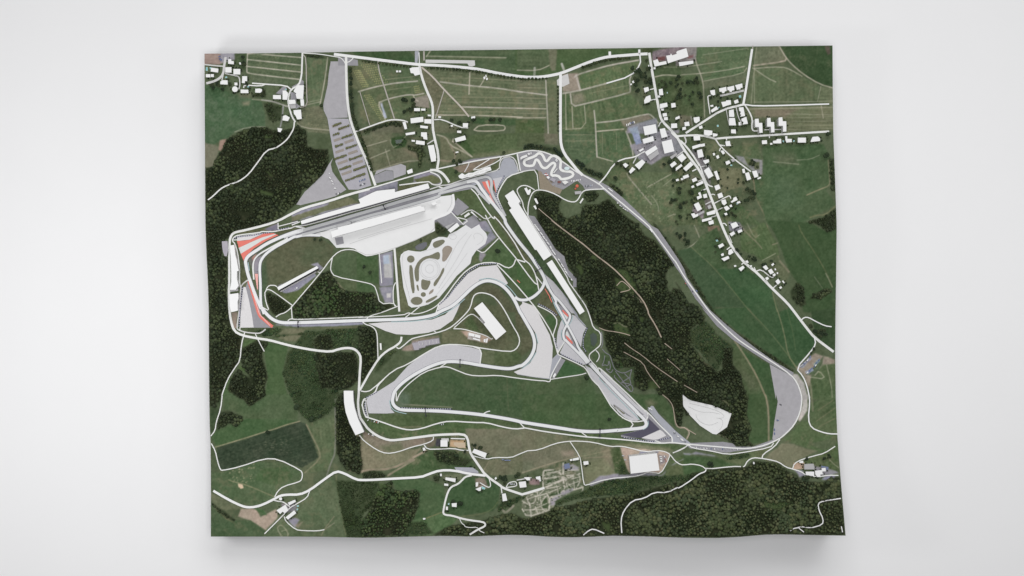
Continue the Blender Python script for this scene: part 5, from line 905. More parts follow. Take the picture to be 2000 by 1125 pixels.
# ---- southern farms
g = 'white farm buildings in the lower left'
for t, l in (('R 875,605 985,535 1020,605 975,640 950,620 920,650','largest white stepped barn of the lower left farm'),('R 985,690 1090,605 1115,640 1015,718','long white barn at the bottom of the lower left farm'),('R 1015,510 1100,475 1112,500 1030,545','long white barn at the top of the lower left farm')):
    building('barn','barn',pts(t),8,label=l,group=g)
building('silo','silo',circle(548,974.4,3.0,14),7,label='small round white silo beside the lower left farm')
o = building('lodge','lodge',pts('S 940,560 1025,560 1025,640 940,640'),9,label='square white lodge beside the sand court'); subroof(o,'porch',pts('S 950,540 1040,540 1042,575 1028,576 1026,558 950,558'),6,GREYW)
building('hall','hall',pts('S 1325,710 1350,665 1505,720 1485,780'),8,label='white oblong hall right of the southern road bend')
building('canopy','canopy',pts('S 1065,534 1240,539 1240,551 1065,546'),5,label='thin white canopy above the sand court')
cluster('along the lower southern road','left',6.5,'white houses along the southern road',['S 935,970 955,970 955,1000 935,1000','S 1000,1015 1125,1030 1120,1075 1000,1045','S 985,1090 1035,1095 1035,1120 985,1115','T 1365,345 1440,315 1430,365 1410,370','T 1370,265 1402,262 1395,310 1370,320','T 1600,210 1620,195 1628,220 1605,232'])
building('kiosk','kiosk',pts('S 722,655 748,652 758,685 728,690'),4,label='small white kiosk beside the striped start ramp',detail=False)
cluster('on the bottom meadow by the bent lane','top',5,'white houses on the bottom meadow',['T 1075,520 1138,515 1135,565 1080,560','T 1005,560 1030,560 1030,600 1005,600','T 725,700 755,700 755,715 728,720'])
building('house','house',pts('T 1690,405 1735,398 1755,485 1700,495'),7,label='upright white house left of the garden exhibition paths')
cluster('beside the top left of exhibition garden','left',6,'white buildings beside the exhibition garden',['T 1895,260 1980,250 1990,320 1910,330','U 165,1010 220,1000 226,1040 205,1045 170,1035','U 205,1045 228,1042 230,1062 206,1062','U 20,1015 90,1012 96,1050 60,1052'])
building('logistics_hall','hall',pts('U 1305,760 1645,720 1675,930 1325,970'),26,label='largest white rectangular hall in the south on reddish ground')
cluster('in the field left of largest hall','left',5,'white buildings by the exhibition garden car park',['U 580,795 610,788 612,812 585,815','U 615,787 690,770 692,800 618,812','U 745,822 805,815 810,855 752,865'])
building('solar_roof','solar roof',pts('U 510,855 575,840 585,900 520,915'),4,BLUER,label='blue solar roof at the exhibition garden entrance')
g = 'white farm buildings at the lower right edge'
building('barn','barn',pts('W 1475,855 1590,850 1595,918 1475,918'),9,GREYR,label='pale grey barn at the top of the lower right farm',group=g)
for t, l in (('W 1490,945 1595,945 1595,1000 1495,985','oblong white barn below the pale grey barn'),('W 1605,935 1690,925 1700,975 1670,980 1675,1010 1635,1010 1610,980','stepped white farmhouse right of the oblong lower right barn'),('W 1685,902 1735,898 1738,940 1692,944','small white barn beside blue panels at the lower right farm'),('W 1410,825 1460,810 1465,840 1420,840','tiny white shed at the top of the lower right farm')):
    building('barn' if 'barn' in l else 'farmhouse' if 'farmhouse' in l else 'shed', 'barn' if 'barn' in l else 'house' if 'farmhouse' in l else 'shed', pts(t), 7, label=l, group=g)
building('solar_roof','solar roof',pts('W 1680,872 1770,888 1768,920 1742,925 1738,895 1684,898'),5,BLUER,label='blue solar roof at the lower right farm')
building('hut','hut',pts('W 850,828 866,828 868,852 852,854'),4,label='tiny white hut in the clearing at the southern forest edge',detail=False)
# handling course buildings
building('driving_center','driving centre',pts('n 75,480 110,440 240,395 255,450 120,500 90,530'),8,SOFTW,label='white flat driving school beside the winding white course')
building('container','container',pts('n 875,850 970,735 990,745 905,850'),4,SOFTW,label='slanting white container between two bends of the winding course')
building('workshop','workshop',pts('n 800,1005 850,955 945,1005 905,1075'),6,LILACR,label='lilac grey workshop below the winding white course')
building('hut','hut',pts('n 980,1060 1020,1035 1085,1060 1050,1100 990,1090'),5,REDROOF,label='reddish hut below the winding white course')
building('workshop','workshop',pts('n 1090,1060 1180,1030 1260,1070 1170,1130'),6,SOFTW,label='white workshop below the winding course, right of reddish hut')
building('dome','dome',[tuple(p) for p in circle(1010+1215/12.5,270+735/12.5,5.2,16,3.4)],5,mat('pale blue dome skin',(206,222,224),.6,.03,10),label='pale blue domed hall between the winding course and perimeter road')
building('pavilion','pavilion',pts('n 720,935 760,920 800,960 770,995 730,970'),5,label='small white pavilion below left of winding course',detail=False)
cluster('in the small wood by the grandstand','top',5,'white huts in the small wood',['b 1550,350 1610,325 1640,400 1700,360 1710,430 1670,510 1625,500','b 1790,600 1840,590 1895,710 1870,735 1830,690','b 1770,780 1820,760 1855,845 1825,865'],'hut','hut')
building('hut','hut',pts('F 760,850 800,790 812,805 775,860'),5,SOFTW,label='small white hut beside the meadow bend of the lane')
building('shelter','shelter',pts('F 702,712 785,705 785,740 708,748'),4,GREYR,label='grey shelter on the small meadow above the forest')
for cx, cy, r, l in ((1010+733/6.25,260+645/6.25,3.2,'larger orange-red canopy on the small meadow'),(1010+712/6.25,260+678/6.25,1.8,'smaller orange-red canopy on the small meadow')):
    P = circle(cx,cy,r,10); Q, loc, top = outline(P,4); o = empty('canopy',loc)
    V = [(q[0],q[1],top*.6) for q in Q]+[(0,0,top)]; mesh_py('canopy_cloth',V,[(i,(i+1)%10,10) for i in range(10)],TENTR,o)
    for q in Q[::3]:
        W = [(q[0]*.93+dx,q[1]*.93+dy) for dx,dy in ((-.003,-.003),(.003,-.003),(.003,.003),(-.003,.003))]; V, F = prism(W,-.01,top*.6); mesh_py('pole',V,F,DARKM,o)
    tag(o,l,'canopy',None)
# swimming pools in the gardens: a rim and the water
POOLS = [('A 75,320 98,320 98,365 75,365','narrow turquoise pool at the far upper-left corner'),('A 120,322 140,320 148,338 125,342','turquoise pool beside a white house in upper-left hamlet'),('A 310,435 335,432 338,450 312,455','turquoise pool under the upper-left hamlet lane'),('A 580,550 602,548 604,566 582,568','turquoise pool between upper-left hamlet lane and house'),('A 1040,585 1062,582 1064,598 1042,600','turquoise pool above the stepped white farm building'),
 ('G 768,665 795,660 800,690 770,695','turquoise pool in the middle of the new estate'),('G 515,808 535,805 540,828 520,832','turquoise pool beside the house on the curved estate lane'),('G 500,1025 522,1022 524,1048 502,1050','blue pool on the green below the new estate'),('H 1302,90 1322,88 1322,110 1304,112','turquoise pool in the house row under eastern road, left one'),('H 1430,85 1450,85 1450,105 1430,105','turquoise pool in the house row under eastern road, right one'),('H 662,385 688,382 690,400 666,402','turquoise pool beside the house at the slanting lane'),('H 735,850 755,840 765,865 742,872','blue pool beyond the side lane right of village'),('O 485,240 510,235 520,258 492,262','pale blue pool above the lower street farmstead'),
 ('R 1122,545 1150,540 1148,560 1124,565','upper turquoise pool at the lower left farm'),('R 1120,585 1140,580 1138,602 1120,606','lower turquoise pool at the lower left farm'),('T 1440,305 1490,330 1480,350 1445,345','pale blue pool beside the house in the southern loop'),('T 1030,520 1050,515 1048,538 1030,538','turquoise pool on the bottom meadow'),('H 120,445 140,440 140,455 122,458','small pool beside a long white village house'),('E 1825,625 1838,622 1840,640 1828,642','tiny blue pool right of upper village street')]
for t, l in POOLS:
    P = pts(t); Q, loc, top = outline(P,.9); o = empty('swimming_pool',loc)
    V, F = prism(Q,-.01,top); mesh_py('pool_rim',V,F,GREYW,o)
    W = shrink(Q,.004); V, F = prism(W,0,top+.002); mesh_py('pool_water',V,F,POOL,o)
    tag(o,l,'pool','garden pools')

# ================================================================ TYRE BARRIERS, GANTRIES, CARS
def barrier(text, label, w=1.7, gap=2.4):
    P = resample(pts(text), gap); V = []; F = []; M = []
    for k, (a, b) in enumerate(zip(P, P[1:])):
        dx, dy = b[0]-a[0], b[1]-a[1]; l = math.hypot(dx,dy) or 1; nx, ny = -dy/l*w/2, dx/l*w/2
        q = [(a[0]+nx,a[1]+ny),(b[0]+nx,b[1]+ny),(b[0]-nx,b[1]-ny),(a[0]-nx,a[1]-ny)]
        X = np.array([p[0] for p in q]); Y = np.array([p[1] for p in q])
        base = len(V); V += [tuple(v) for v in ground(X,Y,-.3)]+[tuple(v) for v in ground(X,Y,2.0 if k%2 else 1.7)]
        for f in ((3,2,1,0),(4,5,6,7),(0,1,5,4),(1,2,6,5),(2,3,7,6),(3,0,4,7)): F.append(tuple(base+i for i in f)); M.append(k%2)
    F = [f[::-1] for f in F]
    o = mesh_py('tyre_barrier',V,F,None,None,[DARK,mat('pale barrier cover',(176,176,192),.8,.06,30)],M)
    return tag(o,label,'barrier','tyre barriers round the runoff areas')
for t, l in (('f 425,375 400,600 375,800 345,1110 J 495,20 482,235','dotted dark barrier left of the second corner gravel'),('e 220,330 290,285 500,262 700,240 890,200 1100,180','dotted dark barrier above the red striped runoff'),('I 950,120 1090,92','short dotted dark barrier right of red striped runoff'),
 ('K 985,1030 1100,930 1200,790 1330,640 1480,540 1690,530','long dotted dark barrier round the upper gravel trap'),('b 1060,40 960,230 880,410 865,560 1010,860','dotted barrier right of the hairpin runoff'),('i 0,160 200,255 380,370 480,460','dotted barrier above the small triangle meadow'),('i 420,980 430,1100 j 440,110 480,270','dotted barrier left of the crossing track'),('j 560,390 760,490 900,560 1090,640','dotted barrier above the dark green meadow triangle'),('i 1215,740 1160,880 1110,1020 j 1110,60 1110,220 1190,350','blue and white barrier left of the green pond'),
 ('l 200,800 460,835 750,890 1000,910','dotted dark barrier below the dark asphalt runoff'),('l 1080,865 1260,830 1370,800','short dotted barrier below the pale gravel wedge'),('m 300,470 480,370 590,310','dotted barrier at the lower left gravel trap edge'),('m 290,560 285,700 320,890','dotted barrier in the narrow loop at lower left'),('S 450,165 700,175 1080,180','faint dotted barrier above the lower straight'),('h 560,330 420,60','thin barrier at the right straight')):
    barrier(t,l)
def gantry(a, b, label):
    A = pts(a)[0]; B = pts(b)[0]; pa, pb = at(*A), at(*B); o = empty('start_gantry',(pa+pb)/2); c = o.location
    u = (pb-pa); u.z = 0; u.normalize(); n = Vector((-u.y,u.x,0))
    def bar(p, q, w, z0, z1, nm):
        V = []
        for z in (z0,z1):
            for s in ((p-n*w),(q-n*w),(q+n*w),(p+n*w)): V.append((s.x-c.x,s.y-c.y,z-c.z))
        mesh_py(nm,V,[(3,2,1,0),(4,5,6,7),(0,1,5,4),(1,2,6,5),(2,3,7,6),(3,0,4,7)],DARKM,o)
    top = max(pa.z,pb.z)+.07
    for p in (pa,pb): bar(p-u*.012,p+u*.012,.012,p.z-.01,top,'post')
    bar(pa,pb,.006,top-.012,top+.004,'beam')
    tag(o,label,'gantry','dark sign bridges over the track')
for a, b, l in (('S 755,165','S 763,262','dark sign bridge over the lower left straight'),('L 1243,640','L 1240,722','dark sign bridge over the inner straight'),('h 595,295','h 455,375','dark sign bridge beside the narrow grandstand'),('j 1290,580','j 1210,640','dark sign bridge below the crossing track'),('U 948,425','U 945,512','dark sign bridge over the bottom straight'),('d 655,855','d 610,765','dark start bridge on the main straight'),('J 1205,180','J 1205,240','dark sign bridge over the upper infield straight')):
    gantry(a,b,l)
# parked vehicles
def car_mesh(nm, l, w, h, cab):
    bm = bmesh.new()
    def add(x0,x1,y,z0,z1,tp=1.0):
        vs = [bm.verts.new(p) for p in ((x0,-y,z0),(x1,-y,z0),(x1,y,z0),(x0,y,z0),(x0*tp,-y*tp,z1),(x1*tp,-y*tp,z1),(x1*tp,y*tp,z1),(x0*tp,y*tp,z1))]
        for f in ((3,2,1,0),(4,5,6,7),(0,1,5,4),(1,2,6,5),(2,3,7,6),(3,0,4,7)): bm.faces.new([vs[i] for i in f])
    add(-l/2,l/2,w/2,.15*h,.55*h); add(-l*.32,l*cab,w/2*.92,.552*h,h,.88)
    me = bpy.data.meshes.new(nm); bm.to_mesh(me); bm.free(); return me
CARM = [car_mesh('car_body',.026,.013,.011,.2),car_mesh('van_body',.038,.016,.018,.34)]
WHEEL = bpy.data.meshes.new('wheel')
_v = []; _f = []
for s in (-1,1):
    for i in range(8): _v.append((.0028*math.cos(i*math.pi/4),s*.001,.0028*math.sin(i*math.pi/4)))
_f = [tuple(range(8)),tuple(range(15,7,-1))]+[((i+1)%8,i,i+8,(i+1)%8+8) for i in range(8)]
WHEEL.from_pydata(_v,[],_f); WHEEL.materials.append(DARKM)
CARCOL = [mat('white car paint',(232,232,232),.4,.01,5,spec=.5),mat('silver car paint',(178,180,186),.4,.02,5,spec=.5),mat('dark car paint',(62,64,76),.4,.02,5,spec=.5),mat('blue car paint',(92,108,150),.4,.02,5,spec=.5),mat('red car paint',(168,70,64),.4,.02,5,spec=.5)]
CARV = {}
def car(x, y, ang, kind, ci, label, group, nm):
    k = (kind,ci)
    if k not in CARV:
        me = CARM[kind].copy(); me.materials.clear(); me.materials.append(CARCOL[ci]); CARV[k] = me
    e = empty(nm, at(x,y,1.4)); e.rotation_euler = (0,0,ang); e.scale = (1.15,)*3
    link(bpy.data.objects.new('body',CARV[k]),e)
    l = .026 if kind == 0 else .038; w = .013 if kind == 0 else .016
    for sx in (-1,1):
        for sy in (-1,1):
            q = link(bpy.data.objects.new('wheel',WHEEL),e); q.location = (sx*l*.3,sy*w*.5,.0028)
    tag(e,label,'van' if kind else 'car',group)
def carrow(text, n, kinds, cols, label, group, nm, turn=90, jit=.5):
    P = pts(text); A = resample(P, .5); L_ = len(A)
    for i in range(n):
        j = min(L_-2, int((i+.5+random.uniform(-.25,.25))*L_/n)); a, b = A[j], A[j+1]
        ang = math.atan2(-(b[1]-a[1]), b[0]-a[0])+math.radians(turn+random.uniform(-6,6))
        car(a[0]+random.uniform(-jit,jit), a[1]+random.uniform(-jit,jit), ang, random.choice(kinds), random.choice(cols), label, group, nm)
carrow('g 1040,220 1200,430 1420,740 1560,980',16,(1,),(0,),'white van parked in the row behind the longest right-hand grandstand','vans behind the right-hand grandstand','parked_van',15)
carrow('h 1010,70 1180,360 1290,520 1330,590',10,(1,),(0,0,1),'pale van parked behind the narrow right-hand grandstand','vans behind the narrow grandstand','parked_van',10)
carrow('D 10,590 90,560',7,(0,),(2,3,1),'dark car parked at the bottom of the tree-lined car park','cars in the tree-lined car park','parked_car')
carrow('D 20,640 80,615',6,(0,),(2,0,1),'car parked by the hedge below the tree-lined car park','cars by the hedge','parked_car')
carrow('B 1585,480 1610,600 1680,690',5,(1,0),(0,),'white vehicle parked on the gravel lot beside the left forest','vehicles on the forest gravel lot','parked_van',40,1.5)
carrow('B 1660,745 1720,735',3,(0,),(2,0),'car parked at the lower edge of the forest gravel lot','cars at the gravel lot edge','parked_car')
carrow('F 1110,670 1160,710',3,(1,),(0,),'white van on the asphalt strip beside the perimeter road bend','vans on the perimeter strip','parked_van',0)
carrow('F 1220,850 1350,960',6,(0,1),(0,1),'pale vehicle parked left of the perimeter road','vehicles left of the perimeter road','parked_car',20)
carrow('M 1620,110 1650,150',2,(1,),(0,),'white van on the perimeter road beside the forest','vans beside the forest','parked_van',0)
carrow('O 80,730 140,800 200,870 260,950',4,(0,),(2,1,4),'small car on the verge of the perimeter road','cars on the perimeter verge','parked_car',0)
carrow('O 240,855 260,880',1,(1,),(3,),'blue van on the perimeter road beside the long hedgerow','single blue van','parked_van',0)
carrow('f 1700,430 1780,400',4,(0,),(0,1),'pale car parked in front of the slanting hangar','cars at the slanting hangar','parked_car',100)
carrow('l 820,60 900,130',6,(0,),(2,0,1),'car parked at the top of the right asphalt triangle','cars on the asphalt triangle','parked_car',30,1.5)
carrow('l 1440,660 1620,840 1760,920',9,(0,1),(0,1,2),'vehicle parked at the lower tip of the right asphalt triangle','vehicles at the triangle tip','parked_car',20,1.5)
carrow('W 130,650 400,670 680,670',12,(0,),(0,1,2,3),'car parked between the two lower right perimeter roads','cars between the perimeter roads','parked_car',100)
carrow('W 1110,420 1108,500',2,(1,),(3,),'long blue trailer at the lower end of the oval gravel lot','blue trailers','parked_trailer',0,.2)
carrow('W 1130,310 1165,320',1,(1,),(3,),'dark blue truck in the middle of the oval gravel lot','single blue truck','parked_truck',0)
carrow('W 1170,120 1200,130',2,(0,),(2,),'dark car in the upper part of the oval gravel lot','dark cars on the gravel lot','parked_car',0,.3)
carrow('S 60,480 130,510',4,(0,),(0,2,1),'car parked under the southern perimeter bend','cars at the southern bend','parked_car')
carrow('S 50,315 200,350',5,(0,),(2,0,4),'car parked beside the lower left service road','cars at the service road','parked_car',70)
carrow('S 930,370 980,365',3,(0,),(2,1),'dark car in the southern lay-by','cars in the lay-by','parked_car')
carrow('S 1690,800 1800,800',4,(1,),(0,3),'camper van beside the southern meadow lane','campers at the meadow lane','camper_van',0,1)
carrow('U 1230,740 1260,800',2,(1,),(0,1),'pale truck left of the largest southern hall','trucks left of the hall','parked_truck',60,1)
carrow('U 1690,760 1700,830',4,(1,),(0,),'white trailer right of the largest southern hall','trailers right of the hall','parked_trailer',90)
carrow('U 1730,740 1760,830',4,(0,),(0,4,1),'car at the right end of the reddish yard','cars at the reddish yard','parked_car',0,1)
carrow('n 680,870 740,900',4,(1,),(0,4),'small vehicle beside the brown field under the winding course','vehicles under the winding course','parked_van',40,1)
carrow('n 940,520 980,560',2,(1,),(0,),'white van inside the winding white course','vans inside the winding course','parked_van',120,.5)
carrow('n 260,390 350,370',3,(1,),(0,),'white van at the top left of winding course','vans at the winding course','parked_van',80,.5)
carrow('F 650,590 780,570',6,(0,),(0,),'white car in the row under the winding course','cars under the winding course','parked_car')
carrow('F 830,650 920,640',9,(0,),(2,3,1),'car in the dense row left of the perimeter road bend','cars in the dense row','parked_car')
carrow('P 1510,730 1650,600',7,(1,),(3,1,0),'trailer in the upper line of the building yard at right edge','trailers in the building yard','parked_trailer',0,1.2)
carrow('P 1600,800 1670,745 1750,640',7,(1,),(3,0),'trailer in the lower line of the building yard at right edge','lower trailers in the building yard','parked_trailer',0,1.2)
carrow('E 1330,1030 1435,990',6,(1,),(0,3),'white and blue trailer in the line left of the works','trailers left of the works','parked_trailer',80,.3)
carrow('A 240,180 260,240',3,(1,),(3,),'blue van beside the upper-left lane end','vans at the lane end','parked_van',90,1)
carrow('T 1775,280 1860,290',6,(0,),(2,0,1),'car parked inside the small southern road loop','cars in the small loop','parked_car')
carrow('j 390,950 440,880',5,(1,),(0,),'white trailer on the grey yard below the crossing','trailers on the grey yard','parked_trailer',60,.5)
# ================================================================ FORESTS AND TREES
# label, outline, spacing, crown radius range, height range, palette, ground paint
CON = [(57,65,47),(65,74,52),(49,57,41),(77,86,60)]
OLD = [(72,81,56),(82,90,62),(62,71,50),(90,96,68),(72,83,59)]
DEC = [(72,88,56),(64,80,52),(80,94,60),(60,74,50)]
BUSH = [(64,82,54),(72,88,58),(56,74,50),(78,90,60)]
FORESTS = [
 ('forest','dark conifer forest filling the left edge down to the lower left','B 70,430 170,410 190,330 250,240 330,80 440,40 A 470,1115 640,1070 790,1055 900,1095 1010,1105 1200,1040 1290,1110 B 1300,20 1310,170 1400,195 1560,200 1570,400 1500,500 1370,610 1250,700 1210,830 1000,1000 820,1115 I 560,105 410,135 345,225 265,250 265,440 340,460 330,720 325,900 345,1125 J 355,80 400,290 520,350 490,560 470,660 350,850 260,1080 Q 200,20 110,150 60,130 J 105,600 I 108,900 I 70,100',5.0,(2.3,4.0),(6,9),CON),
 ('forest','dark clump of conifers between left meadow and bent lane','J 520,500 640,440 700,400 830,430 800,480 750,590 790,700 830,860 800,930 790,960 800,1060 740,1125 Q 640,80 540,140 480,70 380,20 J 440,1080 340,1000 400,850 480,760 540,830 620,860 560,760 500,620',5.0,(2.0,4.1),(5.5,9),CON),
 ('grove','small round grove beside the lower left lane','Q 190,220 280,200 400,250 455,280 440,320 380,385 300,350 200,400 160,420 150,370',5.4,(2.6,3.8),(6,8),CON),
 ('forest','conifer stand right of the bushy slope by the southern bend','J 1390,390 1470,330 1590,335 1645,500 1560,520 1395,505 J 1395,560 1700,550 1880,550 1925,640 1930,900 1800,1000 1480,985 1440,800',5.0,(1.9,3.9),(5.5,8.5),CON),
 ('forest','upright dark conifer stand beside the white inner road','L -10,240 150,240 205,290 225,420 228,600 190,700 120,800 60,900 0,930 40,700 45,620 0,540',5.0,(2.6,3.8),(6,10),CON),
 ('thicket','green bushy slope in the lower left','J 1180,430 1290,290 1470,300 1390,380 1390,540 1440,800 1490,985 1700,1010 1650,1125 Q 1600,120 1500,240 1280,340 1150,220 1040,0 J 1010,800 1080,560',4.2,(1.3,2.3),(2,3.5),BUSH),
 ('thicket','bushy strip above the southern bend','J 540,340 760,270 900,250 1020,270 900,370 J 1600,270 2000,250 L 150,250 0,260 J 1960,530 1900,500 1800,490 1650,520 1600,330',4.6,(1.4,2.6),(2,4),BUSH),
 ('forest','narrow dark forest behind the curved lower left grandstand','Q 1600,100 1640,20 1690,-20 1695,100 1720,230 1770,370 1835,510 1890,525 1900,760 1925,900 1890,970 1720,900 1610,720',4.8,(2.5,3.7),(6,10),CON),
 ('forest','mixed forest with tall conifers at the bottom left of the map','T 180,265 200,335 340,245 350,360 480,380 640,350 690,400 670,500 640,620 560,780 480,900 0,935 R 1940,935 1900,760 2000,640 T 100,560 170,380',5.0,(2.2,3.8),(5,9),CON+DEC),
 ('thicket','even young plantation at the bottom left of the map','R 1600,240 1840,250 2000,260 T 180,265 160,380 100,550 0,640 R 1900,760 1930,935 1740,935 1660,600',3.6,(1.1,1.9),(2,3.2),[(58,70,46),(62,76,48),(54,66,44)]),
 ('thicket','low light green bushes on the bottom meadow','T 580,750 720,740 860,880 700,905 480,915',5.0,(1.4,2.2),(2,3),BUSH),
 ('forest','left infield wood crossed by white paths','I 830,1000 820,880 1000,960 1110,1050 1040,1125 J 930,100 880,60 860,20',4.8,(2.4,3.5),(5,8),CON),
 ('forest','dark infield wood under the meadow','I 1480,660 1590,610 1640,720 1700,810 1770,860 2000,890 K 190,890 260,1025 400,1030 430,1060 L 60,100 J 1160,140 1125,20 I 1130,1060 1300,860',5.2,(2.6,4.0),(6,9),CON+DEC[:2]),
 ('forest','large dark forest on the hill right of the grandstands','F 220,760 300,725 420,725 530,790 495,880 520,985 600,1050 790,1005 800,900 840,880 1000,870 1110,800 1170,870 1200,900 1330,1030 1490,1125 M 1480,90 1560,190 1680,250 1800,400 1880,480 1900,550 1830,600 1810,680 1830,820 1880,930 1900,830 2000,850 O 0,760 150,1010 240,1040 330,1125 P 270,0 350,120 330,170 240,210 170,280 200,400 170,450 270,560 360,680 430,720 500,800 570,760 580,500 690,490 690,700 780,800 850,1050 890,1125 W 790,0 770,250 820,430 780,560 860,625 640,620 560,560 400,480 200,385 60,250 U 1960,200 1920,400 1880,380 1850,180 1720,0 N 1760,1060 1640,960 1560,1020 1430,970 1440,720 1230,740 1120,540 1080,450 1060,300 1000,240 900,170 860,0 M 860,1000 740,880 720,700 620,520 440,300 250,40 F 240,960',4.8,(2.3,4.0),(6,9),CON),
 ('thicket','green bushy clearing beside the right forest edge','P 340,170 400,200 500,330 690,480 600,500 570,640 500,780 430,700 300,540 180,440 180,290',4.4,(1.3,2.4),(2,4),BUSH),
 ('forest','broad mixed forest along the bottom right edge','V 30,720 330,620 400,560 500,570 760,490 1000,450 1320,420 1600,330 1950,240 X 0,290 110,150 270,120 500,90 700,80 780,70 860,0 W 1010,830 1150,850 1230,920 1390,990 X 1290,180 1390,190 1420,240 1700,270 1800,210 1910,195 1975,905 1500,908 1000,900 620,925 400,938 0,930 V 1650,925 1300,922 900,925 600,932 300,915 T 1700,905 1300,915 850,910 1040,800 1100,790 1240,760 1500,720 1700,660 1850,660 2000,730',5.5,(2.9,4.7),(6.5,9.5),OLD),
 ('grove','dark grove beside the lower village street','O 1400,880 1430,820 1470,770 1510,770 1560,860 1570,960 1590,1030 1540,1050 1480,1020 1410,950',4.6,(2.3,3.3),(5,8),CON),
 ('grove','row of dark round bushes under the eastern meadow','O 1640,960 1680,900 1740,880 1800,845 1900,840 1915,880 1860,900 1770,960',4.6,(2.2,3.2),(4,6),CON),
 ('grove','dark grove at the right edge of the map','O 1625,25 1700,-10 H 1640,1080 1800,1030 1960,910 O 1958,110 1840,140 1760,60',4.8,(2.3,3.4),(5,8),CON),
 ('hedgerow','dark hedge on the right map edge','H 1870,300 1930,320 1950,720 1900,700 1885,560',4.8,(2,3),(4,6),CON),
 ('hedgerow','long dark hedgerow right of the perimeter road','M 1640,15 1700,60 1800,190 1950,390 O 30,420 130,560 300,850 480,1125 P 560,140 700,280 820,350 1000,480 1200,600 1430,770 1400,790 1180,650 960,520 800,430 700,350 520,180 430,60 O 250,850 60,560 M 1900,400 1700,110',4.6,(1.6,2.4),(3,4.5),CON+BUSH[:1]),
 ('grove','small wood between the grandstand and the little meadow','F 330,700 480,740 530,800 495,880 430,960 300,960 220,860 215,760',4.8,(2.4,3.5),(5,8),CON),
 ('grove','round grove above the bend of the perimeter road','F 830,700 960,700 985,760 940,820 860,840 820,780',4.8,(2.4,3.4),(5,8),CON),
 ('grove','small grove on the lower middle slope','S 860,700 1140,700 1160,770 1330,800 1240,880 1120,870 900,800',5.4,(2.0,3.2),(4,6),DEC+CON),
 ('hedgerow','dark hedge above the southern road','T 0,140 100,125 220,130 285,180 240,210 0,212',4.6,(2.0,3.0),(4,6),CON),
 ('thicket','green scrub belt between garden exhibition and big hall','V 800,340 1000,250 1340,200 1500,180 1700,190 2000,170 X 0,190 150,150 0,260 V 1950,230 1600,320 1300,400 900,430 600,480 400,560 410,500',4.8,(1.3,2.6),(2,4),BUSH),
 ('grove','grove behind the kart centre hall','K 960,20 1010,60 1085,140 1045,180 980,190 950,150',4.8,(2.2,3.2),(4,6),CON),
 ('grove','loose grove above the forest in the upper left','A 790,760 1000,790 985,960 900,990 840,950',6.4,(2.0,3.2),(4,7),DEC+CON),
 ('hedgerow','hedge left of the pond below the middle farm','D 610,150 700,170 790,190 820,240 780,300 760,430 735,440 740,330 710,240 620,190',5.2,(2.0,3.2),(4,6),CON),
 ('hedgerow','dense row of round trees above the winding course','n 170,200 240,150 320,145 480,170 680,190 820,230 940,240 1040,300 1130,390 1120,460 1040,440 900,370 740,300 500,265 300,265 180,275',4.8,(2.4,3.2),(5,7),[(48,60,48),(54,66,50)]),
 ('hedgerow','dense tree row right of the winding course','n 1390,540 1440,530 1650,650 1640,710 1540,690 n 1600,770 1660,740 F 830,430 900,445 1010,490 1090,540 1110,590 1060,590 980,530 820,470',4.8,(2.3,3.0),(5,7),[(48,60,48),(54,66,50)]),
 ('hedgerow','tree row beside the upper perimeter road','F 1125,600 1180,630 1290,720 1300,770 1230,740 1140,660',4.6,(2.0,2.8),(4,6),CON),
 ('hedgerow','bushy hedge under the striped camping field houses','A 640,650 730,640 760,600 800,590 810,690 740,690 650,685',4.6,(1.8,2.8),(3,5),CON),
 ('hedgerow','dark hedge on the brown field at lower left','R 80,510 150,560 260,630 370,720 350,735 250,690 160,610',4.6,(1.8,2.6),(3,5),CON),
 ('hedgerow','dark hedge under the lane left of the middle farm','C 60,1105 200,1040 330,1000 430,985 540,1000 530,1045 420,1030 330,1040 200,1085 90,1130',4.4,(1.6,2.6),(3,5),CON),
 ('hedgerow','dark hedge beside the highway start','A 1280,160 1440,160 1550,210 1420,210 1300,180',4.4,(1.6,2.4),(3,4),CON),
 ('thicket','scrub around the garden exhibition lane','T 1630,560 1700,500 1900,440 2000,420 1880,500 1760,560 1660,620',4.8,(1.4,2.6),(2,4),BUSH),
 ('thicket','bushes left of the large southern hall','U 1180,880 1230,860 1320,980 1180,985',4.6,(1.5,2.6),(2,4),BUSH),
 ('thicket','bushes below the lower right perimeter road','W 520,770 700,720 790,720 820,760 700,790 560,790',4.6,(1.5,2.6),(2,4),BUSH),
 ('thicket','bushes in the inner circuit corner','L 260,650 350,560 420,520 460,540 400,600 300,720 250,780 200,790',5.4,(1.6,2.8),(3,5),DEC),

 ('thicket','sparse bushes in the clearing beside the dirt track','M 1195,590 1260,580 1350,610 1460,770 1480,890 1380,890 1280,890 1200,810',8.5,(1.3,2.2),(2,3),BUSH),
 ('thicket','sparse bushes on the pale slope above the green pond','N 1150,190 1250,170 1340,230 1400,350 1300,345 1200,300',7.5,(1.3,2.4),(2,4),BUSH),
 ('thicket','sparse bushes in the upper left forest glade','B 770,20 920,10 900,100 810,100',7,(1.2,2),(2,3),BUSH),
 ('thicket','sparse bushes beside the track course','N 1150,560 1260,620 1340,740 1260,780',6.5,(1.3,2.4),(2,4),BUSH),
 ('thicket','sparse bushes in the bottom right forest glade','X 950,470 1100,490 1340,490 1260,570 1150,610 1000,580',6,(1.3,2.4),(2,4),BUSH),
]
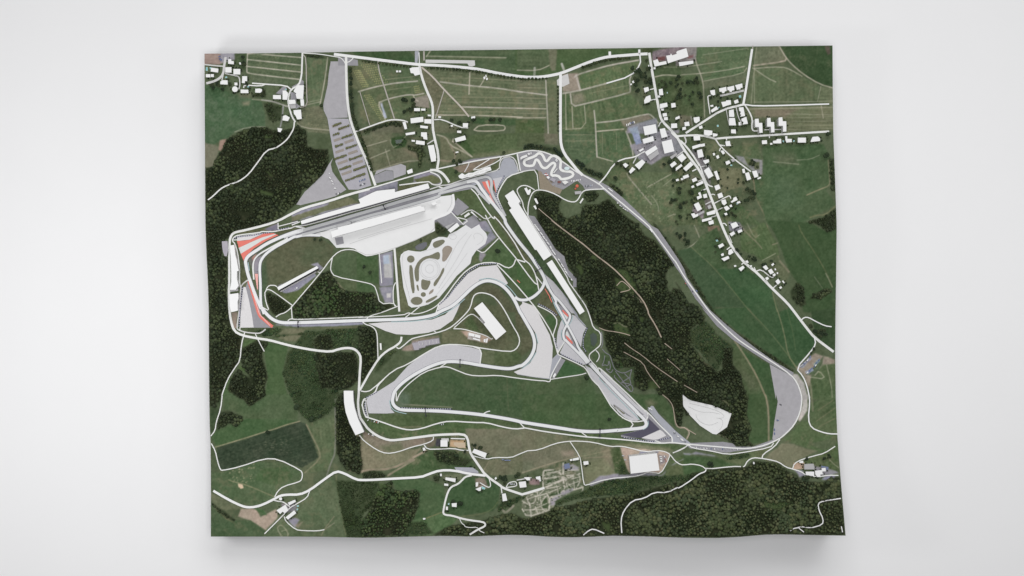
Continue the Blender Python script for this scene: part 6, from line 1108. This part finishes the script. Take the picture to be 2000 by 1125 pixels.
CLEAR = [pts(t) for t in ('N 1150,190 1250,170 1340,230 1400,350 1300,345 1200,300','M 700,560 740,520 800,560 820,660 760,680','M 880,420 960,440 980,500 900,490','N 1480,120 1540,110 1560,200 1500,180','k 900,330 980,300 1000,420 920,440','I 1290,930 1330,920 1350,1000 1300,1010')]+[pts(t) for t in ('M 1200,600 1260,590 1340,610 1450,770 1470,880 1390,860 1330,720','M 1195,690 1280,740 1380,830 1380,880 1290,880 1200,810','X 960,480 1100,500 1330,500 1250,560 1150,600 1000,570','V 960,740 1080,760 1080,900 1000,820','H 0,0 1,0 1,1','B 780,30 900,20 880,80 810,85','B 680,660 900,740 880,780 760,750','B 780,450 870,480 900,540 840,510','k 1180,300 1400,300 1500,480 1180,500','N 1190,600 1260,640 1320,720 1260,740','T 190,280 240,270 250,330 200,350','J 420,600 490,620 480,660 440,640','W 440,50 600,100 560,160 500,110')]
def paint_floor():
    for nm, lab, t, sp, rr, hh, pal in FORESTS:
        c = (46,52,34) if nm == 'forest' else (62,76,50) if nm == 'thicket' else (58,68,46)
        if 'sparse' not in lab: field(t, c, soft=2.2, mot=6)
    for P in CLEAR:
        S = box(P,4)
        if GX[S].size: 
            d = seg_dist(P,GX[S],GY[S],True); d = np.where(inside(P,GX[S],GY[S]),d,-d)
            blend(S, np.clip(d/4+.5,0,1)*.8, (76,94,56))
paint_floor()
lane('N 1180,200 1240,185 1300,230 1340,240',9,(176,164,146),.7); lane('W 440,60 520,90 560,150',8,(168,152,134),.7); lane('W 430,490 500,520 560,560',8,(176,164,148),.7); lane('M 860,440 900,470',8,(170,150,130),.7); lane('M 1390,910 1480,960 1530,1020',16,(184,168,150),.8); lane('P 280,560 340,680 420,720',9,(120,112,84),.5)
# patchy drought and wear in the grass, then the slightly faded tone of the printed map
def mottle(text, rgb, amount, s1, seed):
    P = pts(text); S = box(P,2); X, Y = GX[S], GY[S]
    d = seg_dist(P,X,Y,True); d = np.where(inside(P,X,Y),d,-d)
    q = vnoise(s1,seed,S=S)*.6+vnoise(s1/2.6,seed+1,S=S)*.5+vnoise(s1/6,seed+2,S=S)*.35
    g = CAN[S]; green = np.clip((g[...,1]-g[...,0]+2)/10,0,1)*np.clip((g.sum(-1)-190)/40,0,1)
    blend(S, np.clip(d/10+.5,0,1)*np.clip(q*1.6-.1,0,1)*amount*green, rgb)
mottle('F 1100,300 2000,100 H 1060,100 1060,960 O 1000,400 900,300 500,100 200,320 F 1640,1125 1100,640',(128,120,94),.5,16,301)
mottle('C 780,330 2000,450 E 500,470 510,1000 F 520,0 C 900,960',(132,122,96),.45,14,311)
mottle('E 560,390 1500,240 1640,900 1300,1125 F 1400,260 1000,440 560,0 E 550,1125',(132,124,96),.4,12,321)
mottle('A 1300,150 1560,200 1600,1120 1200,1000',(128,118,94),.45,12,331)
mottle('C 0,240 740,300 900,900 D 900,400 200,500 C 0,1000',(126,116,92),.45,13,341)
mottle('S 0,440 2000,400 U 1300,640 1100,1100 700,1100 S 1300,800 0,960',(140,128,106),.5,14,351)
mottle('Q 100,640 1600,250 R 1700,900 100,920',(116,116,88),.45,16,361)
mottle('G 330,80 1900,80 1900,1100 960,1100 340,560',(122,118,92),.35,18,371)
mottle('A 60,560 780,730 800,1040 60,1280',(104,120,96),.5,9,381)
mottle('W 850,600 1880,400 1890,960 1000,830',(122,114,92),.45,14,391)
mottle('I 760,480 1390,165 1640,330 1000,800',(104,100,78),.4,14,401)
mottle('L 1150,150 1960,330 1860,545 1000,440',(112,106,82),.45,12,411)
mottle('S 480,130 2000,300 N 850,850 L 2000,870 1000,760 560,900',(96,104,78),.35,18,421)
CAN += (vnoise(4.5,501)*.6+vnoise(2.6,502)*.5)[...,None]*np.array([9,7.5,7])*(.5+.5*np.clip(vnoise(60,503)+.4,0,1))[...,None]
g_ = np.clip((CAN[...,1:2]-CAN[...,0:1])/14,0,1); CAN *= 1-g_*np.array([.02,.035,.03]); CAN[:] = CAN*.93+CAN.mean(-1,keepdims=True)*.07

# ---------------------------------------------------------------- the relief block itself
def edge_curve(P, n):
    P = np.array(P,float); d = np.r_[0,np.cumsum(np.hypot(*np.diff(P,axis=0).T))]
    s = np.linspace(0,d[-1],n); return np.stack([np.interp(s,d,P[:,0]),np.interp(s,d,P[:,1])],1)
def soften(C, k=9):
    pad = np.pad(C,((k,k),(0,0)),'edge'); ker = np.hanning(2*k+3)[1:-1]; ker /= ker.sum()
    out = np.stack([np.convolve(pad[:,i],ker,'valid') for i in (0,1)],1); out[0] = C[0]; out[-1] = C[-1]; return out
NXG, NYG = 1040, 800
top = edge_curve([(399.4,104.8),(480,104.2),(590,103.0),(700,100.8),(860,98.6),(1020,96.6),(1200,94.3),(1330,92.3),(1500,90.4),(1626,88.8)],NXG)
bot = soften(edge_curve([(411.8,1048),(480,1048.2),(560,1048),(640,1048.6),(700,1050.2),(740,1050),(800,1048.2),(870,1046.6),(920,1048),(950,1046.5),(990,1044.6),(1030,1045.4),(1070,1048.2),(1110,1049.4),(1150,1048.6),(1190,1046.4),(1240,1047),(1300,1049),(1340,1050.4),(1400,1050.8),(1440,1049),(1490,1044.6),(1520,1043.6),(1580,1044.8),(1651.6,1046.2)],NXG),14)
lef = soften(edge_curve([(399.4,104.8),(399.8,180),(400.2,260),(400.6,350),(401.2,440),(403.4,500),(406,550),(407.8,610),(408.2,700),(408.8,780),(409.6,830),(411.4,870),(412,950),(411.8,1048)],NYG),14)
rig = soften(edge_curve([(1626,88.8),(1626.6,180),(1627.6,260),(1631,350),(1634.2,440),(1633.2,530),(1632,610),(1631.2,690),(1632.4,780),(1635.4,850),(1640,910),(1643.2,950),(1651.6,1046.2)],NYG),14)
u = np.linspace(0,1,NXG)[None,:,None]; v = np.linspace(0,1,NYG)[:,None,None]
PX = (1-v)*top[None]+v*bot[None]+(1-u)*lef[:,None]+u*rig[:,None]-((1-u)*(1-v)*top[0]+u*(1-v)*top[-1]+(1-u)*v*bot[0]+u*v*bot[-1])
PXf = PX.reshape(-1,2)
V = ground(PXf[:,0],PXf[:,1])
fx = np.clip(PXf[:,0]-LX-.5,0,LW-1.01); fy = np.clip(PXf[:,1]-LY-.5,0,LH-1.01); ix = fx.astype(int); iy = fy.astype(int); a = (fx-ix)[:,None]; b = (fy-iy)[:,None]
C = CAN[iy,ix]*(1-a)*(1-b)+CAN[iy,ix+1]*a*(1-b)+CAN[iy+1,ix]*(1-a)*b+CAN[iy+1,ix+1]*a*b
C = lin(np.clip(C,8,240))
idx = np.arange(NXG*NYG).reshape(NYG,NXG)
F = np.stack([idx[1:,:-1],idx[1:,1:],idx[:-1,1:],idx[:-1,:-1]],-1).reshape(-1,4)
terrain = mesh_np('terrain', V, F, LAND, None, C, True); terrain['kind'] = 'structure'
ring = np.concatenate([idx[0,:],idx[1:,-1],idx[-1,-2::-1],idx[-2:0:-1,0]])
R = V[ring]; n = len(R); R2 = R.copy(); R2[:,2] = BASE+.002; R = R-np.array([0,0,.001])
Fs = np.stack([np.arange(n),(np.arange(n)+1)%n,(np.arange(n)+1)%n+n,np.arange(n)+n],-1)
side = mesh_np('terrain_side', np.concatenate([R,R2]), Fs, EARTH); side['kind'] = 'structure'

# ---------------------------------------------------------------- crowns
def ico(sub):
    bm = bmesh.new(); bmesh.ops.create_icosphere(bm, subdivisions=sub, radius=1)
    v = np.array([x.co[:] for x in bm.verts]); f = np.array([[w.index for w in q.verts] for q in bm.faces]); bm.free(); return v, f
I1V, I1F = ico(1); I2V, I2F = ico(2)
CROWNS = []
for k in range(7):
    r = np.random.default_rng(40+k); v = I2V if k < 3 else I2V
    w = v*(1+r.normal(0,.16,(len(v),1)))
    w = w*np.array([1,1,1])
    CROWNS.append(w)
def allowed(X, Y, pad=1.4):
    ok = np.ones(X.shape,bool)
    for A, w in LINES:
        x0,y0 = A.min(0)-w-pad-3; x1,y1 = A.max(0)+w+pad+3
        m = ok&(X>x0)&(X<x1)&(Y>y0)&(Y<y1)
        if m.any():
            B = A[::2] if len(A) > 4 else A
            B = np.concatenate([B,A[-1:]])
            d = seg_dist(B, X[m], Y[m]); ok[np.where(m)[0][d < w+pad]] = False
    for P in AREAS:
        Q = np.array(P); x0,y0 = Q.min(0)-2; x1,y1 = Q.max(0)+2
        m = ok&(X>x0)&(X<x1)&(Y>y0)&(Y<y1)
        if m.any():
            q = inside(P,X[m],Y[m])|(seg_dist(P,X[m],Y[m],True) < 1.8); ok[np.where(m)[0][q]] = False
    return ok
def forest(nm, lab, text, sp, rr, hh, pal):
    P = pts(text); Q = np.array(P); x0,y0 = Q.min(0); x1,y1 = Q.max(0)
    gx = np.arange(x0,x1,sp); gy = np.arange(y0,y1,sp*.87)
    X, Y = np.meshgrid(gx,gy); X[1::2] += sp/2
    X = (X+rng.uniform(-.42,.42,X.shape)*sp).ravel(); Y = (Y+rng.uniform(-.42,.42,Y.shape)*sp).ravel()
    m = inside(P,X,Y); X, Y = X[m], Y[m]
    for c in ([] if 'sparse' in lab else CLEAR):
        k = ~inside(c,X,Y); X, Y = X[k], Y[k]
    gap = np.sin(X/17+1.3)*np.sin(Y/13+.7)+np.sin(X/7.3+Y/9.1)*.6
    gap += np.sin(X/5.3-Y/6.7+4)*.35
    k = (gap > -1.05)|(rng.random(len(X)) < .3); X, Y = X[k], Y[k]
    k = allowed(X,Y,.5+rr[1]*.66); X, Y = X[k], Y[k]
    if nm != 'hedgerow':
        m_ = 1.6
        k = (X > np.interp(Y,lef[:,1],lef[:,0])+m_)&(X < np.interp(Y,rig[:,1],rig[:,0])-m_)&(Y < np.interp(X,bot[:,0],bot[:,1])-m_)&(Y > np.interp(X,top[:,0],top[:,1])+m_); X, Y = X[k], Y[k]
    n = len(X)
    if n == 0: return
    B = ground(X,Y,-.3)
    R = rng.uniform(rr[0],rr[1],n)/100*(.85+.3*np.sin(X/23)*np.cos(Y/19)); H = rng.uniform(hh[0],hh[1],n)/100
    big = np.zeros(n,bool)
    if nm == 'thicket':
        big = (np.sin(X/11+2)*np.cos(Y/9)+rng.normal(0,.35,n)) > .82; R[big] *= 1.7; H[big] *= 1.8
    ed = np.minimum.reduce([X-np.interp(Y,lef[:,1],lef[:,0]),np.interp(Y,rig[:,1],rig[:,0])-X,np.interp(X,bot[:,0],bot[:,1])-Y,Y-np.interp(X,top[:,0],top[:,1])])
    R = np.clip(R,.006,np.maximum(.006,(ed-.9)/115)); H = np.where(ed < 7, np.minimum(H,.045), H)
    VV = []; FF = []; CC = []; nv = len(I2V)
    pick = rng.integers(0,len(CROWNS),n); ang = rng.uniform(0,6.28,n); pa = np.array(pal,float)
    drift = np.sin(X/31+Y/47)*.6+np.sin(X/13-Y/17)*.45+np.sin(X/6.1+Y/7.7+2)*.3
    ci = np.clip(((drift+rng.normal(0,.5,n))*.42+.5)*len(pal),0,len(pal)-1).astype(int)
    cols = lin(np.clip(pa[ci]+rng.normal(0,3.2,(n,1))+rng.normal(0,.8,(n,3)),20,140))
    for i in range(n):
        w = CROWNS[pick[i]]; c, s = math.cos(ang[i]), math.sin(ang[i])
        zz = w[:,2]; tp = 1-.42*np.clip(zz,0,1) if pal is CON or pal is OLD else 1-.15*np.clip(zz,0,1)
        x = (w[:,0]*c-w[:,1]*s)*R[i]*tp; y = (w[:,0]*s+w[:,1]*c)*R[i]*tp
        VV.append(np.stack([B[i,0]+x,B[i,1]+y,B[i,2]+H[i]*(.52+.48*zz)],1))
    V = np.concatenate(VV); F = (I2F[None]+(np.arange(n)*nv)[:,None,None]).reshape(-1,3)
    cols[big] *= .72
    base_c = np.repeat(cols,nv,0)*rng.uniform(.93,1.07,(n*nv,1))
    o = mesh_np(nm, V, F, LEAF, None, base_c, True)
    tag(o, lab, nm, None, 'stuff')
    return n
tot = 0
for f in FORESTS: tot += forest(*f) or 0
print('forest crowns', tot)

# ---------------------------------------------------------------- single trees
def crown_mesh(k):
    r = np.random.default_rng(90+k); VV = []; FF = []; b = 0
    for q in range(5):
        off = r.normal(0,.38,3)*np.array([1,1,.7]); s = r.uniform(.5,.72) if q else .8
        w = I1V*s*(1+r.normal(0,.13,(len(I1V),1)))+(off if q else 0); VV.append(w); FF.append(I1F+b); b += len(w)
    V = np.concatenate(VV); V[:,2] = V[:,2]*1.1+1.5; F = np.concatenate(FF)
    o = mesh_np('crown', V, F, LEAFS[k%3]); me = o.data; bpy.data.objects.remove(o); return me
CM = [crown_mesh(k) for k in range(6)]
_v = []; 
for z, rd in ((-.2,.16),(.7,.12),(1.6,.07)):
    for i in range(6): _v.append((rd*math.cos(i*math.pi/3),rd*math.sin(i*math.pi/3),z))
_f = [(j*6+i,j*6+(i+1)%6,(j+1)*6+(i+1)%6,(j+1)*6+i) for j in (0,1) for i in range(6)]
TM = bpy.data.meshes.new('trunk'); TM.from_pydata(_v,[],_f); TM.materials.append(BARK)
NT = [0]; OVER = []
def tree(x, y, r, label, group):
    if not allowed(np.array([x]),np.array([y]),.6)[0]: return
    if NT[0] >= 298: OVER.append((x,y,r)); return
    NT[0] += 1
    e = empty('tree', at(x,y)); s = r/100*1.0; s *= 1.38; e.scale = (s,s,s*random.uniform(.75,.95)); e.rotation_euler = (0,0,random.uniform(0,6.28))
    link(bpy.data.objects.new('crown',random.choice(CM)),e); link(bpy.data.objects.new('trunk',TM),e)
    tag(e,label,'tree',group)
def row(text, gap, r, label, group, jit=.5):
    for x, y in resample(pts(text),gap): tree(x+random.uniform(-jit,jit),y+random.uniform(-jit,jit),r*random.uniform(.8,1.2),label,group)
def scatter(text, n, rr, label, group):
    P = pts(text); xs = [p[0] for p in P]; ys = [p[1] for p in P]; k = t = 0
    while k < n and t < 400:
        t += 1; x = random.uniform(min(xs),max(xs)); y = random.uniform(min(ys),max(ys))
        if not inside(P,np.array([x]),np.array([y]))[0]: continue
        b = NT[0]; tree(x,y,random.uniform(*rr),label,group); k += NT[0]-b
def single(text, r, label):
    for x, y in pts(text): tree(x,y,r,label,None)

scatter('H 520,420 800,440 830,640 600,720 540,600',7,(1.4,2.4),'small tree on the light plot right of the village','trees on the light plot')
scatter('H 0,880 100,800 200,1125 0,1125',8,(1.6,2.8),'tree on the meadow left of the lower village','trees left of the lower village')
scatter('H 500,880 720,860 760,1060 580,1060',8,(1.6,2.6),'garden tree right of the lower village street','garden trees right of lower village')
scatter('H 160,100 460,100 460,400 330,400',7,(1.6,2.6),'garden tree right of the village crossroads','garden trees at the crossroads')
scatter('G 380,590 830,540 800,800 420,880',7,(1.5,2.3),'garden tree between the rows of the new estate','garden trees of the new estate')
scatter('O 480,180 620,240 560,360 480,420',5,(1.8,2.8),'tree behind the farmstead of the lower street','trees behind the farmstead')
scatter('F 1640,380 1900,320 1960,560 1840,560',5,(1.8,2.8),'tree below the village works','trees below the works')
scatter('S 860,690 1240,700 1320,790 1100,860',6,(2,3),'tree on the plot below the lodge','trees below the lodge')
scatter('A 60,420 540,440 660,640 330,640',9,(1.6,2.6),'garden tree among the upper-left hamlet houses','garden trees of the upper-left hamlet')
# planted rows of the tree-lined car park: each tree row is one mesh, named hedge
def hedge(c, w, ang, label, group, r=1.75, n=None):
    x, y = c; n = n or max(3,int(w/2.6)); VV = []; FF = []; b = 0; dx, dy = math.cos(math.radians(ang)), math.sin(math.radians(ang)); o3 = at(x,y)
    for q in range(n):
        t = (q/(n-1)-.5)*w; px, py = x+dx*t+random.uniform(-.3,.3), y+dy*t+random.uniform(-.3,.3); g = at(px,py)-o3
        rr = r/100*random.uniform(.95,1.5); wv = random.choice(CROWNS)*rr; wv = wv+np.array([g.x,g.y,g.z+.018]); VV.append(wv); FF.append(I2F+b); b += len(wv)
    o = mesh_np('hedge',np.concatenate(VV),np.concatenate(FF),mat('olive row leaves',(112,114,82),.95,.2,30,spec=.1),None,None,True); o.location = o3; return tag(o,label,'hedge',group)  # each 'hedge' object is one row of car park trees
for side, rows in (('left',((1665,15,60),(1705,150,85),(1720,295,135),(1775,425,130),(1830,565,90))),('right',((1800,40,115),(1855,165,125),(1905,300,140),(1950,430,130),(1950,520,130),(1680,-105,90),(1760,-70,120)))):
    for k, (x, y, w) in enumerate(sorted(rows,key=lambda r_: r_[1])):
        hedge(pts('B %d,%d'%(x,y))[0], w/6.25, -19, '%s olive tree row from the top in the %s half of the striped car park' % (WORDS[k],side), 'planted rows of the striped car park')
scatter('E 1400,330 1600,200 1640,520 1540,650 1420,650',24,(2.2,3.6),'dark garden tree left of the upper village street','garden trees left of upper village')
scatter('E 1690,480 1990,430 1990,800 1850,740 1800,640',14,(2,3.2),'dark garden tree right of the upper village street','garden trees right of upper village')
scatter('G 0,440 240,430 330,560 300,760 100,800 0,700',22,(1.6,3),'dark round tree in the orchard below the big hall','orchard trees in the north-east')
scatter('F 1150,360 1450,380 1350,600 1150,560',5,(2.4,3.6),'dark tree on the meadow by the works lane','trees on the works meadow')
scatter('F 1850,560 2000,560 2000,960 1880,900',9,(2,3.4),'dark tree on the field left of the village','trees left of the village')
scatter('H 0,550 200,700 340,700 200,880 60,900 0,880',11,(1.8,3),'garden tree left of the middle village street','garden trees left of middle village')
scatter('H 820,650 960,640 960,840 850,860',10,(2.2,3.4),'tree in the little wood beyond the side lane','trees beyond the side lane')
scatter('H 860,330 960,340 1010,400 980,440 900,380',5,(2,2.8),'tree on the grey gravel lot of the village','trees on the village gravel lot')
scatter('O 20,20 250,200 160,330 0,200',12,(1.4,2.6),'small round tree on the light meadow below the village','trees on the light meadow')
scatter('O 700,320 800,400 960,440 980,530 880,480 760,400',8,(1.8,2.8),'tree on the bank right of the lower village street','trees on the bank')
scatter('O 1050,520 1180,480 1170,540 1040,600',4,(1.8,2.8),'tree behind the last hamlet of the lower street','trees behind the last hamlet')
scatter('P 1560,150 1640,220 1830,300 1860,420 1900,500 1720,330',13,(2,3.2),'dark tree along the end of the lower village street','trees at the street end')
scatter('P 1660,480 1720,450 1700,540 1640,580',3,(1.8,2.8),'dark tree by the bent white lane on the right','trees by the bent lane')
scatter('C 530,690 690,700 690,800 640,900 520,860',15,(2,3.2),'tree in the orchard of the middle farm','orchard trees of the middle farm')
scatter('C 1000,970 1240,960 1250,1010 1080,1000',5,(2,3),'tree beside the lane right of the middle farm','trees right of the middle farm')
single('C 1405,960',3.2,'dark round tree beside the white lane end hut'); single('C 1615,962',3,'left of two neighbouring trees on the striped field'); single('C 1655,966',2.6,'right of two neighbouring trees on the striped field'); single('C 1722,966',3.2,'single dark tree right of two neighbouring trees')
scatter('D 1160,340 1270,320 1260,380 1150,400',4,(2.4,3.4),'tree in the clump above the zigzag grandstand','trees above the zigzag grandstand')
single('D 1775,240',3.0,'single dark tree at the left end of the northern tree row'); single('D 1200,475',2.8,'single dark tree left of the zigzag grandstand')
single('D 1190,930',4.0,'dark tree right of the paddock road'); single('I 1410,235',2.2,'left small tree on the infield meadow by apron'); single('I 1478,240',2.6,'right small tree on the infield meadow by apron')
single('K 75,570',2.6,'upper lone tree on the infield lawn'); single('K 140,640',2.8,'lower lone tree on the infield lawn'); single('K 1700,385',3.8,'round tree on the green triangle by kart centre'); single('K 765,245',2.6,'small tree above the dark pond')
single('N 850,850',4.2,'dark tree below the crossing track'); single('Q 770,455',3.0,'lone tree on the boundary of the dark crop'); single('Q 1120,150',4.4,'lone dark tree at the edge of bushy slope'); single('Q 1300,300',4.6,'broad dark tree at the corner of the dark crop'); single('Q 1415,265',3.0,'smaller tree right of the broad crop corner tree')
single('U 1060,300',2.6,'single tree at the right end of the big infield'); single('T 895,215',4.6,'broad tree left of the southern road houses'); single('T 1180,510',3.8,'olive tree right of the bottom meadow house'); single('T 1095,485',3.0,'dark tree above the bottom meadow house')
single('F 245,580',3.8,'large dark tree beside the thin path by the hairpin'); single('W 310,845',4.4,'dark tree on the meadow in the lower right'); single('H 1830,280',4.4,'large round tree at the right map edge'); single('H 1850,10',3.6,'dark tree at the right end of the eastern road')
scatter('S 1300,580 1400,600 1480,670 1340,640',4,(2,3),'tree above the oblong hall at the southern bend','trees at the southern bend')
scatter('T 1620,180 1750,190 1750,290 1660,260',6,(2.2,3.2),'tree beside the southern road loop','trees at the southern loop')
scatter('T 1790,180 1900,120 1880,200',3,(2.4,3.4),'tree on the dry field above the southern loop','trees on the dry southern field')
scatter('W 1370,800 1500,750 1740,700 1800,760 1500,830',6,(1.6,2.6),'tree along the lane of lower right farm','trees at the lower right farm')
scatter('W 1420,1010 1650,1010 1660,1060 1430,1050',6,(2,2.8),'dark tree in the hedge below the lower right farm','trees below the lower right farm')
scatter('A 140,530 210,540 200,580 150,580',2,(2.4,3.2),'dark tree below the upper-left hamlet lane end','trees below the upper-left hamlet'); scatter('A 510,150 560,160 550,340 500,300',5,(2,3),'dark tree left of the striped camping field','trees left of the striped field')

# roadside rows come last: beyond 300 trees the smallest ones are gathered in one object
row('A 1748,330 1768,480 1772,640',7.5,2.5,'small dark tree in the row left of the tree-lined road','trees left of the car park road')
row('A 1836,300 1850,500 1855,700 1870,880 1905,1000 D 60,120 130,340 175,480',7.2,2.6,'small dark tree in the avenue right of the tree-lined road','trees right of the car park road')
row('A 1588,270 1568,420 1550,570 1530,690 1488,790 1520,860 1545,910 1580,970',11,2.4,'small tree along the left rim of the tall gravel car park','trees at the gravel car park')
row('C 50,242 300,278 560,308 700,322',7,1.9,'small dark tree in the row below the highway, left part','trees below the highway on the left')
row('C 850,330 1200,348 1480,380 1700,425 1950,460 E 100,468 360,462',7,1.9,'small dark tree in the row below the highway, middle part','trees below the highway in the middle')
row('E 800,320 880,300 970,265 1100,235 1200,222 1370,210',6.5,2.1,'small dark tree in the row below the highway, right part','trees below the highway on the right')
row('E 497,560 500,1100',7.5,1.7,'small dark tree along the straight white road','trees along the straight white road')

if OVER:
    X = np.array([o[0] for o in OVER]); Y = np.array([o[1] for o in OVER]); n = len(OVER); B = ground(X,Y,0); nv = len(I2V)
    R = np.array([o[2] for o in OVER])/100*1.25
    cols = lin(np.array([(56,66,46),(64,76,52),(72,80,54)],float)[rng.integers(0,3,n)]+rng.normal(0,4,(n,1)))
    V = np.concatenate([CROWNS[i%7]*R[i]*np.array([1,1,1.1])+B[i]+np.array([0,0,R[i]*1.2]) for i in range(n)]); F = (I2F[None]+(np.arange(n)*nv)[:,None,None]).reshape(-1,3)
    tag(mesh_np('roadside_trees',V,F,LEAF,None,np.repeat(cols,nv,0),True),'smaller trees in the rows along the straight roads','trees',None,'stuff')

def shrubs(label, box_):
    """low garden planting added round the houses to darken their shadow side"""
    XX = []; YY = []
    for P in AREAS:
        a = abs(area2(P))/2
        if a < 14 or a > 420: continue
        c = np.mean(P,0)
        if not (box_[0] < c[0] < box_[2] and box_[1] < c[1] < box_[3]): continue
        R = resample(P,1.9,True)
        for x, y in R:
            d = np.array([x,y])-c; l = np.hypot(*d); d = d/max(l,.1)
            pr = .62 if d[0]+d[1] > .2 else .22  # denser to the lower right, where the house shadows would fall
            if random.random() < pr: q = random.uniform(1.6,3.2); XX.append(x+d[0]*q+random.uniform(-1,1)); YY.append(y+d[1]*q+random.uniform(-1,1))
    if not XX: return
    X = np.array(XX); Y = np.array(YY); k = allowed(X,Y,.5); X, Y = X[k], Y[k]; n = len(X)
    B = ground(X,Y,.4); R = rng.uniform(.9,1.7,n)/100; nv = len(I2V); cols = lin(np.clip(np.array([(52,62,44),(60,72,48),(46,56,42)],float)[rng.integers(0,3,n)]+rng.normal(0,4,(n,1)),20,120))
    V = np.concatenate([CROWNS[i%7]*R[i]*np.array([1,1,1.3])+B[i] for i in range(n)]); F = (I2F[None]+(np.arange(n)*nv)[:,None,None]).reshape(-1,3)
    tag(mesh_np('garden_shade_shrubs',V,F,LEAF,None,np.repeat(cols,nv,0),True),label,'shrubs',None,'stuff')
shrubs('low dark garden shrubs added as shade round the village houses',(1200,90,1640,580)); shrubs('low dark garden shrubs added as shade round the upper-left hamlet houses',(390,80,610,280)); shrubs('low dark garden shrubs added as shade round the middle farm',(770,190,960,330)); shrubs('low dark garden shrubs added as shade round the southern farms',(400,840,1640,1040))
WORLD_S = .15
LAMPS = [('soft_box',(5,33,38),(0,-8,0),42,11000,(1,1,1),26), ('top_box',(.6,-1.5,31),(.6,-1.5,0),10,3850,(1,1,1),10), ('left_box',(-9.4,-1.2,9),(-7.9,-1.0,-.9),2.4,310,(1,1,1),4), ('right_box',(10,1,10),(8.4,.5,-.9),3,170,(1,1,1),5)]
# ================================================================ TABLE, LIGHT, CAMERA
# the white table top and its sweep
tv = [(-60,-40,BASE),(60,-40,BASE),(60,40,BASE),(-60,40,BASE)]
tb = mesh_py('table_top', tv, [(0,1,2,3)], TABLE); tb['kind'] = 'structure'
w = bpy.data.worlds.new('World'); SC.world = w; w.use_nodes = True
bg = w.node_tree.nodes['Background']; bg.inputs[0].default_value = (1,1,1,1); bg.inputs[1].default_value = WORLD_S
def area(name, loc, target, size, energy, color=(1,1,1), sy=None):
    l = bpy.data.lights.new(name,'AREA'); l.shape = 'RECTANGLE'; l.size = size; l.size_y = sy or size; l.energy = energy; l.color = color
    o = link(bpy.data.objects.new(name,l)); o.location = loc
    o.rotation_euler = (Vector(target)-Vector(loc)).to_track_quat('-Z','Y').to_euler()
    return o
for a in LAMPS: area(*a)
cam = bpy.data.cameras.new('camera'); co = link(bpy.data.objects.new('camera',cam))
co.location = (0,0,CAM_H); co.rotation_euler = (0,0,0)
cam.sensor_fit = 'HORIZONTAL'; cam.sensor_width = 36
cam.lens = 36*CAM_H/20.0
cam.clip_start = .1; cam.clip_end = 500
SC.camera = co
SC.view_settings.view_transform = 'Standard'; SC.view_settings.look = 'None'; SC.view_settings.exposure = 0; SC.view_settings.gamma = 1; SC.view_settings.use_curve_mapping = False
SC.cycles.max_bounces = 6; SC.cycles.diffuse_bounces = 3
